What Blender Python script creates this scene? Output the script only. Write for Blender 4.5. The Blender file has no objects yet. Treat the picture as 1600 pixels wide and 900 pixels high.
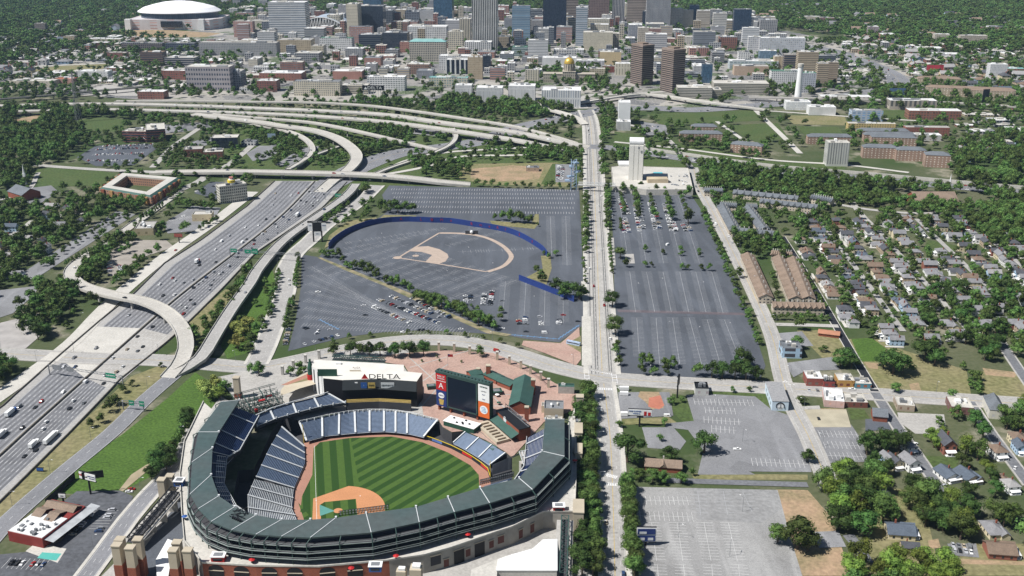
import bpy,math,random
import numpy as np
from mathutils import Vector
from math import sin,cos,pi,radians as R,atan2,hypot
rnd=random.Random(7)
S=bpy.context.scene
COL=S.collection
# camera model (metres, camera over the origin)
F,YH,H=1625.0,-152.0,342.0
PIT=math.atan((450-YH)/F);CP,SP=cos(PIT),sin(PIT)
HD=0.0637
NX,NY=sin(HD),cos(HD);EX,EY=cos(HD),-sin(HD)
def G(px,py,z=0.0):
 a=(py-450)/F
 dx=(px-800)/F;dy=CP-a*SP;dz=-SP-a*CP
 t=(H-z)/-dz
 return(dx*t,dy*t)
def HT(py,Y):
 a=(450-py)/F
 return H-Y*(SP-a*CP)/(CP+a*SP)
def SCR(x,y,z=0.0):
 q=H-z;d=y*CP+q*SP
 return(800+F*x/d,450-F*(y*SP-q*CP)/d)
def W(u,v):
 return(u*EX+v*NX,u*EY+v*NY)
cam=bpy.data.cameras.new('camera');camo=bpy.data.objects.new('camera',cam);COL.objects.link(camo)
camo.location=(0,0,H);camo.rotation_euler=(pi/2-PIT,0,0)
cam.sensor_width=36;cam.lens=36*F/1600;cam.clip_start=1;cam.clip_end=60000
S.camera=camo
# materials
MATS={}
def _new(name):
 m=bpy.data.materials.new(name);m.use_nodes=True
 n=m.node_tree;n.nodes.clear()
 o=n.nodes.new('ShaderNodeOutputMaterial');b=n.nodes.new('ShaderNodeBsdfPrincipled')
 n.links.new(b.outputs[0],o.inputs[0]);return m,n,b
def rgb(c):return(c[0],c[1],c[2],1)
def mixc(n,fac,a,b,mode='MIX'):
 m=n.nodes.new('ShaderNodeMix');m.data_type='RGBA';m.blend_type=mode
 for s,v in((m.inputs[0],fac),(m.inputs[6],a),(m.inputs[7],b)):
  if hasattr(v,'links'):n.links.new(v,s)
  elif isinstance(v,(int,float)):s.default_value=v
  else:s.default_value=rgb(v)
 return m.outputs[2]
def math_(n,op,a,b=0.0,c=None):
 m=n.nodes.new('ShaderNodeMath');m.operation=op
 for s,v in zip(m.inputs,(a,b,c)):
  if v is None:continue
  if hasattr(v,'links'):n.links.new(v,s)
  else:s.default_value=v
 return m.outputs[0]
def noise(n,scale,detail=3,coord='pos',dist=0.0,sc3=None):
 if coord=='pos':v=n.nodes.new('ShaderNodeNewGeometry').outputs['Position']
 else:v=n.nodes.new('ShaderNodeTexCoord').outputs['Object']
 if sc3:
  mp=n.nodes.new('ShaderNodeMapping');n.links.new(v,mp.inputs[0]);mp.inputs['Scale'].default_value=sc3;v=mp.outputs[0]
 t=n.nodes.new('ShaderNodeTexNoise');t.inputs['Scale'].default_value=scale
 t.inputs['Detail'].default_value=detail;t.inputs['Distortion'].default_value=dist
 n.links.new(v,t.inputs['Vector']);return t.outputs['Fac']
def ramp(n,v,lo,hi):
 m=n.nodes.new('ShaderNodeMapRange');n.links.new(v,m.inputs[0])
 m.inputs[1].default_value=lo;m.inputs[2].default_value=hi;return m.outputs[0]
def mat(name,c,rough=.8,var=.25,scale=.08,c2=None,metal=0,tint=False,fine=0.0,fscale=2.0,coord='pos',spec=.3):
 """plain surface with two scales of natural variation"""
 if name in MATS:return MATS[name]
 m,n,b=_new(name)
 c2=c2 or tuple(x*(1-var)for x in c)
 col=mixc(n,ramp(n,noise(n,scale,4,coord),.35,.65),c,c2)
 if fine:col=mixc(n,fine,col,mixc(n,ramp(n,noise(n,fscale,3,coord),.3,.7),tuple(x*.45 for x in c),tuple(min(1,x*1.5)for x in c)))
 if tint:
  oi=n.nodes.new('ShaderNodeObjectInfo');col=mixc(n,1.0,col,oi.outputs['Color'],'MULTIPLY')
 n.links.new(col,b.inputs['Base Color']);b.inputs['Roughness'].default_value=rough
 b.inputs['Metallic'].default_value=metal;b.inputs['Specular IOR Level'].default_value=spec
 MATS[name]=m;return m
def facade(wall,win,sx=3.5,sy=3.6,fx=.6,fy=.55,glossy=.35):
 """regular openings set in a wall; u,v in metres"""
 key='facade_%s_%s_%s'%(tuple(wall),tuple(win),(sx,sy,fx,fy))
 if key in MATS:return MATS[key]
 m,n,b=_new('facade')
 uv=n.nodes.new('ShaderNodeUVMap');mp=n.nodes.new('ShaderNodeMapping');n.links.new(uv.outputs[0],mp.inputs[0])
 ku,kv=.1/(sx*(1-fx)),.1/(sy*(1-fy));mp.inputs['Scale'].default_value=(ku,kv,1)
 t=n.nodes.new('ShaderNodeTexBrick');t.offset=0;t.squash=1
 n.links.new(mp.outputs[0],t.inputs['Vector'])
 for k,v in(('Scale',1),('Mortar Size',.05),('Mortar Smooth',0),('Brick Width',sx*ku),('Row Height',sy*kv)):t.inputs[k].default_value=v
 t.inputs['Color1'].default_value=rgb(win);t.inputs['Color2'].default_value=rgb([min(1,x*1.9+.012)for x in win])
 w=mixc(n,ramp(n,noise(n,.05,3),.3,.7),wall,[x*.82 for x in wall])
 st=noise(n,.6,3,'pos',0,(1,1,.08));w=mixc(n,math_(n,'MULTIPLY',ramp(n,st,.5,.75),.3),w,[x*.6 for x in wall])
 n.links.new(w,t.inputs['Mortar']);n.links.new(t.outputs['Color'],b.inputs['Base Color'])
 r=math_(n,'MULTIPLY_ADD',t.outputs['Fac'],.7,.12);n.links.new(r,b.inputs['Roughness'])
 bp=n.nodes.new('ShaderNodeBump');bp.inputs['Distance'].default_value=.5;bp.inputs['Strength'].default_value=.6
 n.links.new(t.outputs['Fac'],bp.inputs['Height']);n.links.new(bp.outputs[0],b.inputs['Normal'])
 MATS[key]=m;return m
# mesh builder
class MB:
 def __init__(s):s.v=[];s.f=[];s.m=[];s.uv=[]
 def poly(s,pts,mi=0,uv=None):
  b=len(s.v);s.v+=[tuple(p)for p in pts];s.f.append(tuple(range(b,b+len(pts))));s.m.append(mi)
  s.uv+=uv or[(p[0],p[1])for p in pts]
 def wall(s,a,b,z0,z1,mi=0,u0=0.0):
  L=hypot(b[0]-a[0],b[1]-a[1])
  s.poly([(a[0],a[1],z0),(b[0],b[1],z0),(b[0],b[1],z1),(a[0],a[1],z1)],mi,[(u0,z0),(u0+L,z0),(u0+L,z1),(u0,z1)])
 def prism(s,pts,z0,z1,mi=0,top=None,bottom=True):
  pts=ccw(pts);n=len(pts)
  for i in range(n):s.wall(pts[i],pts[(i+1)%n],z0,z1,mi)
  s.poly([(p[0],p[1],z1)for p in pts],mi if top is None else top)
  if bottom:s.poly([(p[0],p[1],z0)for p in reversed(pts)],mi)
 def box(s,cx,cy,z0,sx,sy,sz,a=0.0,mi=0,top=None):
  s.prism(rect(cx,cy,sx,sy,a),z0,z0+sz,mi,top)
 def beam(s,p,q,w,h=None,mi=0):
  h=h or w;p=Vector(p);q=Vector(q);d=(q-p)
  if d.length<1e-6:return
  d.normalize();up=Vector((0,0,1))if abs(d.z)<.95 else Vector((0,1,0))
  r=d.cross(up).normalized();u=r.cross(d)
  c=[r*(w/2)+u*(h/2),r*(-w/2)+u*(h/2),r*(-w/2)-u*(h/2),r*(w/2)-u*(h/2)]
  A=[p+k for k in c];B=[q+k for k in c]
  for i in range(4):j=(i+1)%4;s.poly([A[i],A[j],B[j],B[i]],mi)
  s.poly(A[::-1],mi);s.poly(B,mi)
 def cyl(s,cx,cy,z0,z1,r0,r1=None,n=10,mi=0,cap=True):
  r1=r0 if r1 is None else r1
  A=[(cx+r0*cos(2*pi*i/n),cy+r0*sin(2*pi*i/n))for i in range(n)]
  B=[(cx+r1*cos(2*pi*i/n),cy+r1*sin(2*pi*i/n))for i in range(n)]
  for i in range(n):
   j=(i+1)%n;s.poly([(*A[i],z0),(*A[j],z0),(*B[j],z1),(*B[i],z1)],mi)
  if cap and r1>0:s.poly([(*p,z1)for p in B],mi)
 def build(s,name,mats,parent=None,o=(0,0,0),a=None):
  if not s.f:return None
  me=bpy.data.meshes.new(name)
  v=np.array(s.v,dtype=float)-np.array(o,dtype=float)
  me.from_pydata([tuple(x)for x in v],[],s.f)
  mats=mats if isinstance(mats,(list,tuple))else[mats]
  for m in mats:me.materials.append(m)
  if len(mats)>1:me.polygons.foreach_set('material_index',s.m)
  ul=me.uv_layers.new(name='UVMap');ul.data.foreach_set('uv',np.array(s.uv,dtype=np.float32).ravel())
  ob=bpy.data.objects.new(name,me);COL.objects.link(ob)
  if parent:ob.parent=parent
  else:ob.location=o
  return ob
def ccw(p):
 A=sum(p[i][0]*p[(i+1)%len(p)][1]-p[(i+1)%len(p)][0]*p[i][1]for i in range(len(p)))
 return list(p)if A>0 else list(p)[::-1]
def rect(cx,cy,sx,sy,a=0.0):
 c,s_=cos(a),sin(a)
 return[(cx+x*c-y*s_,cy+x*s_+y*c)for x,y in((-sx/2,-sy/2),(sx/2,-sy/2),(sx/2,sy/2),(-sx/2,sy/2))]
def empty(name,x=0,y=0,z=0,a=0):
 o=bpy.data.objects.new(name,None);COL.objects.link(o);o.location=(x,y,z);o.rotation_euler=(0,0,a);o.empty_display_size=1
 return o
AUTO=[]
def tag(o,label,cat,group=None,kind=None):
 if label:o['label']=label
 if cat:o['category']=cat
 if group:o['group']=group
 if kind:o['kind']=kind
 return o
def auto(o,desc,cat,group,xy=None):
 """label finished later by its rank among look-alikes: desc holds '{}' where the rank phrase goes"""
 o['category']=cat;o['group']=group;AUTO.append((o,desc,xy or(o.location.x,o.location.y)));return o
def struct(o,label=None):o['kind']='structure';return o
# occupancy (keeps scattered trees off roads and roofs)
CS=3.0;OX,OY=-2700.0,250.0;ON=(1800,2100)
OCC=np.zeros(ON,dtype=bool)
def occ(pts,grow=0.0,val=True):
 pts=np.array([(p[0],p[1])for p in pts])
 lo=np.floor((pts.min(0)-grow-(OX,OY))/CS).astype(int);hi=np.ceil((pts.max(0)+grow-(OX,OY))/CS).astype(int)+1
 lo=np.clip(lo,0,ON);hi=np.clip(hi,0,ON)
 if(hi<=lo).any():return
 gx,gy=np.meshgrid(np.arange(lo[0],hi[0]),np.arange(lo[1],hi[1]),indexing='ij')
 x=OX+(gx+.5)*CS;y=OY+(gy+.5)*CS
 ins=inpoly(x,y,pts)
 OCC[lo[0]:hi[0],lo[1]:hi[1]][ins]=val
def inpoly(x,y,pts):
 ins=np.zeros(np.shape(x),dtype=bool);n=len(pts)
 for i in range(n):
  x1,y1=pts[i][0],pts[i][1];x2,y2=pts[(i+1)%n][0],pts[(i+1)%n][1]
  if y1==y2:continue
  c=((y1>y)!=(y2>y))&(x<(x2-x1)*(y-y1)/(y2-y1)+x1)
  ins^=c
 return ins
def isocc(x,y):
 i,j=int((x-OX)/CS),int((y-OY)/CS)
 return 0<=i<ON[0]and 0<=j<ON[1]and bool(OCC[i,j])
def GP(pp,z=0.0):return[G(p[0],p[1],z)for p in pp]
# ground sheets and ribbons
LAY=[0]
def sheet(name,px,m,z=None,occu=False,world=False,parent=None,kind='structure',label=None):
 pts=px if world else GP(px)
 if z is None:LAY[0]+=1;z=.02+.004*LAY[0]
 from mathutils.geometry import tessellate_polygon
 pts=ccw(pts);tri=tessellate_polygon([[Vector((p[0],p[1],0))for p in pts]])
 me=bpy.data.meshes.new(name);c=(sum(p[0]for p in pts)/len(pts),sum(p[1]for p in pts)/len(pts))
 fs=[]
 for t in tri:
  A,B,C_=(pts[i]for i in t)
  fs.append(t if(B[0]-A[0])*(C_[1]-A[1])-(C_[0]-A[0])*(B[1]-A[1])>0 else t[::-1])
 me.from_pydata([(p[0]-c[0],p[1]-c[1],0)for p in pts],[],fs)
 me.materials.append(m);o=bpy.data.objects.new(name,me);COL.objects.link(o);o.location=(c[0],c[1],z)
 if parent:o.parent=parent
 if kind:o['kind']=kind
 if label:o['label']=label
 if occu:occ(pts)
 return o
def smooth(p,step=12.0):
 """Catmull-Rom through points (x,y,z...)"""
 p=[np.array(q,float)for q in p];out=[]
 q=[2*p[0]-p[1]]+p+[2*p[-1]-p[-2]]
 for i in range(1,len(q)-2):
  d=np.linalg.norm(q[i+1][:2]-q[i][:2]);n=max(1,int(d/step))
  for k in range(n):
   t=k/n
   out.append(.5*((2*q[i])+(-q[i-1]+q[i+1])*t+(2*q[i-1]-5*q[i]+4*q[i+1]-q[i+2])*t**2+(-q[i-1]+3*q[i]-3*q[i+1]+q[i+2])*t**3))
 out.append(p[-1]);return out
def normals(c):
 r=[]
 for i in range(len(c)):
  a=c[max(0,i-1)];b=c[min(len(c)-1,i+1)];d=(b-a)[:2];d=d/(np.linalg.norm(d)+1e-9);r.append(np.array((-d[1],d[0])))
 return r
def strip(mb,c,nr,o0,o1,dz=0.0,mi=0):
 for i in range(len(c)-1):
  a0=c[i][:2]+nr[i]*o0;a1=c[i][:2]+nr[i]*o1;b0=c[i+1][:2]+nr[i+1]*o0;b1=c[i+1][:2]+nr[i+1]*o1
  za,zb=c[i][2]+dz,c[i+1][2]+dz
  mb.poly([(*a1,za),(*a0,za),(*b0,zb),(*b1,zb)],mi)
def dashes(mb,c,nr,off,w,L,gap,dz,mi=0,solid=False):
 acc=0.0
 for i in range(len(c)-1):
  d=np.linalg.norm((c[i+1]-c[i])[:2])
  if solid:
   strip(mb,c[i:i+2],nr[i:i+2],off-w/2,off+w/2,dz,mi);continue
  s=-acc
  while s<d:
   a,b=max(0,s),min(d,s+L)
   if b>a:
    seg=[c[i]+(c[i+1]-c[i])*(a/d),c[i]+(c[i+1]-c[i])*(b/d)]
    strip(mb,seg,[nr[i],nr[i]],off-w/2,off+w/2,dz,mi)
   s+=L+gap
  acc=(acc+d)%(L+gap)
ROADS={}
def road(name,pp,width,m,lanes=2,z=None,verge=2.0,mk=None,walk=None,wm=None,centre='yellow',key=None,occu=True,markings=True):
 LAY[0]+=1;zz=.02+.004*LAY[0]if z is None else z
 c=smooth([(*G(*p[:2]),zz)for p in pp]);nr=normals(c)
 o=None
 mb=MB();strip(mb,c,nr,-width/2,width/2);o=mb.build(name,m);struct(o)
 if walk:
  for s in(-1,1):
   w_=MB();a,b=sorted((s*width/2,s*(width/2+walk)))
   strip(w_,c,nr,a,b,.13);e=s*width/2
   for i in range(len(c)-1):
    for e in(a,b):
     p,q=c[i][:2]+nr[i]*e,c[i+1][:2]+nr[i+1]*e
     w_.wall(p,q,0,zz+.13)
   struct(w_.build('pavement',wm or M_CONC,o))
 if markings:
  mm=MB();lw=width/lanes
  for k in range(1,lanes):
   off=-width/2+k*lw
   if lanes%2==0 and k==lanes//2 and centre=='yellow':dashes(mm,c,nr,off,.3,1,0,.006,1,True)
   else:dashes(mm,c,nr,off,.22,3.5,8,.006,0)
  for s in(-1,1):dashes(mm,c,nr,s*(width/2-.5),.2,1,0,.006,0,True)
  struct(mm.build('road_markings',[M_PAINT,M_YEL],o))
 if occu:occ([tuple(c[i][:2]+nr[i]*(width/2+verge))for i in range(len(c))]+[tuple(c[i][:2]-nr[i]*(width/2+verge))for i in reversed(range(len(c)))])
 ROADS[key or name]=(c,nr,width);return o
def deck(name,pp,width,label,m,lanes=2,pier=45,thick=1.6,cat='flyover',key=None,piers=True,group=None,amark=True):
 """elevated road: pp = (px,py,z of the deck). slab, parapets and piers as parts of one thing"""
 c=smooth([(*G(p[0],p[1],p[2]),p[2])for p in pp]);nr=normals(c);o0=c[len(c)//2]
 root=empty(name,o0[0],o0[1],0);O=(o0[0],o0[1],0)
 mb=MB();strip(mb,c,nr,-width/2,width/2)
 for i in range(len(c)-1):
  for s in(-1,1):
   a=c[i][:2]+nr[i]*s*width/2;b=c[i+1][:2]+nr[i+1]*s*width/2
   q=[(*a,c[i][2]-thick),(*b,c[i+1][2]-thick),(*b,c[i+1][2]),(*a,c[i][2])]
   mb.poly(q)
  a,a2=c[i][:2]+nr[i]*width/2,c[i][:2]-nr[i]*width/2;b,b2=c[i+1][:2]+nr[i+1]*width/2,c[i+1][:2]-nr[i+1]*width/2
  mb.poly([(*a,c[i][2]-thick),(*a2,c[i][2]-thick),(*b2,c[i+1][2]-thick),(*b,c[i+1][2]-thick)])
 mb.build('deck',m,root,O)
 for s in(-1,1):
  pb=MB()
  for i in range(len(c)-1):
   for e in(0.05,.35):
    a=c[i][:2]+nr[i]*s*(width/2-e);b=c[i+1][:2]+nr[i+1]*s*(width/2-e)
    pb.poly([(*a,c[i][2]-.02),(*b,c[i+1][2]-.02),(*b,c[i+1][2]+1.0),(*a,c[i][2]+1.0)])
   strip(pb,c[i:i+2],nr[i:i+2],s*(width/2-.05),s*(width/2-.35),1.0)
  pb.build('parapet',M_CONC_L,root,O)
 if amark:
  mm=MB()
  for k in range(1,lanes):dashes(mm,c,nr,-width/2+1.5+k*(width-3)/lanes,.22,3.5,8,.03)
  for s in(-1,1):dashes(mm,c,nr,s*(width/2-1.6),.2,1,0,.03,0,True)
  mm.build('lane_markings',M_PAINT,root,O)
 if piers:
  acc=pier*.5
  for i in range(len(c)-1):
   acc+=np.linalg.norm((c[i+1]-c[i])[:2])
   if acc>pier and c[i][2]>4.2:
    acc=0;pm=MB();a=atan2(nr[i][1],nr[i][0]);zt=c[i][2]-thick
    pm.box(c[i][0],c[i][1],zt-1.4,width*.8,1.6,1.4,a)
    for t in((-.25,.25)if width>12 else(0,)):
     pm.box(c[i][0]+nr[i][0]*width*t,c[i][1]+nr[i][1]*width*t,-.5,1.8,1.6,zt-.9,a)
    pm.build('pier',M_CONC,root,O)
 tag(root,label,cat,group)
 occ([tuple(c[i][:2]+nr[i]*(width/2+1))for i in range(len(c))]+[tuple(c[i][:2]-nr[i]*(width/2+1))for i in reversed(range(len(c)))])
 ROADS[key or name]=(c,nr,width);return root
def asph(name,c,wear=.5,sc=1.0):
 m,n,b=_new(name);lo,hi=tuple(x*.62 for x in c),tuple(min(1,x*1.5)for x in c)
 col=mixc(n,ramp(n,noise(n,.012*sc,5,'pos',.6),.36,.64),lo,c)
 v=n.nodes.new('ShaderNodeTexVoronoi');v.inputs['Scale'].default_value=.028*sc;n.links.new(n.nodes.new('ShaderNodeNewGeometry').outputs['Position'],v.inputs['Vector'])
 bw=n.nodes.new('ShaderNodeRGBToBW');n.links.new(v.outputs['Color'],bw.inputs[0])
 col=mixc(n,math_(n,'MULTIPLY',ramp(n,bw.outputs[0],.55,.6),.3*wear),col,hi)
 col=mixc(n,math_(n,'MULTIPLY',ramp(n,noise(n,.05,6,'pos',1.5,(1,.12,1)),.5,.72),wear),col,hi)
 col=mixc(n,math_(n,'MULTIPLY',ramp(n,noise(n,.35,5),.56,.68),.5*wear),col,lo)
 col=mixc(n,.35,col,mixc(n,ramp(n,noise(n,1.3,3),.3,.7),lo,hi))
 n.links.new(col,b.inputs['Base Color']);b.inputs['Roughness'].default_value=.85;b.inputs['Specular IOR Level'].default_value=.25;MATS[name]=m;return m
M_ASPH=mat('asphalt',(.165,.17,.18),.85,.25,.03,fine=.35,fscale=.5)
M_LOT=asph('lot_asphalt',(.088,.097,.112),.7)
M_OLDLOT=asph('worn_asphalt',(.205,.207,.212),.9,1.6)
M_FREE=asph('freeway_asphalt',(.205,.208,.218),.4)
M_CONC=mat('concrete',(.40,.385,.355),.85,.2,.05,fine=.25,fscale=.6)
M_CONC_L=mat('pale_concrete',(.52,.50,.45),.85,.18,.06,fine=.2,fscale=.7)
M_DECK=mat('deck_concrete',(.46,.44,.395),.85,.15,.06,fine=.2,fscale=.6)
M_ROADC=mat('road_concrete',(.36,.35,.33),.85,.18,.04,fine=.25,fscale=.5)
M_NEWASPH=mat('new_asphalt',(.022,.024,.03),.7,.2,.1)
M_PAINT=mat('road_paint',(.62,.62,.6),.7,.3,.2)
M_YEL=mat('yellow_paint',(.55,.38,.08),.7,.3,.2)
M_GRASS=mat('lawn',(.058,.092,.025),.95,.3,.03,c2=(.10,.11,.04),fine=.7,fscale=.35)
M_DRY=mat('dry_grass',(.215,.19,.10),.95,.3,.03,c2=(.12,.14,.04),fine=.5,fscale=.3)
M_DIRT=mat('red_dirt',(.36,.25,.16),.95,.2,.06,c2=(.17,.16,.08),fine=.35,fscale=.4)
M_BRICKP=mat('brick_paving',(.36,.235,.19),.9,.15,.06,c2=(.43,.31,.25),fine=.35,fscale=.8)
M_WHITE=mat('white_paint',(.8,.8,.78),.6,.1,.1)
M_BLACK=mat('black_metal',(.015,.016,.018),.5,.2,.3)
M_STEELG=mat('green_steel',(.045,.085,.075),.5,.2,.2)
M_GREY=mat('grey_roof',(.2,.21,.22),.8,.25,.06,fine=.3,fscale=.5)
M_BRICK=mat('red_brick',(.26,.085,.05),.9,.2,.2,fine=.3,fscale=1.5)
M_GLASS=mat('dark_glass',(.012,.018,.026),.12,.2,.1,spec=.6)
# labels by rank from a landmark
ONES='first second third fourth fifth sixth seventh eighth ninth tenth eleventh twelfth thirteenth fourteenth fifteenth sixteenth seventeenth eighteenth nineteenth'.split()
TENS='twenty thirty forty fifty sixty seventy eighty ninety'.split()
def ordinal(n):
 if n<20:return ONES[n-1]
 if n>=100:return 'hundred-and-'+ordinal(n-100)if n>100 else 'hundredth'
 t,o=divmod(n,10)
 return(TENS[t-2][:-1]+'ieth')if o==0 else TENS[t-2]+'-'+ONES[o-1]
ANCH={'stadium':(520,700),'crossing':(942,590),'loop':(290,540),'dome':(282,45),'capitol':(889,115),'warehouse':(1215,630),'overpass':(480,285),'hotel':(992,290),'motel':(70,830),'church':(1450,305),'billboard':(800,690),'wall':(680,350),'office':(360,310),'apartments':(200,290),'chimney':(1245,160),'towers':(1050,140),'canal':(1300,510),'scoreboard':(495,375)}
ANAME={'stadium':'the ballpark','crossing':'the avenue crossing','loop':'the looping flyover','dome':'the white dome','capitol':'the gold-domed capitol','warehouse':'the clock warehouse','overpass':'the long overpass','hotel':'the white hotel tower','motel':'the red motel','church':'the brown-roofed church','billboard':'the ballpark','wall':'the blue wall','office':'the office with the yellow drum','apartments':'the courtyard apartments','chimney':'the white chimney','towers':'the twin brown towers','canal':'the black asphalt lane','scoreboard':'the parking scoreboard'}
def finish_labels():
 by={}
 for o,d,xy in AUTO:by.setdefault(d,[]).append((o,xy))
 for(desc,anc),L in by.items():
  ax,ay=G(*ANCH[anc]);L.sort(key=lambda t:hypot(t[1][0]-ax,t[1][1]-ay))
  for i,(o,_)in enumerate(L):
   o['label']=desc+(', %s from %s'%(ordinal(i+1),ANAME[anc])if len(L)>1 else ' near '+ANAME[anc])
   if len(o['label'].split())>16:o['label']=o['label'].replace('the ','')
# trees
def leafmat(name,c,c2):
 m,n,b=_new(name)
 oi=n.nodes.new('ShaderNodeObjectInfo')
 nz=ramp(n,noise(n,2.4,4,'obj'),.38,.62)
 col=mixc(n,nz,c,c2)
 hv=n.nodes.new('ShaderNodeHueSaturation');n.links.new(col,hv.inputs['Color'])
 n.links.new(math_(n,'MULTIPLY_ADD',oi.outputs['Random'],.05,.475),hv.inputs['Hue'])
 n.links.new(math_(n,'MULTIPLY_ADD',oi.outputs['Random'],1.0,.55),hv.inputs['Value'])
 col=mixc(n,1.0,hv.outputs[0],oi.outputs['Color'],'MULTIPLY')
 n.links.new(col,b.inputs['Base Color']);b.inputs['Roughness'].default_value=.75;b.inputs['Specular IOR Level'].default_value=.15
 return m
M_LEAF=leafmat('foliage',(.047,.084,.022),(.098,.152,.036))
M_BARK=mat('bark',(.12,.09,.065),.9,.3,1.5)
def crown_mesh(name,seed,lobes,quads,q,tall=1.0,core=.72,narrow=False):
 """unit crown: radius 1, centre z = 1*tall; leaf-sized faces spread over uneven lobes"""
 r_=np.random.default_rng(seed);V=[];Fc=[]
 L=[]
 for i in range(lobes):
  a=2*pi*(i+r_.uniform(-.3,.3))/max(1,lobes-2);rr=r_.uniform(.3,.62)if i<lobes-2 else r_.uniform(0,.25)
  z=r_.uniform(-.45,.45)if i<lobes-2 else r_.uniform(.3,.62)
  if narrow:rr*=.5;z=-.75+1.5*i/lobes
  L.append((rr*cos(a)*1.1,rr*sin(a),z*tall,r_.uniform(.24,.56)))
 per=quads//len(L)
 ico=[(0,0,1),(0,0,-1)]+[(.894*cos(k*1.2566),.894*sin(k*1.2566),.447)for k in range(5)]+[(.894*cos(k*1.2566+.628),.894*sin(k*1.2566+.628),-.447)for k in range(5)]
 icf=[(0,2+k,2+(k+1)%5)for k in range(5)]+[(1,7+(k+1)%5,7+k)for k in range(5)]+[(2+k,7+k,2+(k+1)%5)for k in range(5)]+[(2+(k+1)%5,7+k,7+(k+1)%5)for k in range(5)]
 for cx,cy,cz,lr in L:
  b=len(V)
  for p in ico:
   j=core*lr*r_.uniform(.8,1.12);V.append((cx+p[0]*j,cy+p[1]*j,cz+p[2]*j))
  Fc+=[tuple(b+k for k in f)for f in icf]
  n=0
  while n<per:
   d=r_.normal(size=3);d/=np.linalg.norm(d)
   if d[2]<-.5 and r_.random()<.6:continue
   p=np.array((cx,cy,cz))+d*lr*r_.uniform(.82,1.1);n+=1
   if any((p[0]-l[0])**2+(p[1]-l[1])**2+(p[2]-l[2])**2<(l[3]*.7)**2 for l in L):continue
   nn=d+r_.normal(size=3)*.45;nn/=np.linalg.norm(nn)
   t=np.cross(nn,(0,0,1))+1e-6;t/=np.linalg.norm(t);u=np.cross(nn,t);s=q*r_.uniform(.6,1.35)
   b=len(V);k=r_.uniform(.5,1)
   V+=[tuple(p+t*s),tuple(p+u*s*k),tuple(p-t*s*.9),tuple(p-u*s*k*.8+nn*s*.3)]
   Fc.append((b,b+1,b+2,b+3))
 me=bpy.data.meshes.new(name);me.from_pydata([(x,y,z+.1)for x,y,z in V],[],Fc);me.materials.append(M_LEAF);return me
CROWN_N=[crown_mesh('crown',10+i,9+i%3,1500,.062)for i in range(5)]
CROWN_M=[crown_mesh('crown',30+i,7+i%3,420,.10)for i in range(5)]
CROWN_F=[crown_mesh('crown',50+i,6,80,.2)for i in range(4)]
CROWN_C=[crown_mesh('crown',70+i,7,420,.10,1.5,narrow=True)for i in range(2)]
def trunk_mesh(seed):
 r_=random.Random(seed);mb=MB();mb.cyl(0,0,0,1.0,.10,.06,7)
 for k in range(5):
  a=k*1.3+r_.random();x,y=cos(a),sin(a);p=(0,0,.75+.08*k);q=(x*.55,y*.55,1.35+r_.random()*.3)
  mb.beam(p,q,.05)
 o=mb.build('trunk',M_BARK);me=o.data;bpy.data.objects.remove(o);return me
TRUNKS=[trunk_mesh(3),trunk_mesh(4)]
TREES_I=[0];STUFF_T=[];IND_MAX=298
HUES={'dark green':(.62,.72,.7,1),'green':(1,1,1,1),'light green':(1.55,1.35,1.0,1),'olive':(2.6,1.75,1.9,1),'bluish green':(.7,.95,1.1,1)}
TREEQ=[]
def tree(x,y,r,h=None,zone=('tree beside the road','stadium'),hue=None,conic=False,z=0.0,grp=None):
 """queued; the nearest few hundred become things of their own, the rest one stand of trees"""
 TREEQ.append((x,y,r,h or r*rnd.uniform(1.75,2.3),zone,hue,conic,z,grp))
def real_tree(x,y,r,h,zone,hue,conic,z,grp):
 hue=hue or rnd.choices(('dark green','green','light green'),(3,4,2.6))[0]
 root=empty('small_tree' if r<2.6 else 'tree',x,y,z,rnd.uniform(0,6.28))
 near=hypot(x,y)<900;pool=CROWN_C if conic else(CROWN_N if near and r>2.5 else CROWN_M)
 c=bpy.data.objects.new('crown',rnd.choice(pool));COL.objects.link(c);c.parent=root
 ch=h*.86;c.scale=(r,r*rnd.uniform(.85,1.1),ch/(3.2 if conic else 2.0));c.location=(0,0,h-ch*.52);c.color=HUES[hue]
 t=bpy.data.objects.new('trunk',rnd.choice(TRUNKS));COL.objects.link(t);t.parent=root;t.scale=(r*.75,r*.75,h*.5)
 auto(root,('%s %s'%(hue,zone[0]),zone[1]),'tree',grp or 'trees '+zone[0].replace('tree ',''),(x,y))
def finish_trees():
 vis=[]
 for t in TREEQ:
  sx,sy=SCR(t[0],t[1],t[3]*.5)
  vis.append((t[2]*t[3]/(t[0]**2+t[1]**2+H*H)if-8<sx<1608 and-8<sy<905 else-1,t))
 vis.sort(key=lambda k:-k[0])
 for k,(s,t)in enumerate(vis):
  if k<IND_MAX and s>0:real_tree(*t)
  else:STUFF_T.append(t)
 scatter('woodland',[(t[0],t[1],t[7],t[2],t[3],2)for t in STUFF_T if t[1]<2100],CROWN_M,'dense green trees standing between the roads, lots and houses')
 scatter('distant_forest',[(t[0],t[1],t[7],t[2],t[3],2)for t in STUFF_T if t[1]>=2100],CROWN_F,'far dark green forest canopy beyond the downtown towers')
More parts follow.
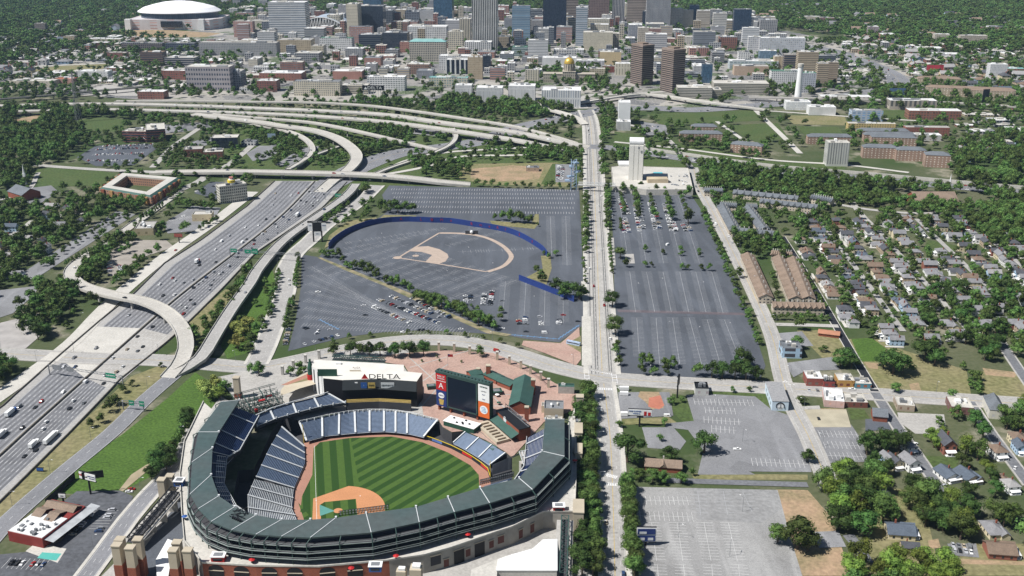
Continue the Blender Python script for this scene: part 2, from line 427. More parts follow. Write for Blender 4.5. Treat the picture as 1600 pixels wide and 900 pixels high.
def scatter(name,pts,meshes,label):
 if not pts:return
 pc=bpy.data.collections.new(name+'_kinds')
 for i,me in enumerate(meshes):
  o=bpy.data.objects.new('crown_kind',me);pc.objects.link(o)
 me=bpy.data.meshes.new(name);n=len(pts)
 co=np.array([(p[0],p[1],p[2]+p[4]*.58)for p in pts],dtype=np.float32);me.vertices.add(n);me.vertices.foreach_set('co',co.ravel())
 sc=np.array([(p[3],p[3]*rnd.uniform(.85,1.15),p[4]*.46)for p in pts],dtype=np.float32)
 a=me.attributes.new('sc','FLOAT_VECTOR','POINT');a.data.foreach_set('vector',sc.ravel())
 rt=np.array([(0,0,rnd.uniform(0,6.28))for p in pts],dtype=np.float32)
 a=me.attributes.new('rt','FLOAT_VECTOR','POINT');a.data.foreach_set('vector',rt.ravel())
 o=bpy.data.objects.new(name,me);COL.objects.link(o);me.materials.append(M_LEAF)
 ng=bpy.data.node_groups.new(name,'GeometryNodeTree')
 ng.interface.new_socket('Geometry',in_out='INPUT',socket_type='NodeSocketGeometry');ng.interface.new_socket('Geometry',in_out='OUTPUT',socket_type='NodeSocketGeometry')
 N=ng.nodes.new;gi=N('NodeGroupInput');go=N('NodeGroupOutput');ip=N('GeometryNodeInstanceOnPoints');ci=N('GeometryNodeCollectionInfo')
 ci.inputs['Collection'].default_value=pc;ci.inputs['Separate Children'].default_value=True;ci.inputs['Reset Children'].default_value=True
 ip.inputs['Pick Instance'].default_value=True
 ri=N('FunctionNodeRandomValue');ri.data_type='INT';ri.inputs[4].default_value=0;ri.inputs[5].default_value=len(meshes)-1
 def na(nm):
  q=N('GeometryNodeInputNamedAttribute');q.data_type='FLOAT_VECTOR';q.inputs[0].default_value=nm;return q.outputs[0]
 lk=ng.links.new;lk(gi.outputs[0],ip.inputs['Points']);lk(ci.outputs[0],ip.inputs['Instance']);lk(ri.outputs[2],ip.inputs['Instance Index'])
 lk(na('sc'),ip.inputs['Scale']);lk(na('rt'),ip.inputs['Rotation']);lk(ip.outputs[0],go.inputs[0])
 md=o.modifiers.new('scatter','NODES');md.node_group=ng
 tag(o,label,'trees',None,'stuff')
def area_trees(pp,n,r0,r1,zone,world=False,hue=None,chk=True,gap=.75,grp=None):
 P=pp if world else GP(pp);xs=[p[0]for p in P];ys=[p[1]for p in P];got=[];tries=0
 while len(got)<n and tries<n*14:
  tries+=1;x=rnd.uniform(min(xs),max(xs));y=rnd.uniform(min(ys),max(ys))
  if not inpoly(np.array([x]),np.array([y]),P)[0]or(chk and isocc(x,y)):continue
  r=rnd.uniform(r0,r1)
  if any(abs(x-a)<(r+b)*gap and hypot(x-a,y-c)<(r+b)*gap for a,c,b in got[-400:]):continue
  got.append((x,y,r));tree(x,y,r,None,zone,hue,grp=grp)
def row_trees(a,b,n,r,zone,hue=None,jit=1.0,conic=False,h=None,world=False):
 A=a if world else G(*a);B=b if world else G(*b)
 for i in range(n):
  t=(i+.5)/n;x=A[0]+(B[0]-A[0])*t+rnd.uniform(-jit,jit);y=A[1]+(B[1]-A[1])*t+rnd.uniform(-jit,jit)
  tree(x,y,r*rnd.uniform(.82,1.18),h,zone,hue,conic)
# cars
M_CAR=mat('car_paint',(.9,.9,.9),.28,.03,.3,tint=True,spec=.6)
M_CARGL=mat('car_glass',(.02,.025,.03),.1,.1,.3,spec=.7)
M_TYRE=mat('tyre',(.02,.02,.02),.9,.1,.3)
def prof(mb,pts,w,mi=0,w2=None):
 """extrude an (x,z) side profile across the car's width, tapering towards the roof"""
 zs=[p[1]for p in pts];z0,z1=min(zs),max(zs);w2=w2 or w
 f=lambda z:(w+(w2-w)*(z-z0)/(z1-z0))/2
 Lf=[(x,f(z),z)for x,z in pts];Rt=[(x,-f(z),z)for x,z in pts]
 mb.poly(Lf[::-1],mi);mb.poly(Rt,mi)
 for i in range(len(pts)):j=(i+1)%len(pts);mb.poly([Rt[j],Rt[i],Lf[i],Lf[j]][::1],mi)
def car_parts(kind):
 b=MB();g=MB()
 if kind=='suv':
  prof(b,[(-2.3,.35),(2.3,.35),(2.35,.75),(2.2,1.0),(1.1,1.1),(-2.25,1.1),(-2.35,.8)],1.86,w2=1.76);prof(g,[(-2.2,1.1),(1.1,1.1),(.5,1.62),(-2.0,1.62)],1.7,w2=1.4)
  b.box(-.75,0,1.62,2.6,1.42,.1)
 elif kind=='van':
  prof(b,[(-2.6,.35),(2.5,.35),(2.55,.9),(2.1,1.25),(1.5,2.1),(-2.6,2.15)],1.95,w2=1.8);g.box(1.85,0,1.22,.5,1.7,.55);g.box(0.2,0,1.3,1.2,1.96,.5)
 elif kind=='pickup':
  prof(b,[(-2.7,.45),(2.6,.45),(2.65,.9),(2.4,1.05),(-2.7,1.1)],1.9,w2=1.84);prof(g,[(-.6,1.08),(1.3,1.08),(.7,1.68),(-.45,1.68)],1.72,w2=1.5);b.box(.1,0,1.68,1.2,1.5,.08)
  b.box(-1.7,.85,1.05,1.9,.12,.25);b.box(-1.7,-.85,1.05,1.9,.12,.25)
 else:
  prof(b,[(-2.25,.3),(2.2,.3),(2.25,.62),(2.1,.82),(1.0,.92),(-1.6,.95),(-2.25,.88)],1.8,w2=1.66);prof(g,[(-1.75,.93),(1.05,.93),(.35,1.36),(-1.1,1.36)],1.6,w2=1.26)
  b.box(-.38,0,1.36,1.35,1.24,.07)
 w=MB()
 for r_ in(0,1,2,3):
  c=((1.45 if r_<2 else-1.45),(.78 if r_%2 else-.78));w.poly([(c[0]+.33*cos(k*pi/4),c[1]+.14,.33+.33*sin(k*pi/4))for k in range(8)]);w.poly([(c[0]+.33*cos(k*pi/4),c[1]-.14,.33+.33*sin(k*pi/4))for k in range(8)][::-1])
  for k in range(8):a0,a1=k*pi/4,(k+1)*pi/4;w.poly([(c[0]+.33*cos(a0),c[1]-.14,.33+.33*sin(a0)),(c[0]+.33*cos(a1),c[1]-.14,.33+.33*sin(a1)),(c[0]+.33*cos(a1),c[1]+.14,.33+.33*sin(a1)),(c[0]+.33*cos(a0),c[1]+.14,.33+.33*sin(a0))])
 out=[]
 for f in w.f:b.poly([w.v[i]for i in f],1)
 for nm,mb,m in(('body',b,[M_CAR,M_TYRE]),('windows',g,M_CARGL)):
  o=mb.build(nm,m);out.append((nm,o.data));bpy.data.objects.remove(o)
 j=MB()
 for k,mb in enumerate((b,g)):
  for f,mi in zip(mb.f,mb.m):j.poly([mb.v[i]for i in f],1 if k else(2 if mi else 0))
 o=j.build('car',[M_CAR,M_CARGL,M_TYRE]);me=o.data;bpy.data.objects.remove(o)
 return out,me
CARS={k:car_parts(k)for k in('sedan','suv','van','pickup')}
CCOL={'white':(.85,.85,.83,1),'silver':(.5,.51,.53,1),'grey':(.2,.21,.22,1),'black':(.02,.02,.022,1),'red':(.35,.02,.015,1),'dark blue':(.03,.06,.14,1),'beige':(.5,.42,.3,1)}
CARQ=[]
def car(x,y,a,zone,colr=None,kind=None,z=0.0,grp=None):
 CARQ.append((x,y,a,zone,colr or rnd.choices(list(CCOL),(30,20,14,22,6,6,4))[0],kind or rnd.choices(list(CARS),(55,28,6,11))[0],z,grp))
def finish_cars():
 v=[]
 for c in CARQ:
  sx,sy=SCR(c[0],c[1],c[6]);v.append((hypot(c[0],c[1])if-5<sx<1605 and-5<sy<905 else 1e9,c))
 v.sort(key=lambda k:k[0]);far=[]
 for k,(d,(x,y,a,zone,cn,kind,z,grp))in enumerate(v):
  if k>=298 or d>1e8:far.append(v[k][1]);continue
  nm='car' if kind=='sedan' else kind
  if d<800:
   root=empty(nm,x,y,z,a)
   for pn,me in CARS[kind][0]:
    o=bpy.data.objects.new(pn,me);COL.objects.link(o);o.parent=root;o.color=CCOL[cn]
  else:
   root=bpy.data.objects.new(nm,CARS[kind][1]);COL.objects.link(root);root.location=(x,y,z);root.rotation_euler=(0,0,a);root.color=CCOL[cn]
  auto(root,('%s %s'%(cn,nm)+' '+zone[0],zone[1]),nm if nm!='suv' else 'car',grp or 'cars '+zone[0],(x,y))
 if far:
  names=list(CCOL);VV=[];FF=[];MI=[];base=0
  mats=[mat('far_car_'+n.replace(' ','_'),CCOL[n][:3],.35,.05,.3,spec=.6)for n in names]+[M_CARGL,M_TYRE]
  for(x,y,a,zone,cn,kind,z,grp)in far:
   me=CARS[kind][1];c,s=cos(a),sin(a)
   co=np.empty(len(me.vertices)*3);me.vertices.foreach_get('co',co);co=co.reshape(-1,3)
   VV.append(np.stack([x+co[:,0]*c-co[:,1]*s,y+co[:,0]*s+co[:,1]*c,z+co[:,2]],1))
   for p in me.polygons:
    FF.append([base+i for i in p.vertices]);MI.append(names.index(cn)if p.material_index==0 else len(names)-1+p.material_index)
   base+=len(co)
  me=bpy.data.meshes.new('distant_cars');me.from_pydata(np.concatenate(VV).tolist(),[],FF)
  for m in mats:me.materials.append(m)
  me.polygons.foreach_set('material_index',MI);o=bpy.data.objects.new('distant_cars',me);COL.objects.link(o)
  tag(o,'far small cars on the distant freeways and in the remote parking lots','cars',None,'stuff')
def park_row(a,b,fill,zone,n=None,ang=None,both=False,world=False,off=2.6):
 A=a if world else G(*a);B=b if world else G(*b);d=(B[0]-A[0],B[1]-A[1]);L=hypot(*d);t=atan2(d[1],d[0])
 n=n or int(L/2.75)
 for s in((-1,1)if both else(0,)):
  for i in range(n):
   if rnd.random()>fill:continue
   k=(i+.5)/n;car(A[0]+d[0]*k-sin(t)*s*off,A[1]+d[1]*k+cos(t)*s*off,t+pi/2+(pi if rnd.random()<.4 else 0)+rnd.uniform(-.04,.04),zone)
def drive(key,t0,t1,n,offs,zone,flip=False,kinds=None):
 c,nr,w=ROADS[key];N=len(c)-1
 for _ in range(n):
  i=int(rnd.uniform(t0,t1)*N);i=min(i,N-1);f=rnd.random();off=rnd.choice(offs);p=c[i]+(c[i+1]-c[i])*f
  d=c[i+1]-c[i];a=atan2(d[1],d[0])+(pi if flip else 0);x,y=p[0]+nr[i][0]*off,p[1]+nr[i][1]*off
  if any(abs(x-q[0])<9 and abs(y-q[1])<9 for q in CARQ):continue
  car(x,y,a,zone,z=p[2]+.02,kind=kinds)
# buildings
BOX=[]
def bldg(x0,x1,yb,yt,depth,wall,label,roof=M_GREY,rot=0.0,h=None,units=3,cat='building',name='office_building',glass=None,para=.9,setb=None,group=None,hip=0.0,autoz=None,bandtop=None):
 A=G(x0,yb);B=G(x1,yb);mx,my=(A[0]+B[0])/2,(A[1]+B[1])/2
 w=max(4,abs(B[0]-A[0]));ang=-HD+R(rot)
 if abs(rot)>12:w=w/(cos(R(rot))+abs(sin(R(rot)))*min(1,depth/w)*.7)
 z1=h if h else max(3.2,HT(yt,my))
 cx,cy=mx-sin(ang)*depth/2,my+cos(ang)*depth/2
 root=empty(name,cx,cy,0,ang);wl=MB();pts=rect(0,0,w,depth)
 for i in range(4):wl.wall(pts[i],pts[(i+1)%4],0,z1+para)
 if para>0:
  q=rect(0,0,w-.8,depth-.8)
  for i in range(4):
   j=(i+1)%4;wl.poly([(*pts[i],z1+para),(*pts[j],z1+para),(*q[j],z1+para),(*q[i],z1+para)],1);wl.poly([(*q[i],z1-.1),(*q[i],z1+para),(*q[j],z1+para),(*q[j],z1-.1)][::-1],1)
 wl.build('wall',[wall,roof if hip==0 else M_CONC_L],root)
 rf=MB()
 if hip>0:
  rz=z1+para;e=.6;p=rect(0,0,w+e,depth+e);iw,id_=max(0,w-depth if w>depth else 0),max(0,depth-w if depth>w else 0)
  r0,r1=((-iw/2,0),(iw/2,0))if w>=depth else((0,-id_/2),(0,id_/2));T=lambda k:(*k,rz+hip)
  if w>=depth:fs=[[(*p[0],rz),(*p[1],rz),T(r1),T(r0)],[(*p[1],rz),(*p[2],rz),T(r1)],[(*p[2],rz),(*p[3],rz),T(r0),T(r1)],[(*p[3],rz),(*p[0],rz),T(r0)]]
  else:fs=[[(*p[0],rz),(*p[1],rz),T(r0)],[(*p[1],rz),(*p[2],rz),T(r1),T(r0)],[(*p[2],rz),(*p[3],rz),T(r1)],[(*p[3],rz),(*p[0],rz),T(r0),T(r1)]]
  for f in fs:rf.poly(f)
  rf.build('roof',roof,root)
 else:
  q=rect(0,0,w-.8,depth-.8);rf.poly([(*p,z1)for p in q]);ro=rf.build('roof',roof,root)
  if setb:
   s_=MB();s_.prism(rect(0,0,w*setb,depth*setb),z1,z1+setb*9);s_.build('penthouse',[wall],root)
  rr=random.Random(int(x0*7+yb))
  for k in range(units):
   u=MB();uw,ud,uh=rr.uniform(.08,.28)*w,rr.uniform(.1,.3)*depth,rr.uniform(1.2,3.6)
   u.box(rr.uniform(-.32,.32)*w,rr.uniform(-.32,.32)*depth,z1,uw,ud,uh);u.build('rooftop_unit',rr.choice((M_CONC_L,M_GREY,M_WHITE)),root)
 if label:tag(root,label,cat,group)
 elif autoz:auto(root,autoz,cat,group or 'buildings',(cx,cy))
 occ([(cx+a*cos(ang)-b*sin(ang),cy+a*sin(ang)+b*cos(ang))for a,b in rect(0,0,w+3,depth+3)])
 BOX.append((cx,cy,max(w,depth)/2));return root,w,z1,ang
# houses
M_SIDING=mat('house_siding',(.85,.85,.85),.8,.1,.2,tint=True);M_SHINGLE=mat('shingle_roof',(.8,.8,.8),.9,.25,.3,tint=True,fine=.35,fscale=1.5)
M_WINDOW=mat('window_glass',(.03,.04,.05),.15,.2,.2,spec=.6)
def house_protos():
 out=[]
 for(w,d,h,rh,hip,porch,l)in((8,12,5.6,2.8,0,1,0),(9,11,5.4,2.6,1,1,0),(11,13,3.4,2.6,0,1,1),(10,14,3.2,2.4,1,0,1),(7,13,6.0,3.2,0,1,0)):
  wl=MB();wl.prism(rect(0,0,w,d),0,h);rf=MB();e=.5;W2,D2=w/2+e,d/2+e
  if hip:
   k=D2-W2;P4=[(-W2,-D2),(W2,-D2),(W2,D2),(-W2,D2)];a,b=(0,-k,h+rh),(0,k,h+rh)
   for f in([(*P4[0],h),(*P4[1],h),a],[(*P4[1],h),(*P4[2],h),b,a],[(*P4[2],h),(*P4[3],h),b],[(*P4[3],h),(*P4[0],h),a,b]):rf.poly(f)
  else:
   wl.poly([(-w/2,-d/2,h),(w/2,-d/2,h),(0,-d/2,h+rh)]);wl.poly([(w/2,d/2,h),(-w/2,d/2,h),(0,d/2,h+rh)])
   for s in(1,-1):
    rf.poly([(s*W2,-D2,h-.1),(s*W2,D2,h-.1),(0,D2,h+rh),(0,-D2,h+rh)][::s]);rf.poly([(s*W2,-D2,h-.35),(s*W2,D2,h-.35),(0,D2,h+rh-.25),(0,-D2,h+rh-.25)][::-s])
    rf.poly([(s*W2,-D2,h-.35),(s*W2,-D2,h-.1),(0,-D2,h+rh),(0,-D2,h+rh-.25)][::s])
  if l:
   wl.prism(rect(w*.35,-d/2+2,5,6),0,h-.3)
   for s in(1,-1):rf.poly([(w*.35+s*3,-d/2-1.4,h-.4),(w*.35+s*3,-d/2+6,h-.4),(w*.35,-d/2+6,h+1.6),(w*.35,-d/2-1.4,h+1.6)][::s])
   wl.poly([(w*.35-2.5,-d/2-1,h-.3),(w*.35+2.5,-d/2-1,h-.3),(w*.35,-d/2-1,h+1.35)])
  po=MB()
  if porch:
   po.box(0,-d/2-1.2,.1,w*.8,2.2,.3);po.poly([(-w*.42,-d/2-2.5,2.5),(w*.42,-d/2-2.5,2.5),(w*.42,-d/2,3.1),(-w*.42,-d/2,3.1)])
   for k in(-1,0,1):po.box(k*w*.38,-d/2-2.3,.3,.2,.2,2.3)
  ch=MB();ch.box(w*.22,d*.15,h,.9,.7,rh+1)
  wi=wl;pi_=len(wl.f)
  for zz in((1.0,3.8)if h>5 else(1.0,)):
   for x in(-w*.27,w*.27):wi.box(x,-d/2-.02,zz,1.3,.1,1.4)
   for y in(-d*.3,0,d*.3):
    for s in(-1,1):wi.box(s*(w/2+.02),y,zz,.1,1.1,1.4)
  for q in range(pi_,len(wl.f)):wl.m[q]=1
  out.append([(n,mb.build(n,m),t)for n,mb,m,t in(('wall',wl,[M_SIDING,M_WINDOW],1),('roof',rf,M_SHINGLE,2),('porch',po,M_WHITE,0),('chimney',ch,M_BRICK,0))if mb.f])
 res=[]
 for pr in out:
  res.append([(n,o.data,t)for n,o,t in pr])
  for n,o,t in pr:bpy.data.objects.remove(o)
 return res
HP=house_protos()
ROOFC={'grey-roofed':(.30,.30,.31,1),'dark-roofed':(.11,.115,.13,1),'brown-roofed':(.26,.19,.14,1),'pale-roofed':(.42,.41,.4,1),'blue-grey-roofed':(.13,.16,.2,1)}
WALLC={'white':(.85,.85,.82,1),'cream':(.75,.66,.45,1),'pale blue':(.45,.6,.75,1),'tan':(.5,.4,.28,1),'brick':(.32,.13,.09,1)}
HOUSEQ=[]
def house(x,y,a,zone,s=1.0,roof=None,wallc=None,kind=None):
 HOUSEQ.append((x,y,a,zone,s,roof,wallc,kind));occ([(x+p[0]*cos(a)-p[1]*sin(a),y+p[0]*sin(a)+p[1]*cos(a))for p in rect(0,0,12*s,15*s)])
def finish_houses():
 HOUSEQ.sort(key=lambda t:0 if-10<SCR(t[0],t[1])[0]<1610 and SCR(t[0],t[1])[1]<910 else 1)
 q=sorted(HOUSEQ,key=lambda t:(not(-10<SCR(t[0],t[1])[0]<1610 and SCR(t[0],t[1])[1]<910),hypot(t[0],t[1])))
 far=q[296:];DRV=[]
 for(x,y,a,zone,s,rc,wc,kd)in q[:296]:
  rc=rc or rnd.choices(list(ROOFC),(6,6,3,1,2))[0];wc=wc or rnd.choices(list(WALLC),(5,3,2,2,1))[0];pr=HP[kd if kd is not None else rnd.randrange(len(HP))]
  root=empty('house',x,y,0,a);root.scale=(s,s,s)
  d=hypot(x,y)
  for n,me,t in pr:
   if d>1500 and n in('porch',):continue
   o=bpy.data.objects.new(n,me);COL.objects.link(o);o.parent=root
   if t:o.color=WALLC[wc]if t==1 else ROOFC[rc]
  if d<1500:
   for k in range(4):DRV.append([(x+p*cos(a)-q*sin(a),y+p*sin(a)+q*cos(a))for p,q in rect(6.6*s,-3*s,2.8,15)][k])
  auto(root,('%s %s house '%(wc,rc)+zone[0],zone[1]),'house','houses '+zone[0],(x,y))
 mb=MB()
 for k in range(0,len(DRV),4):mb.poly([(*p,.42)for p in DRV[k:k+4]])
 o=mb.build('driveways',M_CONC_L)
 if o:struct(o)
 if far:
  mb=MB()
  for(x,y,a,zone,s,rc,wc,kd)in far:
   k=rnd.choice((1,1,2,3));m1=rnd.choice((4,5,6));c,sn=cos(a),sin(a);T=lambda p:(x+p[0]*c-p[1]*sn,y+p[0]*sn+p[1]*c,p[2])
   for n,me,t in HP[rnd.randrange(len(HP))]:
    if t==0:continue
    for p in me.polygons:mb.poly([T([q*s for q in me.vertices[i].co])for i in p.vertices],m1 if t==1 else k)
  o=mb.build('distant_houses',[M_GREY,mat('r1',(.2,.2,.21)),mat('r2',(.09,.09,.1)),mat('r3',(.3,.22,.17)),mat('w1',(.75,.75,.72)),mat('w2',(.5,.42,.3)),mat('w3',(.4,.5,.6))])
  tag(o,'small far houses scattered among the trees of the outer neighbourhoods','houses',None,'stuff')
# writing
def text(s,size,m,parent,loc,rot,name='lettering',depth=.05,sx=1.0):
 c=bpy.data.curves.new(name,'FONT');c.body=s;c.size=size;c.align_x='CENTER';c.align_y='CENTER';c.extrude=depth
 c.materials.append(m);t_=bpy.data.objects.new(name,c);COL.objects.link(t_);bpy.context.view_layer.update()
 me=bpy.data.meshes.new_from_object(t_.evaluated_get(bpy.context.evaluated_depsgraph_get()));bpy.data.objects.remove(t_);o=bpy.data.objects.new(name,me);COL.objects.link(o);o.parent=parent;o.location=loc;o.rotation_euler=rot;o.scale=(sx,1,1)
 return o
# the ballpark's plan (world metres)
FZ=-9.0
b3,b2=np.array(G(494,782,FZ)),np.array(G(563,775,FZ))
db=(b2-b3)/np.linalg.norm(b2-b3);da=np.array((-db[1],db[0]));home=b3-da*27.4
def D(a,b):return tuple(home+da*a+db*b)
RI=[(374,625),(342,675),(332,700),(330,742),(342,775),(367,792),(400,805),(440,812),(485,812),(525,809),(572,802),(650,792),(700,777),(750,762),(811,747),(847,705),(852,655)]
RO=[(345,628),(310,675),(300,722),(297,772),(310,795),(330,815),(362,828),(400,835),(440,838),(485,840),(580,832),(655,816),(710,800),(765,786),(832,765),(882,713),(882,655)]
RZ=27.0
RIW=[np.array(G(*p,RZ))for p in RI];ROW=[np.array(G(*p,RZ))for p in RO]
INW=[(a-b)/np.linalg.norm(a-b)for a,b in zip(RIW,ROW)]
OLF=[42,42,44,43,42,38,34,31,31,31,33,35,38,42,44,40,30]
OLT=[19,20,21,20,19,15,11,8,8,8,10,14,20,26,28,20,10]
LTW=[a+n*o for a,n,o in zip(RIW,INW,OLT)];LFW=[a+n*o for a,n,o in zip(RIW,INW,OLF)]
OFB=[(800,716),(790,707),(760,689),(727,674),(706,676),(692,668),(685,657),(662,650),(612,642),(540,642),(515,649),(467,658),(440,652)]
HOLE=[tuple(p)for p in LTW[:16]]+GP(OFB)
# ground
def groundmat():
 m,n,b=_new('terrain')
 a=ramp(n,noise(n,.006,6),.38,.62);g=mixc(n,a,(.05,.08,.028),(.13,.13,.08))
 g=mixc(n,ramp(n,noise(n,.02,5),.56,.68),g,(.30,.27,.21))
 g=mixc(n,math_(n,'MULTIPLY',ramp(n,noise(n,.3,3),.3,.7),.5),g,(.04,.06,.02))
 n.links.new(g,b.inputs['Base Color']);b.inputs['Roughness'].default_value=.95;b.inputs['Specular IOR Level'].default_value=.1;return m
M_GROUND=groundmat()
from mathutils.geometry import tessellate_polygon
outer=[(60000*cos(k*pi/8),60000*sin(k*pi/8))for k in range(16)]
hol=ccw(HOLE)[::-1];allp=outer+hol
tri=tessellate_polygon([[Vector((*p,0))for p in outer],[Vector((*p,0))for p in hol]])
me=bpy.data.meshes.new('ground');fs=[]
for t in tri:
 A,B,C_=(allp[i]for i in t);fs.append(t if(B[0]-A[0])*(C_[1]-A[1])-(C_[0]-A[0])*(B[1]-A[1])>0 else t[::-1])
me.from_pydata([(*p,0)for p in allp],[],fs);me.materials.append(M_GROUND)
go=bpy.data.objects.new('ground',me);COL.objects.link(go);struct(go)
def citymat():
 m,n,b=_new('city_ground')
 v=n.nodes.new('ShaderNodeTexVoronoi');v.inputs['Scale'].default_value=.018;g_=n.nodes.new('ShaderNodeNewGeometry');n.links.new(g_.outputs['Position'],v.inputs['Vector'])
 bw=n.nodes.new('ShaderNodeRGBToBW');n.links.new(v.outputs['Color'],bw.inputs[0])
 c=mixc(n,ramp(n,bw.outputs[0],.25,.75),(.13,.13,.13),(.34,.32,.28));c=mixc(n,ramp(n,noise(n,.012,4),.54,.6),c,(.06,.09,.03))
 c=mixc(n,ramp(n,noise(n,.25,4),.55,.7),c,(.42,.40,.37))
 n.links.new(c,b.inputs['Base Color']);b.inputs['Roughness'].default_value=.9;return m
M_CITY=citymat()
sheet('city_ground',[(-300,118),(250,158),(520,158),(900,170),(1200,165),(1460,150),(1500,120),(1330,70),(1150,30),(880,5),(500,8),(330,45),(0,75),(-300,80)],M_CITY)
M_BUSH=mat('rough_grass',(.066,.125,.02),.95,.4,.05,c2=(.03,.065,.010),fine=.7,fscale=.6)
for nm,pp,m in[('grass_bank',[(60,770),(192,678),(262,622),(305,582),(335,600),(335,640),(300,690),(270,725),(235,745),(190,768),(120,772)],M_BUSH),('grass_verge',[(-20,800),(-20,830),(160,677),(262,586),(258,568),(205,588),(112,675),(0,787)],M_DRY),('grass_bank',[(398,430),(424,418),(432,440),(428,480),(412,525),(385,552),(355,560),(345,540),(375,480)],M_BUSH),('grass_verge',[(292,505),(352,452),(372,455),(345,490),(310,530),(290,545)],M_DRY),('grass_verge',[(380,190),(640,186),(900,225),(905,290),(740,290),(560,300),(440,290),(395,262),(330,262),(340,220)],M_GRASS),('dry_field',[(700,262),(735,256),(870,254),(893,258),(896,292),(760,288),(720,280)],M_DRY),('red_dirt_field',[(737,264),(800,258),(850,262),(842,280),(770,284),(735,278)],M_DIRT),('grass_field',[(863,256),(880,255),(868,288),(845,288)],M_GRASS),('grass_verge',[(960,205),(1060,222),(1200,250),(1320,258),(1320,300),(1100,300),(960,250)],M_GRASS),('grass_field',[(1012,178),(1180,172),(1195,188),(1110,192),(1030,194)],M_GRASS),('grass_field',[(1132,196),(1215,192),(1232,216),(1180,222)],M_GRASS),('grass_field',[(1225,180),(1320,182),(1325,196),(1240,194)],M_DRY),('grass_field',[(1245,197),(1310,198),(1320,214),(1262,216)],M_GRASS),('grass_field',[(1372,172),(1412,172),(1432,188),(1385,188)],M_GRASS),('grass_field',[(1510,258),(1565,264),(1555,282),(1520,272)],M_GRASS),('grass_field',[(48,264),(120,258),(182,272),(160,290),(60,292)],M_GRASS),('grass_field',[(104,190),(150,184),(212,188),(178,206),(118,202)],M_GRASS),('red_dirt_lot',[(14,188),(60,180),(82,182),(60,196),(34,202)],M_DIRT),('red_dirt_lot',[(135,52),(215,44),(345,52),(320,58),(200,58)],M_DIRT),('grass_field',[(40,110),(110,100),(170,100),(160,108),(60,114)],M_DRY),('vacant_field',[(1325,530),(1372,528),(1405,545),(1470,566),(1510,578),(1518,620),(1380,612),(1362,592)],M_DRY),('grass_field',[(1330,530),(1362,528),(1385,545),(1380,565),(1345,565)],M_BUSH),('red_dirt_patch',[(1350,566),(1372,568),(1372,577),(1357,575)],M_DIRT),('red_dirt_patch',[(1420,600),(1435,598),(1440,612),(1425,614)],M_DIRT),('vacant_field',[(1525,580),(1600,582),(1640,600),(1640,630),(1530,622)],M_DRY),('red_dirt_patch',[(1535,575),(1590,582),(1585,590),(1540,586)],M_DIRT),('grass_field',[(1245,517),(1312,515),(1330,560),(1285,560),(1265,540)],M_DRY),('grass_field',[(1325,638),(1350,640),(1360,655),(1330,656)],M_GRASS),('vacant_lot',[(1205,640),(1240,640),(1262,675),(1330,668),(1322,640),(1300,638)],M_DIRT),('grass_verge',[(1050,615),(1068,618),(1085,655),(1080,668),(1062,655),(1048,640)],M_GRASS),('grass_verge',[(1108,612),(1200,613),(1200,640),(1180,622),(1112,620)],M_GRASS),('grass_verge',[(968,655),(1045,652),(1060,662),(970,664)],M_DRY),('red_dirt_field',[(1212,765),(1262,766),(1300,810),(1330,900),(1250,900),(1232,840)],M_DIRT),('grass_verge',[(1080,740),(1262,742),(1262,750),(1085,750)],M_DRY),('grass_verge',[(1380,760),(1440,770),(1470,900),(1330,900)],M_DRY),('grass_field',[(1440,712),(1500,715),(1490,740),(1465,745)],M_GRASS),('grass_verge',[(1500,850),(1620,850),(1640,900),(1500,900)],M_DRY),('red_dirt_patch',[(1450,845),(1466,842),(1470,856),(1452,858)],M_DIRT),('dirt_lane',[(1484,873),(1600,878),(1610,884),(1486,881)],M_DIRT),('grass_field',[(1450,375),(1500,385),(1485,400),(1440,392)],M_GRASS)]:
 struct(sheet(nm,pp,m,occu=nm not in('grass_bank','grass_verge')))
for pp in([(1003,668),(1052,668),(1072,690),(1062,704),(1012,700)],[(402,236),(436,222),(446,232),(410,252)],[(430,258),(470,232),(500,228),(470,262)],[(560,222),(600,222),(640,216),(650,222),(580,232)],[(600,196),(700,206),(690,214),(600,204)],[(240,196),(330,190),(335,200),(250,210)],[(300,222),(335,212),(340,222),(305,232)],[(1100,700),(1180,742),(1090,742)]):struct(sheet('paved_ground',pp,M_OLDLOT))
struct(sheet('dirt_track',[(186,766),(192,768),(232,735),(236,724),(228,727),(205,742)],mat('pale_dirt',(.36,.30,.20),.95,.2,.1)))
# parking lots
def lotlines(rows,parent,w=.2,stall=2.75,half=5.0,double=True,centre=True,m=None,world=False,zz=0.0,p=1.0):
 mb=MB();z=.002
 for A,B in rows:
  if not world:A,B=G(*A),G(*B)
  d=np.array(B)-np.array(A);L=np.linalg.norm(d);d=d/L;nrm=np.array((-d[1],d[0]));A=np.array(A);o=np.array(parent.location)[:2]
  def q(c,ux,uy,lx,ly):
   pts=[c-ux*lx/2-uy*ly/2,c+ux*lx/2-uy*ly/2,c+ux*lx/2+uy*ly/2,c-ux*lx/2+uy*ly/2]
   mb.poly([(x[0]-o[0],x[1]-o[1],z)for x in pts])
  if centre:q(A+d*L/2,d,nrm,L,w)
  for i in range(int(L/stall)+1):
   if rnd.random()>p:continue
   c=A+d*i*stall
   if double:q(c,d,nrm,w,half*2)
   else:q(c+nrm*half/2,d,nrm,w,half)
 o=mb.build('bay_markings',m or M_PAINT);o.parent=parent;o.location=(0,0,.012);struct(o);return o
LOTW=[(608,290),(905,297),(912,440),(918,470),(912,508),(874,535),(830,531),(790,524),(720,519),(660,516),(600,519),(540,527),(490,539),(450,549),(462,500),(470,450),(472,398),(498,402),(515,384),(545,356),(590,342),(606,330),(597,305)]
lw=sheet('parking_lot',LOTW,M_LOT,occu=True)
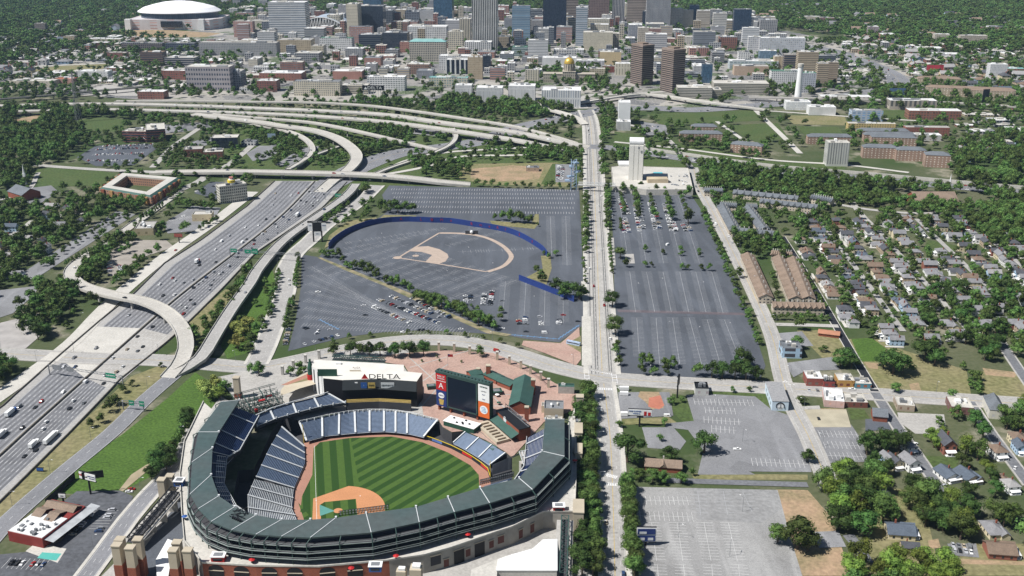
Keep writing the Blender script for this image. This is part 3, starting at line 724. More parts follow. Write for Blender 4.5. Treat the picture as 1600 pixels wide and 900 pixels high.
rows=[((612+k*2,y),(898,y+2))for k,y in enumerate((296,302,308.5,315.5,323,331))]
M_PAINTD=mat('faded_paint',(.46,.47,.48),.8,.3,.2);M_PAINTB=mat('bright_paint',(.6,.6,.6),.7,.3,.2)
lotlines(rows,lw,.35,3.2,4.4,m=M_PAINTB,centre=False)
lotlines([((860,338),(862,400)),((884,338),(886,415))],lw,.25,m=M_PAINTD)
dg=[((536+k*22,436+k*5.2),(672+k*17,393+k*5.5))for k in range(-2,9)]
lotlines(dg,lw,.2,p=.75,m=M_PAINTD)
lotlines([((540,398-k*9),(640+k*30,372-k*8))for k in range(3)]+[((700,372),(765,352)),((700,384),(790,360)),((715,394),(845,388))],lw,.2,p=.6,m=M_PAINTD)
lotlines([((487-k*2,417+k*13),(600+k*22,466+k*6+20))for k in range(8)],lw,.2,m=M_PAINTD)
lotlines([((822,440),(818,505)),((852,445),(850,510)),((880,450),(880,505)),((790,440),(785,500))],lw,.2,m=M_PAINTD)
M_BLUEP=mat('blue_paint',(.15,.3,.5),.7,.2,.2)
lotlines([((775,521),(872,530)),((872,530),(905,508)),((500,500),(530,515))],lw,.8,5.5,1.5,m=M_BLUEP)
LOTE=[(955,297),(1078,302),(1110,350),(1150,440),(1170,490),(1196,572),(1188,592),(968,588),(960,450)]
le=sheet('parking_lot',LOTE,M_LOT,occu=True)
lotlines([((984,425),(993,488)),((1010,425),(1023,488)),((1036,425),(1049,488)),((1062,425),(1076,488)),((1087,425),(1103,488)),((1112,425),(1130,490)),((995,497),(999,557)),((1025,497),(1031,572)),((1051,497),(1062,569)),((1077,497),(1097,572)),((1105,500),(1127,575)),((1132,500),(1156,562))],le,.24,m=M_PAINTD)
lotlines([((966,302),(982,412)),((991,302),(1010,412)),((1014,302),(1037,412)),((1037,302),(1065,412)),((1060,307),(1093,412))],le,.2,m=M_PAINTD)
struct(sheet('crosswalk_band',[(964,484),(1160,489),(1166,493),(966,488)],mat('worn_red_band',(.13,.11,.12),.9,.3,.1)))
l2=sheet('parking_lot',[(1072,617),(1108,616),(1180,620),(1205,640),(1235,650),(1262,700),(1268,738),(1160,737),(1110,720),(1075,672),(1040,668),(1040,662),(1084,658)],M_OLDLOT,occu=True)
lotlines([((1085,628),(1178,630)),((1102,641),(1150,643)),((1100,656),(1158,660)),((1112,670),(1150,673)),((1175,722),(1262,726))],l2,.25,3,m=M_PAINT)
l3=sheet('parking_lot',[(990,761),(1215,766),(1235,840),(1255,905),(998,905)],asph('pale_worn_asphalt',(.27,.268,.26),.8,1.4),occu=True)
lotlines([((995,782),(1080,783)),((993,806),(1082,808))],l3,.22,2.8);lotlines([((x,817),(x+dx,877))for x,dx in((1018,8),(1058,9),(1100,11),(1138,14))]+[((x,883),(x+2,905))for x in(1027,1068,1112,1154)],l3,.22,2.8)
lotlines([((1090,768),(1095,805)),((1130,768),(1137,805)),((1160,768),(1175,800))],l3,.18,4,m=M_PAINTD)
struct(sheet('pale_asphalt_patch',[(1083,763),(1213,766),(1222,795),(1190,818),(1090,812)],mat('pale_asphalt',(.27,.27,.265),.9,.2,.06,fine=.3,fscale=.4)))
l4=sheet('parking_lot',[(1272,668),(1330,664),(1348,690),(1356,722),(1292,724)],M_OLDLOT,occu=True);lotlines([((1280,678),(1340,680)),((1288,695),(1345,697)),((1292,712),(1350,714))],l4,.22,2.8)
sheet('parking_lot',[(966,613),(1046,613),(1052,650),(968,655)],M_OLDLOT,occu=True);struct(sheet('dirt_island',[(1000,612),(1030,613),(1037,638),(1018,640),(1008,628),(997,620)],M_DIRT))
struct(sheet('red_paving',[(1014,622),(1032,618),(1038,634),(1030,640),(1013,636)],mat('salmon_paving',(.45,.17,.11),.9,.2,.2)))
sheet('parking_lot',[(1202,522),(1253,518),(1271,541),(1212,543)],M_OLDLOT,occu=True);sheet('parking_lot',[(1225,568),(1300,558),(1312,578),(1258,580),(1240,590)],M_OLDLOT,occu=True)
sheet('parking_lot',[(1245,636),(1280,634),(1286,650),(1255,652)],M_CONC,occu=True);sheet('parking_lot',[(1352,655),(1388,655),(1392,672),(1352,674)],M_LOT,occu=True)
struct(sheet('concrete_pad',[(1402,645),(1475,648),(1480,680),(1430,678),(1405,660)],M_CONC));struct(sheet('concrete_pad',[(1250,640),(1322,640),(1330,668),(1262,668)],mat('sandy_pad',(.42,.38,.28),.95,.2,.1)))
mo=sheet('parking_lot',[(95,787),(120,768),(187,767),(208,776),(200,800),(176,838),(142,866),(112,905),(-10,905),(-10,868),(50,862),(96,846),(104,835),(132,797)],mat('motel_asphalt',(.10,.105,.115),.85,.35,.06,fine=.4,fscale=.4),occu=True)
lotlines([((116,825),(140,795)),((172,798),(150,830)),((10,880),(78,884))],mo,.2,2.8,centre=False)
la=sheet('parking_lot',[(18,438),(55,436),(212,335),(182,330)],M_OLDLOT,occu=True);sheet('parking_lot',[(172,395),(200,375),(260,376),(272,386),(215,405),(178,432),(166,425)],mat('tan_lot',(.33,.30,.26),.95,.2,.1),occu=True)
lb=sheet('parking_lot',[(255,350),(300,322),(345,325),(330,350),(300,362),(262,365)],M_OLDLOT,occu=True);lotlines([((265,345),(335,332))],lb,.25)
sheet('parking_lot',[(303,302),(330,284),(350,285),(340,312)],M_LOT,occu=True);lcc=sheet('parking_lot',[(120,246),(150,228),(240,225),(245,232),(210,258),(150,260)],M_LOT,occu=True)
lotlines([((150,234),(235,231)),((145,242),(225,240)),((135,251),(210,251))],lcc,.3,3,m=M_PAINTB)
sheet('parking_lot',[(0,505),(70,488),(75,515),(40,545),(-10,548)],mat('pale_lot',(.38,.36,.34),.9,.2,.1),occu=True);sheet('parking_lot',[(-10,455),(60,447),(55,460),(20,490),(-10,500)],M_OLDLOT,occu=True)
sheet('parking_lot',[(868,257),(898,257),(897,285),(868,285)],M_OLDLOT,occu=True);sheet('parking_lot',[(385,240),(405,228),(430,228),(425,245),(395,252)],M_OLDLOT,occu=True)
sheet('parking_lot',[(1000,190),(1040,196),(1046,210),(1006,212)],M_OLDLOT,occu=True);sheet('parking_lot',[(30,296),(80,290),(92,300),(60,320),(20,315)],M_OLDLOT,occu=True);sheet('parking_lot',[(140,138),(160,132),(215,140),(215,150),(150,150)],M_CONC,occu=True)
sheet('parking_lot',[(1480,850),(1525,850),(1530,872),(1485,868)],M_OLDLOT,occu=True)
struct(sheet('gravel_lot',[(1270,832),(1310,830),(1322,855),(1280,857)],M_OLDLOT))
# freeway at grade (asphalt lanes, concrete shoulders, median barrier)
WE=[(-90,700),(0,637),(90,557),(167,491),(205,462),(255,412),(312,376),(385,322),(428,283)]
EE=[(-90,870),(0,787),(112,675),(192,591),(265,533),(300,500),(350,450),(400,396),(505,325),(545,283)]
MD=[(-90,786),(0,713),(40,676),(232,505),(297,450),(400,371),(448,330),(492,284)]
struct(sheet('freeway',WE+EE[::-1],M_ROADC,occu=True,z=.25))
def along(P,t):
 s=[0];
 for i in range(1,len(P)):s.append(s[-1]+hypot(P[i][0]-P[i-1][0],P[i][1]-P[i-1][1]))
 d=t*s[-1]
 for i in range(1,len(P)):
  if d<=s[i]+1e-6:k=(d-s[i-1])/(s[i]-s[i-1]);return(P[i-1][0]+(P[i][0]-P[i-1][0])*k,P[i-1][1]+(P[i][1]-P[i-1][1])*k)
def atx(P,x):
 for i in range(1,len(P)):
  if P[i-1][0]<=x<=P[i][0]:k=(x-P[i-1][0])/(P[i][0]-P[i-1][0]);return(x,P[i-1][1]+k*(P[i][1]-P[i-1][1]))
mdc=smooth([(*G(*p),.25)for p in MD],15);mnr=normals(mdc);ROADS['freeway']=(mdc,mnr,60)
def halfwidths(c,nr,P):
 """distance from the median to an edge line measured along the normal"""
 Q=GP(P);out=[]
 for p,n in zip(c,nr):
  best=None
  for i in range(len(Q)-1):
   ax,ay=Q[i];dx,dy=Q[i+1][0]-ax,Q[i+1][1]-ay;den=n[0]*dy-n[1]*dx
   if abs(den)<1e-9:continue
   t=((ax-p[0])*dy-(ay-p[1])*dx)/den;s=((ax-p[0])*n[1]-(ay-p[1])*n[0])/den
   if-.05<=s<=1.05 and(best is None or abs(t)<abs(best)):best=t
  out.append(best if best is not None else(out[-1]if out else 25.0))
 return out
hw=halfwidths(mdc,mnr,WE);he=halfwidths(mdc,mnr,EE)
HWD=(hw,he)
for side,hh in((1,hw),(-1,he)):
 mb=MB();mk=MB();mt_=MB()
 for i in range(len(mdc)-1):
  q=[]
  for j,f in((i,.06),(i,.80),(i+1,.80),(i+1,.06)):q.append((*(mdc[j][:2]+mnr[j]*hh[j]*f),.258))
  mb.poly(q if side<0 else q[::-1])
  for k in range(1,7):
   f=.07+.73*k/7
   if i%1==0:
    a=mdc[i][:2]+mnr[i]*hh[i]*f;b=mdc[i+1][:2]+mnr[i+1]*hh[i+1]*f;d=b-a;d=d/np.linalg.norm(d);n_=np.array((-d[1],d[0]))*.14
    for t0 in(0,.5):
     p0=a+(b-a)*t0;p1=p0+d*3.6;mk.poly([(*(p0-n_),.264),(*(p1-n_),.264),(*(p1+n_),.264),(*(p0+n_),.264)])
  for k in range(7):
   f=.07+.73*(k+.5)/7;a=mdc[i][:2]+mnr[i]*hh[i]*f;b=mdc[i+1][:2]+mnr[i+1]*hh[i+1]*f;d=b-a;d=d/np.linalg.norm(d);n_=np.array((-d[1],d[0]))*.85
   mt_.poly([(*(a-n_),.261),(*(b-n_),.261),(*(b+n_),.261),(*(a+n_),.261)])
  for f in(.065,.79):
   a=mdc[i][:2]+mnr[i]*hh[i]*f;b=mdc[i+1][:2]+mnr[i+1]*hh[i+1]*f;d=b-a;d=d/np.linalg.norm(d);n_=np.array((-d[1],d[0]))*.12
   mk.poly([(*(a-n_),.264),(*(b-n_),.264),(*(b+n_),.264),(*(a+n_),.264)])
 o=mb.build('freeway_lanes',M_FREE);struct(o);struct(mk.build('lane_markings',M_PAINT,o));struct(mt_.build('tyre_tracks',mat('dark_tracks',(.155,.157,.165),.8,.35,.06),o))
def fp(t,f,side):
 i=int(t*(len(mdc)-1));h=(hw if side>0 else he)[i];return tuple(mdc[i][:2]+mnr[i]*h*f)
tb=[i/(len(mdc)-1)for i,p in enumerate(mdc)if 505<SCR(p[0],p[1])[1]<600]
t0,t1=min(tb),max(tb)
struct(sheet('freeway_bridge_slab',[fp(t0+.045,.98,1),fp(t1-.0,.98,1),fp(t1,.02,1),fp(t0,.02,1)],M_CONC_L,world=True,z=.2625))
struct(sheet('freeway_bridge_slab',[fp(t0+.0,.02,-1),fp(t1,.02,-1),fp(t1-.01,.98,-1),fp(t0-.02,.98,-1)],M_CONC,world=True,z=.2625))
def barrier(name,c,nr,off,h,w,m,label,cat='barrier',group=None,hh=None,f=1.0,z=None):
 mb=MB();o=c[len(c)//2]
 for i in range(len(c)-1):
  p=[]
  for j in(i,i+1):
   k=(hh[j]*f if hh is not None else 0)+off;b=c[j][:2]+nr[j]*k
   p.append((b-nr[j]*w/2,b+nr[j]*w/2,c[j][2]if z is None else z))
  (a0,a1,za),(b0,b1,zb)=p
  mb.poly([(*a0,0),(*b0,0),(*b0,zb+h),(*a0,za+h)]);mb.poly([(*a1,0),(*a1,za+h),(*b1,zb+h),(*b1,0)]);mb.poly([(*a0,za+h),(*b0,zb+h),(*b1,zb+h),(*a1,za+h)])
 r=mb.build(name,m,None,(o[0],o[1],0));return tag(r,label,cat,group)
M_BARR=mat('stained_concrete',(.17,.155,.13),.9,.35,.3)
barrier('median_barrier',mdc,mnr,0,1.3,.9,M_BARR,'long stained concrete barrier down the middle of the wide freeway')
barrier('side_barrier',mdc,mnr,0,1.1,.6,M_BARR,'concrete barrier along the freeway edge beside the service road',hh=hw,f=.98)
barrier('side_barrier',mdc,mnr,0,1.1,.6,M_BARR,'concrete barrier along the freeway edge beside the dry grass strip',hh=he,f=.98)
# streets
ABER=[(-60,549),(60,556),(130,560),(240,563),(312,568),(380,574),(420,573),(500,556),(575,540),(640,532),(710,533),(760,541),(810,555),(860,571),(912,584),(960,592),(1080,600),(1200,606),(1300,612),(1420,620),(1640,634)]
road('street',ABER,17,M_ROADC,4,walk=2.5,key='abernathy')
road('avenue',[(963,990),(961,900),(957,760),(953,680),(943,597)],12.5,M_ROADC,4,walk=3,key='avenue_s',wm=M_CONC_L)
road('avenue',[(941,585),(937,500),(933,400),(929,300),(926,232),(922,190),(915,172)],21,M_CONC,6,walk=4,key='avenue_n',wm=M_CONC_L)
mt=MB()
c_,n_,w_=ROADS['avenue_n']
for off in(-7.4,-5.6,3.2,5.0,8.2):strip(mt,c_,n_,off-.45,off+.45,.003)
for p in(mt.build('worn_tracks',mat('tyre_track',(.17,.17,.165),.8,.3,.2)),):struct(p)
road('street',[(1083,262),(1092,292),(1110,325),(1148,400),(1178,460),(1206,525),(1222,590),(1236,630),(1262,680),(1284,732),(1300,768)],9.5,M_ROADC,2,walk=2,key='east_street')
road('lane',[(1222,370),(1240,398),(1272,450),(1305,507),(1337,562),(1367,612)],6.2,M_NEWASPH,2,key='canal',markings=False,walk=.6,wm=M_CONC_L)
road('street',[(1040,751),(1130,754),(1262,758)],6,M_ASPH,2,markings=False);road('street',[(1195,507),(1250,508),(1310,510)],7,M_CONC,2,markings=False)
road('street',[(1367,614),(1405,672),(1440,722),(1475,775)],7,M_ASPH,2,walk=1.2,markings=False,key='r1');road('street',[(1515,628),(1550,680),(1580,720),(1610,760)],7,M_ASPH,2,markings=False,walk=1.2)
road('street',[(1325,836),(1342,856),(1355,880)],7,M_ASPH,2,markings=False);road('street',[(1560,530),(1590,575),(1625,625)],7,M_ASPH,2,markings=False,walk=1.2)
road('street',[(120,920),(165,860),(200,812),(236,770),(258,748),(290,705),(305,670)],10,M_FREE,3,walk=2,key='west_street',wm=M_CONC_L)
road('service_road',[(-60,660),(40,590),(112,536),(158,488),(196,452),(262,398),(330,350),(395,300)],15,M_CONC_L,2,markings=False,key='frontage')
road('entrance_ramp',[(-60,905),(0,827),(95,742),(176,675),(230,622),(290,571)],13.5,M_FREE,2,centre='white',key='ramp',wm=M_CONC)
road('parkway',[(400,570),(415,540),(438,480),(447,450),(446,425),(460,398),(482,378),(510,352),(560,318),(590,290)],15,M_ROADC,3,walk=2.5,key='parkway',wm=M_CONC_L)
road('street',[(-60,236),(30,255),(150,265),(240,269)],12,M_CONC,2,markings=False);road('street',[(312,200),(272,228),(238,262)],9,M_CONC,2,markings=False)
road('street',[(400,222),(370,248),(345,265)],10,M_CONC,2,markings=False);road('street',[(275,300),(312,283),(330,268),(345,262)],12,M_CONC,2,markings=False)
road('street',[(-30,320),(40,300),(60,270)],6,M_CONC,2,markings=False);road('street',[(-20,380),(30,360),(50,345)],6,M_CONC,2,markings=False)
road('street',[(1320,300),(1345,335),(1362,352)],8,M_CONC,2,markings=False);road('street',[(1300,318),(1360,328),(1440,334),(1500,328)],8,M_CONC,2,markings=False)
road('freeway',[(895,228),(960,232),(1040,244),(1200,266),(1330,277),(1450,288),(1560,298),(1660,306)],29,M_FREE,8,key='i20e',wm=M_CONC)
barrier('sound_wall',ROADS['i20e'][0][8:],ROADS['i20e'][1][8:],19,4,1,M_CONC_L,'long pale concrete wall along the eastern freeway by the brick apartments')
road('freeway',[(500,296),(530,280),(560,262),(617,241),(680,232),(750,221),(812,200),(870,187),(940,173),(1010,169),(1080,172),(1160,167),(1240,160),(1320,150),(1390,138),(1403,125),(1378,108),(1330,90),(1285,76),(1180,62)],44,M_FREE,10,key='connector')
road('freeway_ramp',[(600,268),(640,250),(700,238),(800,232),(890,226)],9,M_CONC_L,2,markings=False);road('freeway_ramp',[(590,275),(660,262),(720,245),(800,243),(890,240)],9,M_CONC_L,2,markings=False)
road('freeway_ramp',[(960,222),(1060,232),(1200,250),(1320,258),(1420,270)],8,M_CONC_L,2,markings=False);road('street',[(965,190),(1000,200),(1040,215),(1080,262)],8,M_CONC,2,markings=False)
road('street',[(1180,172),(1225,215),(1250,240)],9,M_CONC_L,2,markings=False);road('street',[(1180,172),(1320,182),(1450,190)],8,M_CONC_L,2,markings=False)
road('street',[(1120,190),(1170,225),(1190,240)],7,M_CONC_L,2,markings=False);road('street',[(913,170),(908,158),(925,148),(960,148),(1060,142)],16,M_CONC,4,markings=False)
road('street',[(895,163),(860,150),(820,140)],14,M_CONC,4,markings=False);road('street',[(-60,112),(60,104),(150,100),(230,95),(340,88)],12,M_CONC_L,2,markings=False)
def ladder(a,b,w,n):
 A,B=np.array(G(*a)),np.array(G(*b));d=B-A;L=np.linalg.norm(d);d/=L;nn=np.array((-d[1],d[0]));mb=MB()
 for k in range(n):c=A+d*L*(k+.5)/n;mb.poly([(*(c-d*.3-nn*w/2),.44),(*(c+d*.3-nn*w/2),.44),(*(c+d*.3+nn*w/2),.44),(*(c-d*.3+nn*w/2),.44)])
 for s in(-1,1):mb.poly([(*(A+nn*s*w/2-nn*.15),.436),(*(B+nn*s*w/2-nn*.15),.436),(*(B+nn*s*w/2+nn*.15),.436),(*(A+nn*s*w/2+nn*.15),.436)])
 struct(mb.build('crosswalk',M_WHITE))
for a in(((924,578),(957,585),3.2,12),((929,608),(960,609),3.2,11),((916,577),(918,603),3.4,6),((959,585),(963,608),3.4,6),((942,741),(964,747),3,9),((944,757),(966,758),3,8),((1201,600),(1202,612),3,6),((1224,596),(1240,603),3,6)):ladder(*a)
# elevated decks
FG='concrete flyovers of the freeway interchange'
deck('flyover',[(262,590,.4),(278,572,2.5),(290,545,6),(285,515,8.5),(262,488,9.5),(225,470,9.5),(175,460,9),(130,447,7.5),(112,433,6),(112,420,4),(130,403,2),(165,380,.8),(190,364,.4),(250,321,.3),(280,300,.25)],13,'tan concrete flyover looping in a tight curve over the wide freeway',M_DECK,2,40,key='loop')
deck('ramp_bridge',[(272,585,.4),(312,560,5),(338,520,8),(362,482,8),(390,443,7),(405,418,6),(440,378,5),(480,348,5),(530,314,6.5),(548,298,7.2),(556,287,7.6)],11.5,'long slender ramp bridge climbing from the grass bank up to the long overpass',M_ROADC,2,45,key='ramp2')
deck('overpass',[(238,269,1.5),(300,268,5),(400,268,8),(560,272,8),(640,278,7),(690,284,4),(735,288,.8)],17,'long straight overpass carrying a street across the wide freeway',M_DECK,4,38,thick=2.2,key='overpass',cat='overpass')
deck('flyover',[(300,178,9),(400,190,12),(437,196,12),(487,203,12),(525,215,11),(550,232,10),(557,247,8.8),(545,264,6),(520,282,2),(500,300,.3)],17,'broad flyover curving down onto the freeway just beyond the long overpass',M_DECK,2,50,key='f4')
deck('flyover',[(330,180,8),(400,194,9),(450,205,8),(478,218,7),(488,235,6),(472,252,6),(450,264,7.6)],9,'narrow flyover bending down to meet the middle of the long overpass',M_DECK,1,45,key='f5')
deck('flyover',[(548,222,.5),(520,232,2),(480,247,5),(455,262,7.6)],8,'short straight connecting ramp descending toward the long overpass through grass',M_DECK,1,50,key='f6')
deck('elevated_freeway',[(-40,166,6),(150,162,9),(300,165,10),(400,169,11),(500,173,12),(600,179,12),(700,193,12),(800,206,10),(880,222,5),(920,230,.6)],19,'wide elevated freeway carriageway sweeping across the whole interchange',M_DECK,4,55,key='i20a')
deck('elevated_freeway',[(-40,176,6),(150,171,8),(300,174,9),(400,177,10),(500,182,11),(600,190,11),(700,203,10),(800,218,8),(860,230,3),(900,236,.6)],17,'second elevated carriageway running alongside the wide one nearer the stadium',M_DECK,4,55,key='i20b')
deck('flyover',[(180,158,8),(330,158,11),(400,159,13),(487,160,15),(575,165,15),(650,174,14),(725,185,12),(800,197,9),(860,212,5),(900,224,1)],10,'slim upper flyover running above and beyond the elevated freeway',M_DECK,2,60,key='f1')
deck('flyover',[(330,178,9),(400,184,10),(475,190,12),(525,198,12),(580,210,11),(640,224,6),(690,236,.5)],10,'straight slanting flyover passing beside the tree-filled interchange island',M_DECK,2,55,key='f3')
deck('flyover',[(706,200,8),(712,213,7),(700,228,5),(660,245,3),(610,262,2),(585,272,5)],8,'thin ramp swinging off the elevated freeway beside the weedy slope',M_DECK,1,50)
deck('rail_viaduct',[(-40,158,7),(60,150,8),(150,142,8),(240,134,7),(300,128,3),(360,124,.5)],9,'dark old railway viaduct on concrete piers crossing the left neighbourhood',M_BARR,1,30,key='rail',cat='viaduct',amark=False)
deck('rail_viaduct',[(1170,152,6),(1300,154,9),(1400,157,9),(1500,161,9),(1640,170,9)],9,'pale railway viaduct passing behind the white warehouses east of the chimney',M_CONC,1,30,cat='viaduct',amark=False)
deck('street_bridge',[(840,168,2),(870,174,7),(900,184,7),(914,194,2)],13,'street bridge over the sunken freeway below the white state offices',M_CONC_L,2,40,amark=False,cat='bridge')
deck('street_bridge',[(890,163,2),(950,153,7),(1000,147,6),(1040,150,7),(1110,160,8),(1200,172,2)],12,'curving pale bridge passing in front of the twin brown towers',M_CONC_L,2,40,amark=False,cat='bridge')
# the ballpark
M_ROOFT=mat('teal_roof',(.058,.09,.088),.55,.25,.03,c2=(.085,.098,.096),fine=.25,fscale=.3)
M_SEAT=mat('blue_seat',(.03,.055,.14),.5,.15,.4);M_SEATG=mat('pale_blue_seat',(.20,.26,.36),.5,.15,.4);M_TREAD=mat('grey_tread',(.42,.44,.47),.8,.15,.3)
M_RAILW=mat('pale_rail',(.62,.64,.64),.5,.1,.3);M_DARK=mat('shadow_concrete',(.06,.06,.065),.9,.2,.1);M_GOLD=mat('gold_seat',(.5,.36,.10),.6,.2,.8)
M_PAD=mat('green_padding',(.02,.07,.045),.7,.15,.2);M_TRACK=mat('warning_track',(.36,.19,.135),.95,.12,.1,fine=.2,fscale=1);M_CLAY=mat('infield_clay',(.50,.235,.11),.95,.1,.1,fine=.15,fscale=1)
M_BUFF=mat('buff_stone',(.47,.41,.31),.85,.15,.1)
def turf(name,ang,wd):
 m,n,b=_new(name)
 g=n.nodes.new('ShaderNodeNewGeometry');sp=n.nodes.new('ShaderNodeSeparateXYZ');n.links.new(g.outputs['Position'],sp.inputs[0])
 t=math_(n,'ADD',math_(n,'MULTIPLY',sp.outputs[0],-sin(ang)/wd),math_(n,'MULTIPLY',sp.outputs[1],cos(ang)/wd))
 s=math_(n,'GREATER_THAN',math_(n,'PINGPONG',t,1.0),.5)
 c=mixc(n,s,(.025,.062,.014),(.064,.118,.026));c=mixc(n,math_(n,'MULTIPLY',ramp(n,noise(n,.35,4),.35,.7),.3),c,(.035,.07,.02))
 n.links.new(c,b.inputs['Base Color']);b.inputs['Roughness'].default_value=.9;b.inputs['Specular IOR Level'].default_value=.1;return m
sa,sb=np.array(G(560,747,FZ)),np.array(G(642,702,FZ));ang1=atan2(sb[1]-sa[1],sb[0]-sa[0]);ang2=atan2(da[1],da[0])
M_TURF1,M_TURF2=turf('mown_turf_diagonal',ang1,4.3),turf('mown_turf_lengthwise',ang2,4.6)
struct(sheet('field_base',[W(-330,440),W(60,440),W(60,740),W(-330,740)],M_DARK,z=FZ-.06,world=True))
OFW=[(475,692),(479,690),(512,682),(547,680),(600,676),(640,680),(662,685),(705,701),(737,718),(762,737),(766,750)]
LFWALL=GP([(475,700),(476,725),(459,765),(457,795),(465,812)],FZ)
tail=[tuple(p)for p in LFW[5:13]]
struct(sheet('warning_track',LFWALL[::-1]+GP(OFW,FZ)+[D(3,108)]+[tuple(LFW[k])for k in(12,11,10,9,8,7)],M_TRACK,z=FZ,world=True))
GR=GP([(490,700),(500,691),(550,684),(612,682),(660,691),(700,707),(735,727),(748,742),(749,760)],FZ)
foul=D(-9,98);bk=[D(-9,60),D(-9,15),D(-7,3),D(-10,-10),D(3,-7),D(15,-9),D(27,-11)]
GL=GP([(488,742),(472,775),(469,800),(474,812)],FZ)
split0,split1=G(548,684,FZ),G(562,760,FZ)
struct(sheet('outfield_grass',[GR[0],GR[1],split0,split1,D(20,20),D(0,0),D(15,-8)]+GL[::-1][1:],M_TURF2,z=FZ+.03,world=True))
struct(sheet('outfield_grass',[split0]+GR[2:]+[foul]+bk+[D(0,0),D(20,20),split1],M_TURF1,z=FZ+.034,world=True))
pc_=np.array(D(13,13));arc=[]
for k in range(25):
 a=-1.25+k*(pi/2+2.5-1.57+.0)/24*1.02;t=a
 p=pc_+(da*sin(t)+db*cos(t))*28.9;v=p-home
 arc.append((p,v@da,v@db))
arcp=[tuple(p)for p,a,b in arc if a>-2.2 and b>-2.2]
struct(sheet('infield_clay',[D(-1.8,30)]+arcp+[D(30,-1.8),D(-3,-3)],M_CLAY,z=FZ+.05,world=True))
struct(sheet('infield_grass',[D(2.5,4.5),D(2.5,22),D(5,24.5),D(24.5,24.5),D(24.5,5),D(22,2.5),D(4.5,2.5)],M_TURF2,z=FZ+.07,world=True))
def disc(c,r,n=20):return[(c[0]+r*cos(k*2*pi/n),c[1]+r*sin(k*2*pi/n))for k in range(n)]
struct(sheet('pitchers_mound',disc(D(13,13),2.8),M_CLAY,z=FZ+.09,world=True));struct(sheet('home_plate_circle',disc(D(0,0),4),M_CLAY,z=FZ+.092,world=True))
struct(sheet('teal_tarpaulin',[D(9,2),D(22,2),D(13,11)],mat('teal_cloth',(.10,.28,.24),.6,.1,.2),z=FZ+.11,world=True))
lm=MB()
for p,q in((D(0,0),D(99,0)),(D(0,0),D(0,99))):
 d=np.array(q)-np.array(p);d/=np.linalg.norm(d);n_=np.array((-d[1],d[0]))*.09;lm.poly([(*(np.array(p)-n_),FZ+.1),(*(np.array(q)-n_),FZ+.1),(*(np.array(q)+n_),FZ+.1),(*(np.array(p)+n_),FZ+.1)])
struct(lm.build('foul_lines',M_WHITE))
for nm,(a,b)in(('first',(0,27.4)),('second',(27.4,27.4)),('third',(27.4,0))):
 mb=MB();p=D(a,b);mb.box(p[0],p[1],FZ+.06,.6,.6,.12,atan2(db[1],db[0]));tag(mb.build('base',M_WHITE,None,(p[0],p[1],FZ)),'white canvas %s base at the edge of the orange infield clay'%nm,'base')
st=empty('stadium',-100,520,0);tag(st,'large open-air ballpark with a ring of dark teal roofs around a striped green field','stadium');SO=(-100,520,0)
def res(P,n):
 """resample polylines that share stations"""
 out=[]
 for i in range(len(P)-1):
  for k in range(n):out.append(P[i]+(P[i+1]-P[i])*(k/n))
 out.append(P[-1]);return out
def bank(name,FR,BK,z0,z1,rows,parent,seat=M_SEAT,tread=M_TREAD,o=SO,fr=.55,hh=.75):
 mb=MB();n=len(FR);f=lambda i,t:FR[i]+(BK[i]-FR[i])*t
 for r in range(rows):
  t0,t1=r/rows,(r+1)/rows;z=z0+(z1-z0)*t0;zn=z0+(z1-z0)*t1;ts=t0+(t1-t0)*(1-fr)
  for i in range(n-1):
   a,b,c,d=f(i,t0),f(i+1,t0),f(i+1,t1),f(i,t1)
   mb.poly([(*a,z),(*b,z),(*c,z),(*d,z)],0);mb.poly([(*d,z),(*c,z),(*c,zn),(*d,zn)],0)
   a,b=f(i,ts),f(i+1,ts)
   mb.poly([(*a,z),(*b,z),(*b,z+hh),(*a,z+hh)],1);mb.poly([(*a,z+hh*.6),(*b,z+hh*.6),(*c,z+hh),(*d,z+hh)],1)
 return mb.build(name,[tread,seat],parent,o)
def aisles(P0,P1,z0,z1,ks,parent,w=1.3,m=M_RAILW,o=SO,lift=.95,name='aisle'):
 for k in ks:
  i=min(int(k),len(P0)-2);t=k-i;a=P0[i]+(P0[i+1]-P0[i])*t;b=P1[i]+(P1[i+1]-P1[i])*t
  mb=MB();mb.beam((*a,z0+lift),(*b,z1+lift),w,.3);mb.build(name,m,parent,o)
def ring(mb,P,z,w,h=None):
 for i in range(len(P)-1):mb.beam((*P[i],z),(*P[i+1],z),w,h)
off=lambda i,d:RIW[i]+INW[i]*d
mb=MB()
for i in range(16):
 a,b,c,d=RIW[i],RIW[i+1],ROW[i+1],ROW[i]
 mb.poly([(*a,RZ),(*b,RZ),(*c,RZ),(*d,RZ)][::-1]);mb.poly([(*a,RZ-.9),(*b,RZ-.9),(*c,RZ-.9),(*d,RZ-.9)])
 mb.poly([(*a,RZ-.9),(*b,RZ-.9),(*b,RZ),(*a,RZ)]);mb.poly([(*d,RZ-.9),(*c,RZ-.9),(*c,RZ),(*d,RZ)])
for k in(0,16):mb.poly([(*RIW[k],RZ-.9),(*ROW[k],RZ-.9),(*ROW[k],RZ),(*RIW[k],RZ)])
rf=mb.build('roof',M_ROOFT,st,SO)
for i in range(0,17):
 mb=MB();mb.beam((*RIW[i],RZ+.1),(*ROW[i],RZ+.1),.35,.3);mb.box(RIW[i][0],RIW[i][1],RZ,1.1,1.1,.9);sm=mb.build('roof_seam',M_RAILW,rf,SO)
mb=MB()
for i in range(17):a=off(i,-1);mb.beam((*a,RZ-.9),(*off(i,-6),14),.7);mb.beam((*off(i,0),RZ-1.2),(*ROW[i],RZ-1.2),.5,.8)
mb.build('roof_truss',M_STEELG,st,SO)
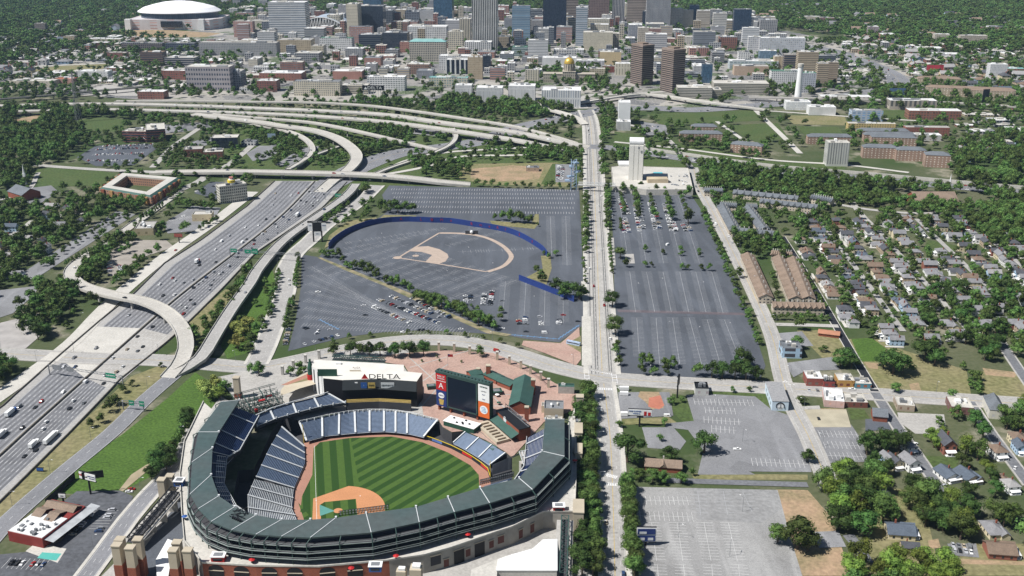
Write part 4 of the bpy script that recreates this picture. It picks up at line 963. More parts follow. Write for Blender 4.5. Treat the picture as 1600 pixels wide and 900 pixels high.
UB=[off(i,-8)for i in range(17)];UF=[off(i,12)for i in range(17)]
bank('upper_stand',UF,UB,13,25,22,st,o=SO)
for i in range(0,17):pass
aisles(UF,UB,13,25,[k*.5+.25 for k in range(32)],st,.9)
mb=MB()
for i in range(16):
 a,b=UF[i],UF[i+1]
 mb.poly([(*a,11.6),(*b,11.6),(*b,14),(*a,14)]);c,d=off(i+1,1),off(i,1);mb.poly([(*a,11.6),(*b,11.6),(*c,9),(*d,9)]);mb.poly([(*c,9),(*d,9),(*d,3),(*c,3)])
 mb.poly([(*off(i,8),8),(*off(i+1,8),8),(*off(i+1,8),9),(*off(i,8),9)]);mb.poly([(*off(i,8),8),(*off(i+1,8),8),(*off(i+1,1),8),(*off(i,1),8)])
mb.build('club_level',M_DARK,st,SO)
mb=MB();ring(mb,UF,14.5,.25);ring(mb,UF,13.9,.2);ring(mb,[off(i,8)for i in range(17)],9.3,.25)
mb.build('deck_railing',M_RAILW,st,SO)
mb=MB()
for i in(2,3,4,5):
 for t in(0,.2,.4,.6,.8):a=off(i,11)*(1-t)+off(min(16,i+1),11)*t;b=off(i,3)*(1-t)+off(min(16,i+1),3)*t;mb.beam((*a,15.4),(*b,20.2),.3)
for k in range(5):ring(mb,[off(i,10.5-k*1.7)for i in(2,3,4,5)],15.6+k,.22)
mb.build('steps_railing',M_RAILW,st,SO)
LT16,LF16=LTW[:16],LFW[:16]
bank('lower_stand',[np.array(p)for p in LF16[6:]],LT16[6:],FZ+1,3,30,st,o=SO,seat=M_SEATG)
wf0=[np.array(p)for p in GP([(460,765),(457,795),(467,818)],FZ+1)];wb0=[np.array(p)for p in GP([(398,749),(387,775),(388,815)],3)]
bank('lower_stand',res(wf0,3),res(wb0,3),FZ+1,3,26,st,seat=M_RAILW,tread=mat('bare_grey_tread',(.16,.19,.26),.6),fr=.42)
aisles(res(wf0,3),res(wb0,3),FZ+1,3,(1.5,3,4.5,6),st,1.0)
lfp=[np.array(p)for p in GP([(476,699),(477,725),(460,764)],FZ+1)];ltp=[np.array(p)for p in GP([(440,668),(420,703),(400,746)],3)]
bank('lower_stand',res(lfp,3),res(ltp,3),FZ+1,3,26,st,seat=M_SEATG)
aisles(res(lfp,4),res(ltp,4),FZ+1,3,(0,1.6,3.2,4.8,6.4,8),st,1.1)
aisles([np.array(p)for p in LF16],LT16,FZ+1,3,[6.3+.4*k for k in range(22)],st,.9)
mb=MB();pts=res(lfp,3)+[np.array(p)for p in LF16[4:]]
for i in range(len(pts)-1):mb.poly([(*pts[i],FZ),(*pts[i+1],FZ),(*pts[i+1],FZ+1.2),(*pts[i],FZ+1.2)])
mb.build('field_wall',M_BUFF,st,SO)
mb=MB()
for i in range(len(HOLE)):a,b=HOLE[i],HOLE[(i+1)%len(HOLE)];mb.poly([(*a,FZ-.05),(*b,FZ-.05),(*b,0),(*a,0)])
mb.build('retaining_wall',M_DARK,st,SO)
of=[np.array(p)for p in GP([(479,690),(512,681.5),(547,678),(575,676),(600,675),(620,676.5),(640,679),(662,684)],FZ+2.4)]
ob=[np.array(p)for p in GP([(468,661),(515,650.5),(545,645),(575,642.5),(600,642.5),(620,644),(640,647),(684,658)],.5)]
osd=empty('outfield_stand',*of[3],0);tag(osd,'curved bank of blue seats with pale aisles beyond the centre field wall','stand');OO=(*of[3],0)
bank('seating',res(of,2),res(ob,2),FZ+2.4,.5,17,osd,seat=M_SEATG,o=OO);aisles(of,ob,FZ+2.4,.5,(0,.75,1.5,2.3,3.1,4,4.9,5.8,6.98),osd,1.3,o=OO)
mb=MB();ring(mb,ob,2.2,.3);ring(mb,ob,1.4,.25)
for p in res(ob,4):mb.box(p[0],p[1],.4,.6,1.6,1.6)
mb.build('back_rail',M_RAILW,osd,OO)
rfr=[np.array(p)for p in GP([(708,693),(728,704),(748,716),(765,728)],FZ+2.4)];rfb=[np.array(p)for p in GP([(727,676),(748,685),(768,696),(790,709)],0)]
rs=empty('corner_stand',*rfr[1],0);RO_=(*rfr[1],0);tag(rs,'small wedge of pale blue seats beside the green-roofed terrace in right field','stand')
bank('seating',res(rfr,2),res(rfb,2),FZ+2.4,0,16,rs,seat=M_SEATG,o=RO_);aisles(rfr,rfb,FZ+2.4,0,(0,1,2,2.98),rs,.9,o=RO_)
wf=[np.array(p)for p in GP([(768,742),(800,733),(820,727)],FZ+1)];wb=[np.array(p)for p in GP([(770,727),(800,713),(812,708)],1)]
ws=empty('corner_stand',*wf[1],0);WO=(*wf[1],0);tag(ws,'pale grey bleachers tucked under the roof end at the right field corner','stand')
bank('seating',res(wf,2),res(wb,2),FZ+1,1,16,ws,seat=M_RAILW,o=WO)
ofw=[np.array(p)for p in smooth([(*G(*p,FZ),FZ)for p in OFW],8)]
mb=MB()
for i in range(len(ofw)-1):mb.poly([(*ofw[i][:2],FZ),(*ofw[i+1][:2],FZ),(*ofw[i+1][:2],FZ+2.6),(*ofw[i][:2],FZ+2.6)]);strip(mb,ofw[i:i+2],normals(ofw)[i:i+2],0,.5,2.6)
fw=mb.build('outfield_wall',mat('black_padding',(.012,.02,.025),.6,.1,.2),None,(*ofw[10][:2],FZ));tag(fw,'dark padded outfield wall topped by a thin yellow line','wall');mb=MB()
ring(mb,[p[:2]for p in ofw],FZ+2.72,.3)
for k in(0,len(ofw)-1):mb.beam((*ofw[k][:2],FZ),(*ofw[k][:2],FZ+14),.4)
y_=mb.build('yellow_line',mat('yellow_rail',(.75,.55,.04),.5,.1,.2),fw,(*ofw[10][:2],FZ))
for k,cc in((int(len(ofw)*.42),(.5,.02,.02)),(int(len(ofw)*.76),(.5,.02,.02)),(int(len(ofw)*.86),(.5,.03,.03)),(int(len(ofw)*.55),(.1,.2,.5))):
 mb=MB();a,b=ofw[k][:2]-(0,.12),ofw[min(k+1,len(ofw)-1)][:2]-(0,.12);mb.poly([(*a,FZ+.5),(*b,FZ+.5),(*b,FZ+2.2),(*a,FZ+2.2)]);mb.build('wall_sign',mat('sign_%s'%(cc,),cc,.5),fw,(*ofw[10][:2],FZ))
pf=[np.array(p)for p in GP([(402,668),(432,656),(467,646),(502,637),(540,631)],6)];pb=[np.array(p)for p in GP([(396,654),(425,641),(461,630),(494,622),(513,616)],10)]
pv=empty('outfield_stand',*pf[2],0);PO=(*pf[2],0);tag(pv,'raised left field deck of blue seats on a base coloured dark for shade below the scoreboard building','stand')
bank('seating',res(pf,2),res(pb,2),6,10,9,pv,seat=M_SEATG,o=PO);aisles(pf,pb,6,10,(.9,1.9,2.9,3.98),pv,1.3,o=PO)
mb=MB()
for i in range(4):
 a,b=pf[i],pf[i+1];mb.poly([(*a,5),(*b,5),(*b,6.8),(*a,6.8)]);c,d=pb[i+1],pb[i];mb.poly([(*a,5),(*b,5),(*c,0),(*d,0)]);mb.poly([(*d,0),(*c,0),(*c,11),(*d,11)])
mb.build('fascia',M_DARK,pv,PO);mb=MB();ring(mb,pf,7.2,.3);ring(mb,pb,11.8,.5)  # dark fascia colour stands in for the shade under the raised seats
for k in range(9):p=res(pf,2)[k];mb.cyl(p[0],p[1],6.6,8.2,.55,.55,8)
mb.build('front_rail',M_RAILW,pv,PO)
oo=lambda i,d:ROW[i]-INW[i]*d
mb=MB()
for i in range(16):
 mb.poly([(*oo(i,-2),12),(*oo(i+1,-2),12),(*oo(i+1,-2),RZ-.9),(*oo(i,-2),RZ-.9)]);mb.poly([(*UB[i],12),(*UB[i+1],12),(*UB[i+1],25),(*UB[i],25)])
mb.build('rear_wall',mat('blue_black_wall',(.022,.026,.045),.7,.2,.1),st,SO)
for z,d in((23,3.2),(19.3,4.2),(15.8,4.8)):
 mb=MB()
 for i in range(16):a,b,c,e=oo(i,-2),oo(i+1,-2),oo(i+1,d),oo(i,d);mb.poly([(*a,z),(*b,z),(*c,z),(*e,z)]);mb.poly([(*a,z-.4),(*b,z-.4),(*c,z-.4),(*e,z-.4)])
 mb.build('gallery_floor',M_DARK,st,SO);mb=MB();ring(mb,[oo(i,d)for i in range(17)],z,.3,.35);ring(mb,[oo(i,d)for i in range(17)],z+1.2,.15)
 mb.build('gallery_rail',mat('greenish_steel',(.30,.35,.33),.5,.2,.3),st,SO)
R2=res([oo(i,3.6)for i in range(17)],2);R3=res([np.array(p)for p in ROW],2)
for a,b in zip(R2,R3):
 mb=MB();mb.beam((*a,12),(*a,RZ-2),.5);mb.beam((*a,RZ-2),(*b,RZ-.4),.4);mb.beam((*a,19.3),(*b,23),.3);mb.build('steel_column',M_STEELG,st,SO)
mb=MB();rr=random.Random(5);R4=res([oo(i,-1.9)for i in range(17)],6)
for k in range(0,len(R4)-1,1):
 if rr.random()<.55:continue
 a,b=R4[k],R4[k+1];z=rr.choice((12.6,12.6,16.4,20));d=(b-a);d=d/np.linalg.norm(d);n_=np.array((-d[1],d[0]))*(.1 if True else 0)
 for q in range(3):p=a+(b-a)*(q+.2)/3;s_=p+d*1.1;w_=-INW[min(15,k//6)]*.25;mb.poly([(*(p+w_),z),(*(s_+w_),z),(*(s_+w_),z+1.8),(*(p+w_),z+1.8)])
mb.build('gallery_window',mat('hazy_glass',(.28,.34,.42),.3,.3,1.0),st,SO)
CO=[(318,628),(288,690),(281,740),(284,800),(288,846),(316,880),(400,885),(500,886),(608,876),(662,868),(703,857),(738,845),(775,832),(800,824),(845,802),(850,800),(898,800),(900,750),(900,675),(897,640)]
COW=[np.array(G(*p,12))for p in CO];inner=[oo(i,-2)for i in range(17)]
mb=MB();poly_=[tuple(p)for p in COW]+[tuple(p)for p in inner[::-1]]
tr=tessellate_polygon([[Vector((*p,0))for p in poly_]])
for t in tr:mb.poly([(*poly_[i],12)for i in t]);mb.poly([(*poly_[i],11)for i in t])
mb.build('concourse',M_CONC_L,st,SO)
mb=MB();mw=MB();mc=MB()
for i in range(len(COW)-1):
 a,b=COW[i],COW[i+1];t=mw if 5<=i<8 else mc
 t.poly([(*a,-.2),(*b,-.2),(*b,12),(*a,12)],0);mb.beam((*a,12.5),(*b,12.5),.5,1.0)
mw.build('brick_wall',M_BRICK,st,SO);mc.build('concrete_wall',mat('panel_concrete',(.36,.34,.30),.85,.2,.2),st,SO);mb.build('parapet',M_CONC_L,st,SO)
M_LETTERBLK=mat('near_black',(.01,.01,.012),.5)
def opening(i,t,w,z0,z1,m,arch=False,name='arched_opening'):
 a,b=COW[i],COW[i+1];d=b-a;L=np.linalg.norm(d);d/=L;n_=np.array((d[1],-d[0]))*.12;c=a+d*L*t;mb=MB()
 if n_[1]>0:n_=-n_
 P=[(-w/2,z0),(w/2,z0),(w/2,z1)]+([(w/2*cos(k*pi/8),z1+w*.3*sin(k*pi/8))for k in range(1,8)]if arch else[])+[(-w/2,z1)]
 mb.poly([(*(c+d*x+n_),z)for x,z in P]);mb.build(name,m,st,SO);mb=MB()
 if arch:mb.beam((*(c-d*w/2+n_*2),z1-1.0),(*(c+d*w/2+n_*2),z1-1.0),.4)
 else:mb.beam((*(c-d*(w/2+.3)+n_*2),z1+.2),(*(c+d*(w/2+.3)+n_*2),z1+.2),.5)
 mb.build('lintel',M_BUFF,st,SO)
for i,ts in((5,(.25,.72)),(6,(.2,.6)),(7,(.1,.5))):
 for t in ts:opening(i,t,8.2,2,9,M_LETTERBLK,True)
M_DOORR=mat('brown_door',(.14,.05,.04),.6,.2,.3)
for i,t,w,z0,z1,m in((9,.45,6,4,10,M_DARK),(9,.85,3,1,6,M_DOORR),(10,.4,6.5,0,9.5,M_LETTERBLK),(10,.8,3,3,8,M_DOORR),(11,.3,6.5,0,9.5,M_LETTERBLK),(11,.8,3,3,8,M_DOORR),(12,.3,4,4,9,M_DOORR),(13,.3,3,2,8,M_DOORR),(13,.7,3,2,8,M_DOORR)):opening(i,t,w,z0,z1,m,name='doorway')
def box_at(name,px,py,z,sx,sy,sz,a,m,label,cat,top=None,group=None,parts=None):
 x,y=G(px,py,z);r=empty(name,x,y,z,a);mb=MB();mb.box(0,0,0,sx,sy,sz);mb.build('body',m,r)
 mb=MB();mb.box(0,0,sz,sx+.8,sy+.8,.4);mb.build('roof',top or M_WHITE,r);mb=MB();mb.box(0,0,sz+.4,sx*.7,sy*.7,.12);mb.build('roof_panel',M_GREY,r)
 mb=MB();mb.box(0,-sy/2-.05,.9,sx*.7,.1,sz*.45);mb.build('counter_window',M_GLASS,r);tag(r,label,cat,group);return r
M_REDB=mat('red_paint',(.45,.02,.02),.5,.1,.2);M_BLUEB=mat('blue_paint_solid',(.03,.10,.32),.5,.1,.2)
box_at('kiosk',342,875,12,7,4.5,3.2,0,M_REDB,'red kiosk with white-edged flat roof on the concourse above the brick arches','kiosk')
box_at('kiosk',587,890,12,6.5,4.5,3.2,0,M_BLUEB,'blue kiosk with white-edged flat roof on the concourse','kiosk')
box_at('kiosk',873,797,12,6.5,4.5,3.2,0,M_REDB,'red kiosk on the pale eastern concourse above the truss stairs','kiosk')
box_at('kiosk',281,757,12,5.5,5,3.2,-HD,M_BLUEB,'small blue and cream kiosk at the head of the western stairs','kiosk')
_last=[None]
def umbrella(px,py,z,m,label,gr=None,r=1.7):
 x,y=G(px,py,z);e=empty('sunshade',x,y,z);mb=MB()
 for k in range(8):a0,a1=k*pi/4,(k+1)*pi/4;mb.poly([(r*cos(a0),r*sin(a0),2.3),(r*cos(a1),r*sin(a1),2.3),(0,0,3.0)])
 mb.build('canopy',m,e);mb=MB();mb.cyl(0,0,0,2.9,.06,.06,5);mb.cyl(0,0,.7,.75,.7,.7,8);mb.build('pole',M_BLACK,e);tag(e,label,'sunshade',gr);_last[0]=e
for px,py,z,m,l in((394,880,12,M_REDB,'red sunshade over a table by the brick-arched concourse edge'),(619,874,12,M_REDB,'red sunshade beside the rooftop plant on the concourse'),(549,893,12,M_REDB,'red sunshade near the blue kiosk'),(731,840,12,M_REDB,'pinkish red sunshade on the narrow concourse over the dark doorways'),(748,828,12,M_REDB,'dark red sunshade at the foot of the gallery wall'),(898,724,12,M_REDB,'red sunshade on the east walkway beside the avenue trees'),(289,812,12,M_BLUEB,'dark blue sunshade on the western concourse')):umbrella(px,py,z,m,l)
for x0,y0,sx,sy,z0,z1,lb in((627,905,5,4,0,15,'cream stair tower beside white plant boxes at the concourse edge'),(650,903,6,6,0,16,'cream stair tower with white rooftop box at the concourse edge')):
 x,y=G(x0,y0-12,14);r=empty('stair_tower',x,y,0,-HD);mb=MB();mb.box(0,0,z0,sx,sy,z1);mb.build('shaft',M_BUFF,r);mb=MB();mb.box(.3,.3,z1,sx*.7,sy*.6,1.4);mb.build('cap',M_WHITE,r);tag(r,lb,'tower')
def brick_tower(px,py,ztop,sx,sy,label,brickh=.55,gr=None,zb=0):
 x,y=G(px,py,ztop);r=empty('brick_tower',x,y,zb,-HD);h=ztop-zb;mb=MB();mb.box(0,0,0,sx+.3,sy+.3,h*brickh);mb.build('shaft',M_BRICK,r)
 mb=MB();mb.box(0,0,h*brickh,sx,sy,h*(1-brickh)-.6);mb.box(0,0,h-.6,sx+.6,sy+.6,.6);mb.build('stone_cap',M_BUFF,r);tag(r,label,'tower',gr)
for i,(px,py,zt,l)in enumerate(((182,850,24,'outer brick and stone pier of the western gate nearest the street'),(203,854,24,'brick and stone pier of the western gate beside the black truss'),(187,841,24,'rear pier of the western gate half hidden by its neighbour'),(215,841,24,'rear pier of the western gate at the foot of the stairs'),(270,858,22,'brick and stone pier next to the white tent roof'),(293,858,22,'brick and stone pier at the corner of the arched brick wall'),(276,846,22,'rear pier behind the white tent roof'))):
 brick_tower(px,py,zt,4.4,4,l,.5)
for px,py,l in((265,742,'tall grey stone pier at the head of the west stairs'),(252,748,'grey stone pier with hollow top beside the west stairs'),(369,589,'grey pier with brick foot at the roof end by the olive tree')):brick_tower(px,py,17,4.2,4,l,.0 if px<300 else .25)
for k in range(14):
 px,py=rr.uniform(660,840),rr.uniform(580,650)
 if inpoly(np.array([px]),np.array([py]),[(655,600),(700,560),(760,560),(780,585),(730,580),(690,578),(672,600),(668,640),(690,660)])[0]or inpoly(np.array([px]),np.array([py]),[(770,612),(805,625),(808,645),(775,655)])[0]:umbrella(px,py,0,M_PAD if k%3 else M_WHITE,None);auto(_last[0],('shade umbrella over a plaza table','crossing'),'sunshade','umbrellas on the plaza')
for i,(px,py,sx,sy,l)in enumerate(((904,668,5,14,'long cream stair block beside the avenue trees'),(904,700,4.5,13,'grey ribbed stair block by the walkway above the avenue trees'),(904,790,6,14,'buff stair block at the south end of the avenue tree row'),(906,618,5,5,'stone gate pier at the north end of the avenue tree row'))):brick_tower(px,py,15,sx,sy,l,0)
def truss(name,a,b,za,zb,w,m,label,n=12):
 A,B=np.array((*G(*a,za),za)),np.array((*G(*b,zb),zb));d=B-A;L=np.linalg.norm(d);d/=L;nn=np.array((-d[1],d[0],0));nn/=np.linalg.norm(nn);r=empty(name,A[0],A[1],0);O=(A[0],A[1],0)
 mb=MB()
 for s in(-1,1):
  for dz in(0,3):mb.beam(A+nn*s*w/2+(0,0,dz),B+nn*s*w/2+(0,0,dz),.6)
  for k in range(n):p=A+d*L*k/n;q=A+d*L*(k+1)/n;mb.beam(p+nn*s*w/2+(0,0,3*(k%2)),q+nn*s*w/2+(0,0,3*((k+1)%2)),.34)
 for k in range(n+1):p=A+d*L*k/n;mb.beam(p+nn*w/2+(0,0,3),p-nn*w/2+(0,0,3),.22)
 for k in range(n):p=A+d*L*k/n;q=A+d*L*(k+1)/n;mb.beam(p+nn*w/2*(1 if k%2 else-1)+(0,0,3),q-nn*w/2*(1 if k%2 else-1)+(0,0,3),.22)
 mb.build('steel_truss',m,r,O);mb=MB();mb.beam(A,B,w,.4);mb.build('stair_flight',M_DARK,r,O);mb=MB()  # dark floor colour stands in for the deep shade along the truss
 for s in(-1,1):mb.beam(A+nn*s*(w/2+1.6)+(0,0,-.5),B+nn*s*(w/2+1.6)+(0,0,-.5),2.2,.5)
 mb.build('ramp_floor',M_CONC,r,O)
 for k in range(1,n,3):p=A+d*L*k/n;mb=MB();mb.box(p[0],p[1],-.2,w,1,p[2]);mb.build('support',M_CONC,r,O)
 tag(r,label,'stairs')
truss('truss_stairs',(274,768),(205,848),12,6,5,M_BLACK,'black steel truss over the long western entrance ramp')
truss('truss_stairs',(883,812),(880,902),12,4,4,M_STEELG,'green steel truss over the eastern stairs beside the avenue trees')
def tent(name,pp,z,label,m=M_WHITE,under=M_DARK):
 P=ccw(GP(pp,z));c=(sum(p[0]for p in P)/len(P),sum(p[1]for p in P)/len(P));r=empty(name,*c,0);mb=MB();tri=tessellate_polygon([[Vector((*p,0))for p in P]])
 for t in tri:mb.poly([(*P[i],z)for i in t]);mb.poly([(*P[i],z-.5)for i in t])
 n=len(P)
 for i in range(n):mb.wall(P[i],P[(i+1)%n],z-.5,z)
 mb.build('roof',m,r,(*c,0));mb=MB()
 for i in range(n):a,b=np.array(P[i]),np.array(P[(i+1)%n]);cc=np.array(c);mb.wall(a+(cc-a)*.02,b+(cc-b)*.02,0,z-.5)
 mb.build('side',under,r,(*c,0));tag(r,label,'tent' if 'tent' in name else 'building')
tent('tent',[(245,900),(243,875),(262,842),(273,846),(268,870),(262,905)],7,'white membrane roof squeezed between the west ramp and the brick piers',under=M_CONC_L)
tent('tent',[(775,891),(778,874),(800,866),(832,857),(848,843),(871,842),(871,891)],9,'bright white stepped membrane roof below the concrete panel wall',under=M_CONC_L)
tent('annex',[(735,905),(736,890),(790,868),(800,868),(778,876),(776,905)],8,'pale angular annex roof beside the white membrane',m=M_CONC_L)
for a,b,l in(((530,806),(608,796),'dark floodlight rack standing on the roof behind home plate'),((750,757),(803,744),'dark floodlight rack on the roof above the first base side')):
 A,B=np.array(G(*a,RZ)),np.array(G(*b,RZ));r=empty('floodlight_rack',A[0],A[1],RZ);mb=MB();n=16
 for z in(0,1.5,3):mb.beam((*A,RZ+z),(*B,RZ+z),.25)
 for k in range(n+1):
  p=A+(B-A)*k/n;mb.beam((*p,RZ-.5),(*p,RZ+3),.2)
  if k<n:q=A+(B-A)*(k+1)/n;mb.beam((*p,RZ),(*q,RZ+3),.15)
 mb.build('frame',M_BLACK,r,(A[0],A[1],RZ))
 mb=MB()
 for k in range(n):
  for z in(.7,2.2):p=A+(B-A)*(k+.5)/n;mb.box(p[0],p[1]-.2,RZ+z,.8,.5,.7)
 mb.build('lamps',M_GREY,r,(A[0],A[1],RZ));tag(r,l,'floodlights')
mb=MB();x,y=G(372,805,RZ);
for k in range(12):mb.beam((x+rr.uniform(-6,6),y+rr.uniform(-4,6),RZ+.3),(x+rr.uniform(-6,6),y+rr.uniform(-4,6),RZ+rr.uniform(.5,3)),.35)
for k in range(5):mb.box(x+k*1.2-2,y-3-k*.8,RZ,1.4,1.4,1.2,.3)
tag(mb.build('camera_platform',M_BLACK,None,(x,y,RZ)),'cluster of black rooftop equipment on the curving teal roof','equipment')
# plaza and its things
struct(sheet('plaza',[(640,552),(700,548),(770,552),(820,572),(868,600),(900,615),(900,640),(850,660),(800,716),(790,707),(760,689),(727,674),(706,676),(692,668),(685,657),(662,650),(655,610),(632,572),(560,560)],M_BRICKP))
struct(sheet('plaza',[(340,590),(440,570),(490,556),(640,546),(640,552),(560,560),(632,575),(655,612),(662,650),(612,642),(540,642),(467,658),(440,652),(380,640)],M_CONC))
struct(sheet('plaza',[(818,533),(876,537),(905,512),(908,562),(900,572),(850,552),(815,540)],M_BRICKP));struct(sheet('grass_verge',[(885,538),(908,525),(908,552)],M_DRY));struct(sheet('pavement',[(909,495),(923,495),(925,572),(909,572)],M_CONC_L))
for a,b in(((640,575),(735,548)),((655,600),(700,570)),((690,600),(655,640)),((770,620),(800,650)),((765,635),(810,636)),((765,618),(812,617)),((640,560),(690,605))):
 A,B=np.array(G(*a)),np.array(G(*b));d=B-A;d/=np.linalg.norm(d);n_=np.array((-d[1],d[0]))*.5;struct(sheet('plaza_band',[tuple(A-n_),tuple(B-n_),tuple(B+n_),tuple(A+n_)],M_CONC,world=True))
struct(sheet('stadium_apron',[(200,860),(262,770),(300,680),(345,620),(380,640),(300,800),(330,900),(860,900),(905,700),(905,620),(925,620),(925,960),(100,960)],M_CONC))
struct(sheet('under_deck_shade',[(222,862),(284,778),(290,835),(270,868),(238,906),(205,906)],M_LOT));struct(sheet('stadium_apron',[(590,850),(900,770),(908,910),(590,910)],M_CONC))  # first sheet: dark colour painted in for the deep shade under the deck
zr=HT(597,G(592,626,6)[1]);P=GP([(491,562),(631,570),(631,580),(660,583),(651,596),(592,592),(535,594),(505,591),(502,582),(487,572)],zr)
P=ccw(P);c=(sum(p[0]for p in P)/len(P),sum(p[1]for p in P)/len(P));sbd=empty('pavilion',*c,0);CB=(*c,0);tag(sbd,'white-roofed entertainment pavilion with a curved black front and dark raised letters','pavilion')
mb=MB()
for i in range(len(P)):mb.wall(P[i],P[(i+1)%len(P)],0,zr,1 if(P[i][1]+P[(i+1)%len(P)][1])/2<c[1]-8 else 0)
mb.build('wall',[facade((.72,.72,.7),(.05,.06,.07),6,20,.35,.9),M_LETTERBLK],sbd,CB);mb=MB()
for t in tessellate_polygon([[Vector((*p,0))for p in P]]):mb.poly([(*P[i],zr)for i in t])
mb.build('roof',mat('cream_membrane',(.66,.64,.58),.7,.1,.1),sbd,CB);mb=MB()
fr_=[np.array(p)for p in GP([(505,591),(535,594),(592,592),(651,596)],zr)]
for i in range(1,3):a,b=fr_[i]-(0,.3),fr_[i+1]-(0,.3);a2,b2=a-(0,3.2),b-(0,3.2);mb.poly([(*a2,zr-6.5),(*b2,zr-6.5),(*b,zr+.2),(*a,zr+.2)]);mb.poly([(*a2,zr-6.5),(*b2,zr-6.5),(*b,zr-8),(*a,zr-8)])
mb.build('black_front',mat('front_black',(.025,.03,.032),.6,.1,.2),sbd,CB);mb=MB()
for i in range(1,3):a,b=fr_[i]-(0,.5),fr_[i+1]-(0,.5);mb.poly([(*a,0),(*b,0),(*b,zr-7),(*a,zr-7)])
mb.build('dark_hall',M_LETTERBLK,sbd,CB);gf=[np.array(p)for p in GP([(540,631),(592,629),(642,632)],6)];gb=[p+(0,2.6)for p in gf]
bank('gold_seating',res(gf,4),res(gb,4),6,8,3,sbd,seat=M_GOLD,tread=M_DARK,o=CB);mb=MB()
for i in range(2):mb.poly([(*gf[i],0),(*gf[i+1],0),(*gf[i+1],7),(*gf[i],7)])
mb.poly([(*gf[0],0),(*gb[0],0),(*gb[0],9),(*gf[0],7)]);mb.poly([(*gf[2],0),(*gb[2],0),(*gb[2],9),(*gf[2],7)])
mb.build('base',M_DARK,sbd,CB)
mid=(fr_[2]+fr_[1])/2
def T3(x,y,z):return(x-c[0],y-c[1],z)
cx_,cy_=G(594,592,zr)
text('DELTA',5.2,M_LETTERBLK,sbd,T3(cx_+3,cy_-.5,zr+1.9),(pi/2-.1,0,0),sx=1.45)
mb=MB();ax,ay=G(570,592,zr);mb.poly([(ax-2.6,ay,zr),(ax+2.6,ay,zr),(ax,ay,zr+4.2)]);mb.poly([(ax-2.6,ay-.05,zr),(ax+2.6,ay-.05,zr),(ax,ay-.05,zr+1.3)]);mb.build('red_triangle',M_REDB,sbd,CB)
for x0,x1,m,s in((564,574,M_BLUEB,'I'),(575,587,M_GOLD,'FORD'),(595,617,M_RAILW,'CENTURY 21')):
 a=G((x0+x1)/2,600,zr-3);wd=(x1-x0)*.43;mb=MB();mb.box(a[0],fr_[2][1]-3.9,zr-5.5,wd,.2,4.4);mb.build('front_sign',m,sbd,CB);text(s,1.5,M_LETTERBLK if m!=M_BLUEB else M_WHITE,sbd,T3(a[0],fr_[2][1]-4.1,zr-3.3),(pi/2,0,0))
for k,x0 in enumerate((556,625)):a=G(x0,600,zr-2);mb=MB();mb.box(a[0],fr_[2][1]-2.6,zr-2.6,2,.3,1.2);mb.build('vent',M_WHITE,sbd,CB)
text('PLAZA',1.8,M_DOORR,sbd,T3(*G(557,577,zr),zr+1.2),(pi/2-.1,0,0));mb=MB();a=G(555,580,zr);mb.box(a[0],a[1],zr,8,.6,.8);mb.build('roof_box',M_BUFF,sbd,CB);mb=MB();a=G(529,569,zr);mb.box(a[0],a[1],zr,4,2,1.4);mb.build('roof_box',M_WHITE,sbd,CB);mb=MB();a=G(524,590,zr);mb.box(a[0]-6,a[1]+2.5,zr,14,.5,5.5);mb.build('roof_screen',M_PAD,sbd,CB)
truss('walkway',(520,561),(602,565),6,6,3.5,M_STEELG,'green steel footbridge running behind the white pavilion roof',14)
A,B=np.array(G(682,641)),np.array(G(766,664));zA,zB=HT(583,A[1]),HT(603,B[1]);zt=(zA+zB)/2;d=(B-A);L=np.linalg.norm(d);d/=L;a_=atan2(d[1],d[0]);vb=empty('video_board',A[0],A[1],0,a_)
tag(vb,'huge dark video screen flanked by tall advertising panels on the brick plaza','video board')
mb=MB();mb.box(L/2,2.2,5,L,4,zt-4.5);mb.build('housing',M_PAD,vb);mb=MB();mb.box(L/2,2,zt+.5,L,5,1.4)
for k in range(16):mb.box(L*(k+.5)/16,1,zt+1.8,1,1,1)
mb.build('light_bar',M_STEELG,vb);mb=MB()
for x in(1.5,L*.25,L*.5,L*.75,L-1.5):mb.box(x,2.2,0,1.2,2.5,5)
mb.build('legs',M_BRICK,vb);mb=MB();s0,s1=L*.22,L*.76;mb.box((s0+s1)/2,0,5.4,s1-s0,.3,zt-5.8);mb.build('screen',mat('screen_glass',(.008,.012,.025),.25,.1,.2),vb);mb=MB()
for x in(s0,s1):mb.box(x,-.05,5.2,.9,.6,zt-5.2)
mb.box((s0+s1)/2,-.05,4.9,s1-s0+.9,.6,.9);mb.box((s0+s1)/2,-.05,zt-.7,s1-s0+.9,.6,.9);mb.build('screen_frame',M_STEELG,vb)
M_ORNG=mat('orange_panel',(.65,.14,.03),.5,.05,.1);M_NAVY=mat('navy_panel',(.02,.04,.16),.5,.05,.1)
hz=zt-4.6
for x,w_,z0,h_,m in((L*.105,L*.19,4.6+hz*.5,hz*.5,M_REDB),(L*.105,L*.19,4.6,hz*.49,M_NAVY),(L*.89,L*.2,4.6+hz*.48,hz*.52,M_WHITE),(L*.89,L*.2,4.6,hz*.47,M_ORNG)):
 mb=MB();mb.box(x,-.15,z0,w_,.3,h_);mb.build('advert_panel',m,vb)
def T(s,sz,m,x,z,sx=1):text(s,sz,m,vb,(x,-.42,z),(pi/2,0,0),sx=sx)
T('BANK OF',1.5,M_WHITE,L*.105,4.6+hz*.93);T('AMERICA',1.5,M_WHITE,L*.105,4.6+hz*.86);T('A',6,M_WHITE,L*.105,4.6+hz*.64);mb=MB();mb.box(L*.105,-.4,4.6+hz*.78,L*.18,.1,.3)
for r_,x,z in((2.6,L*.105,4.6+hz*.34),):mb.poly([(x+r_*cos(k*pi/8),-.38,z+r_*.85*sin(k*pi/8))for k in range(16)])
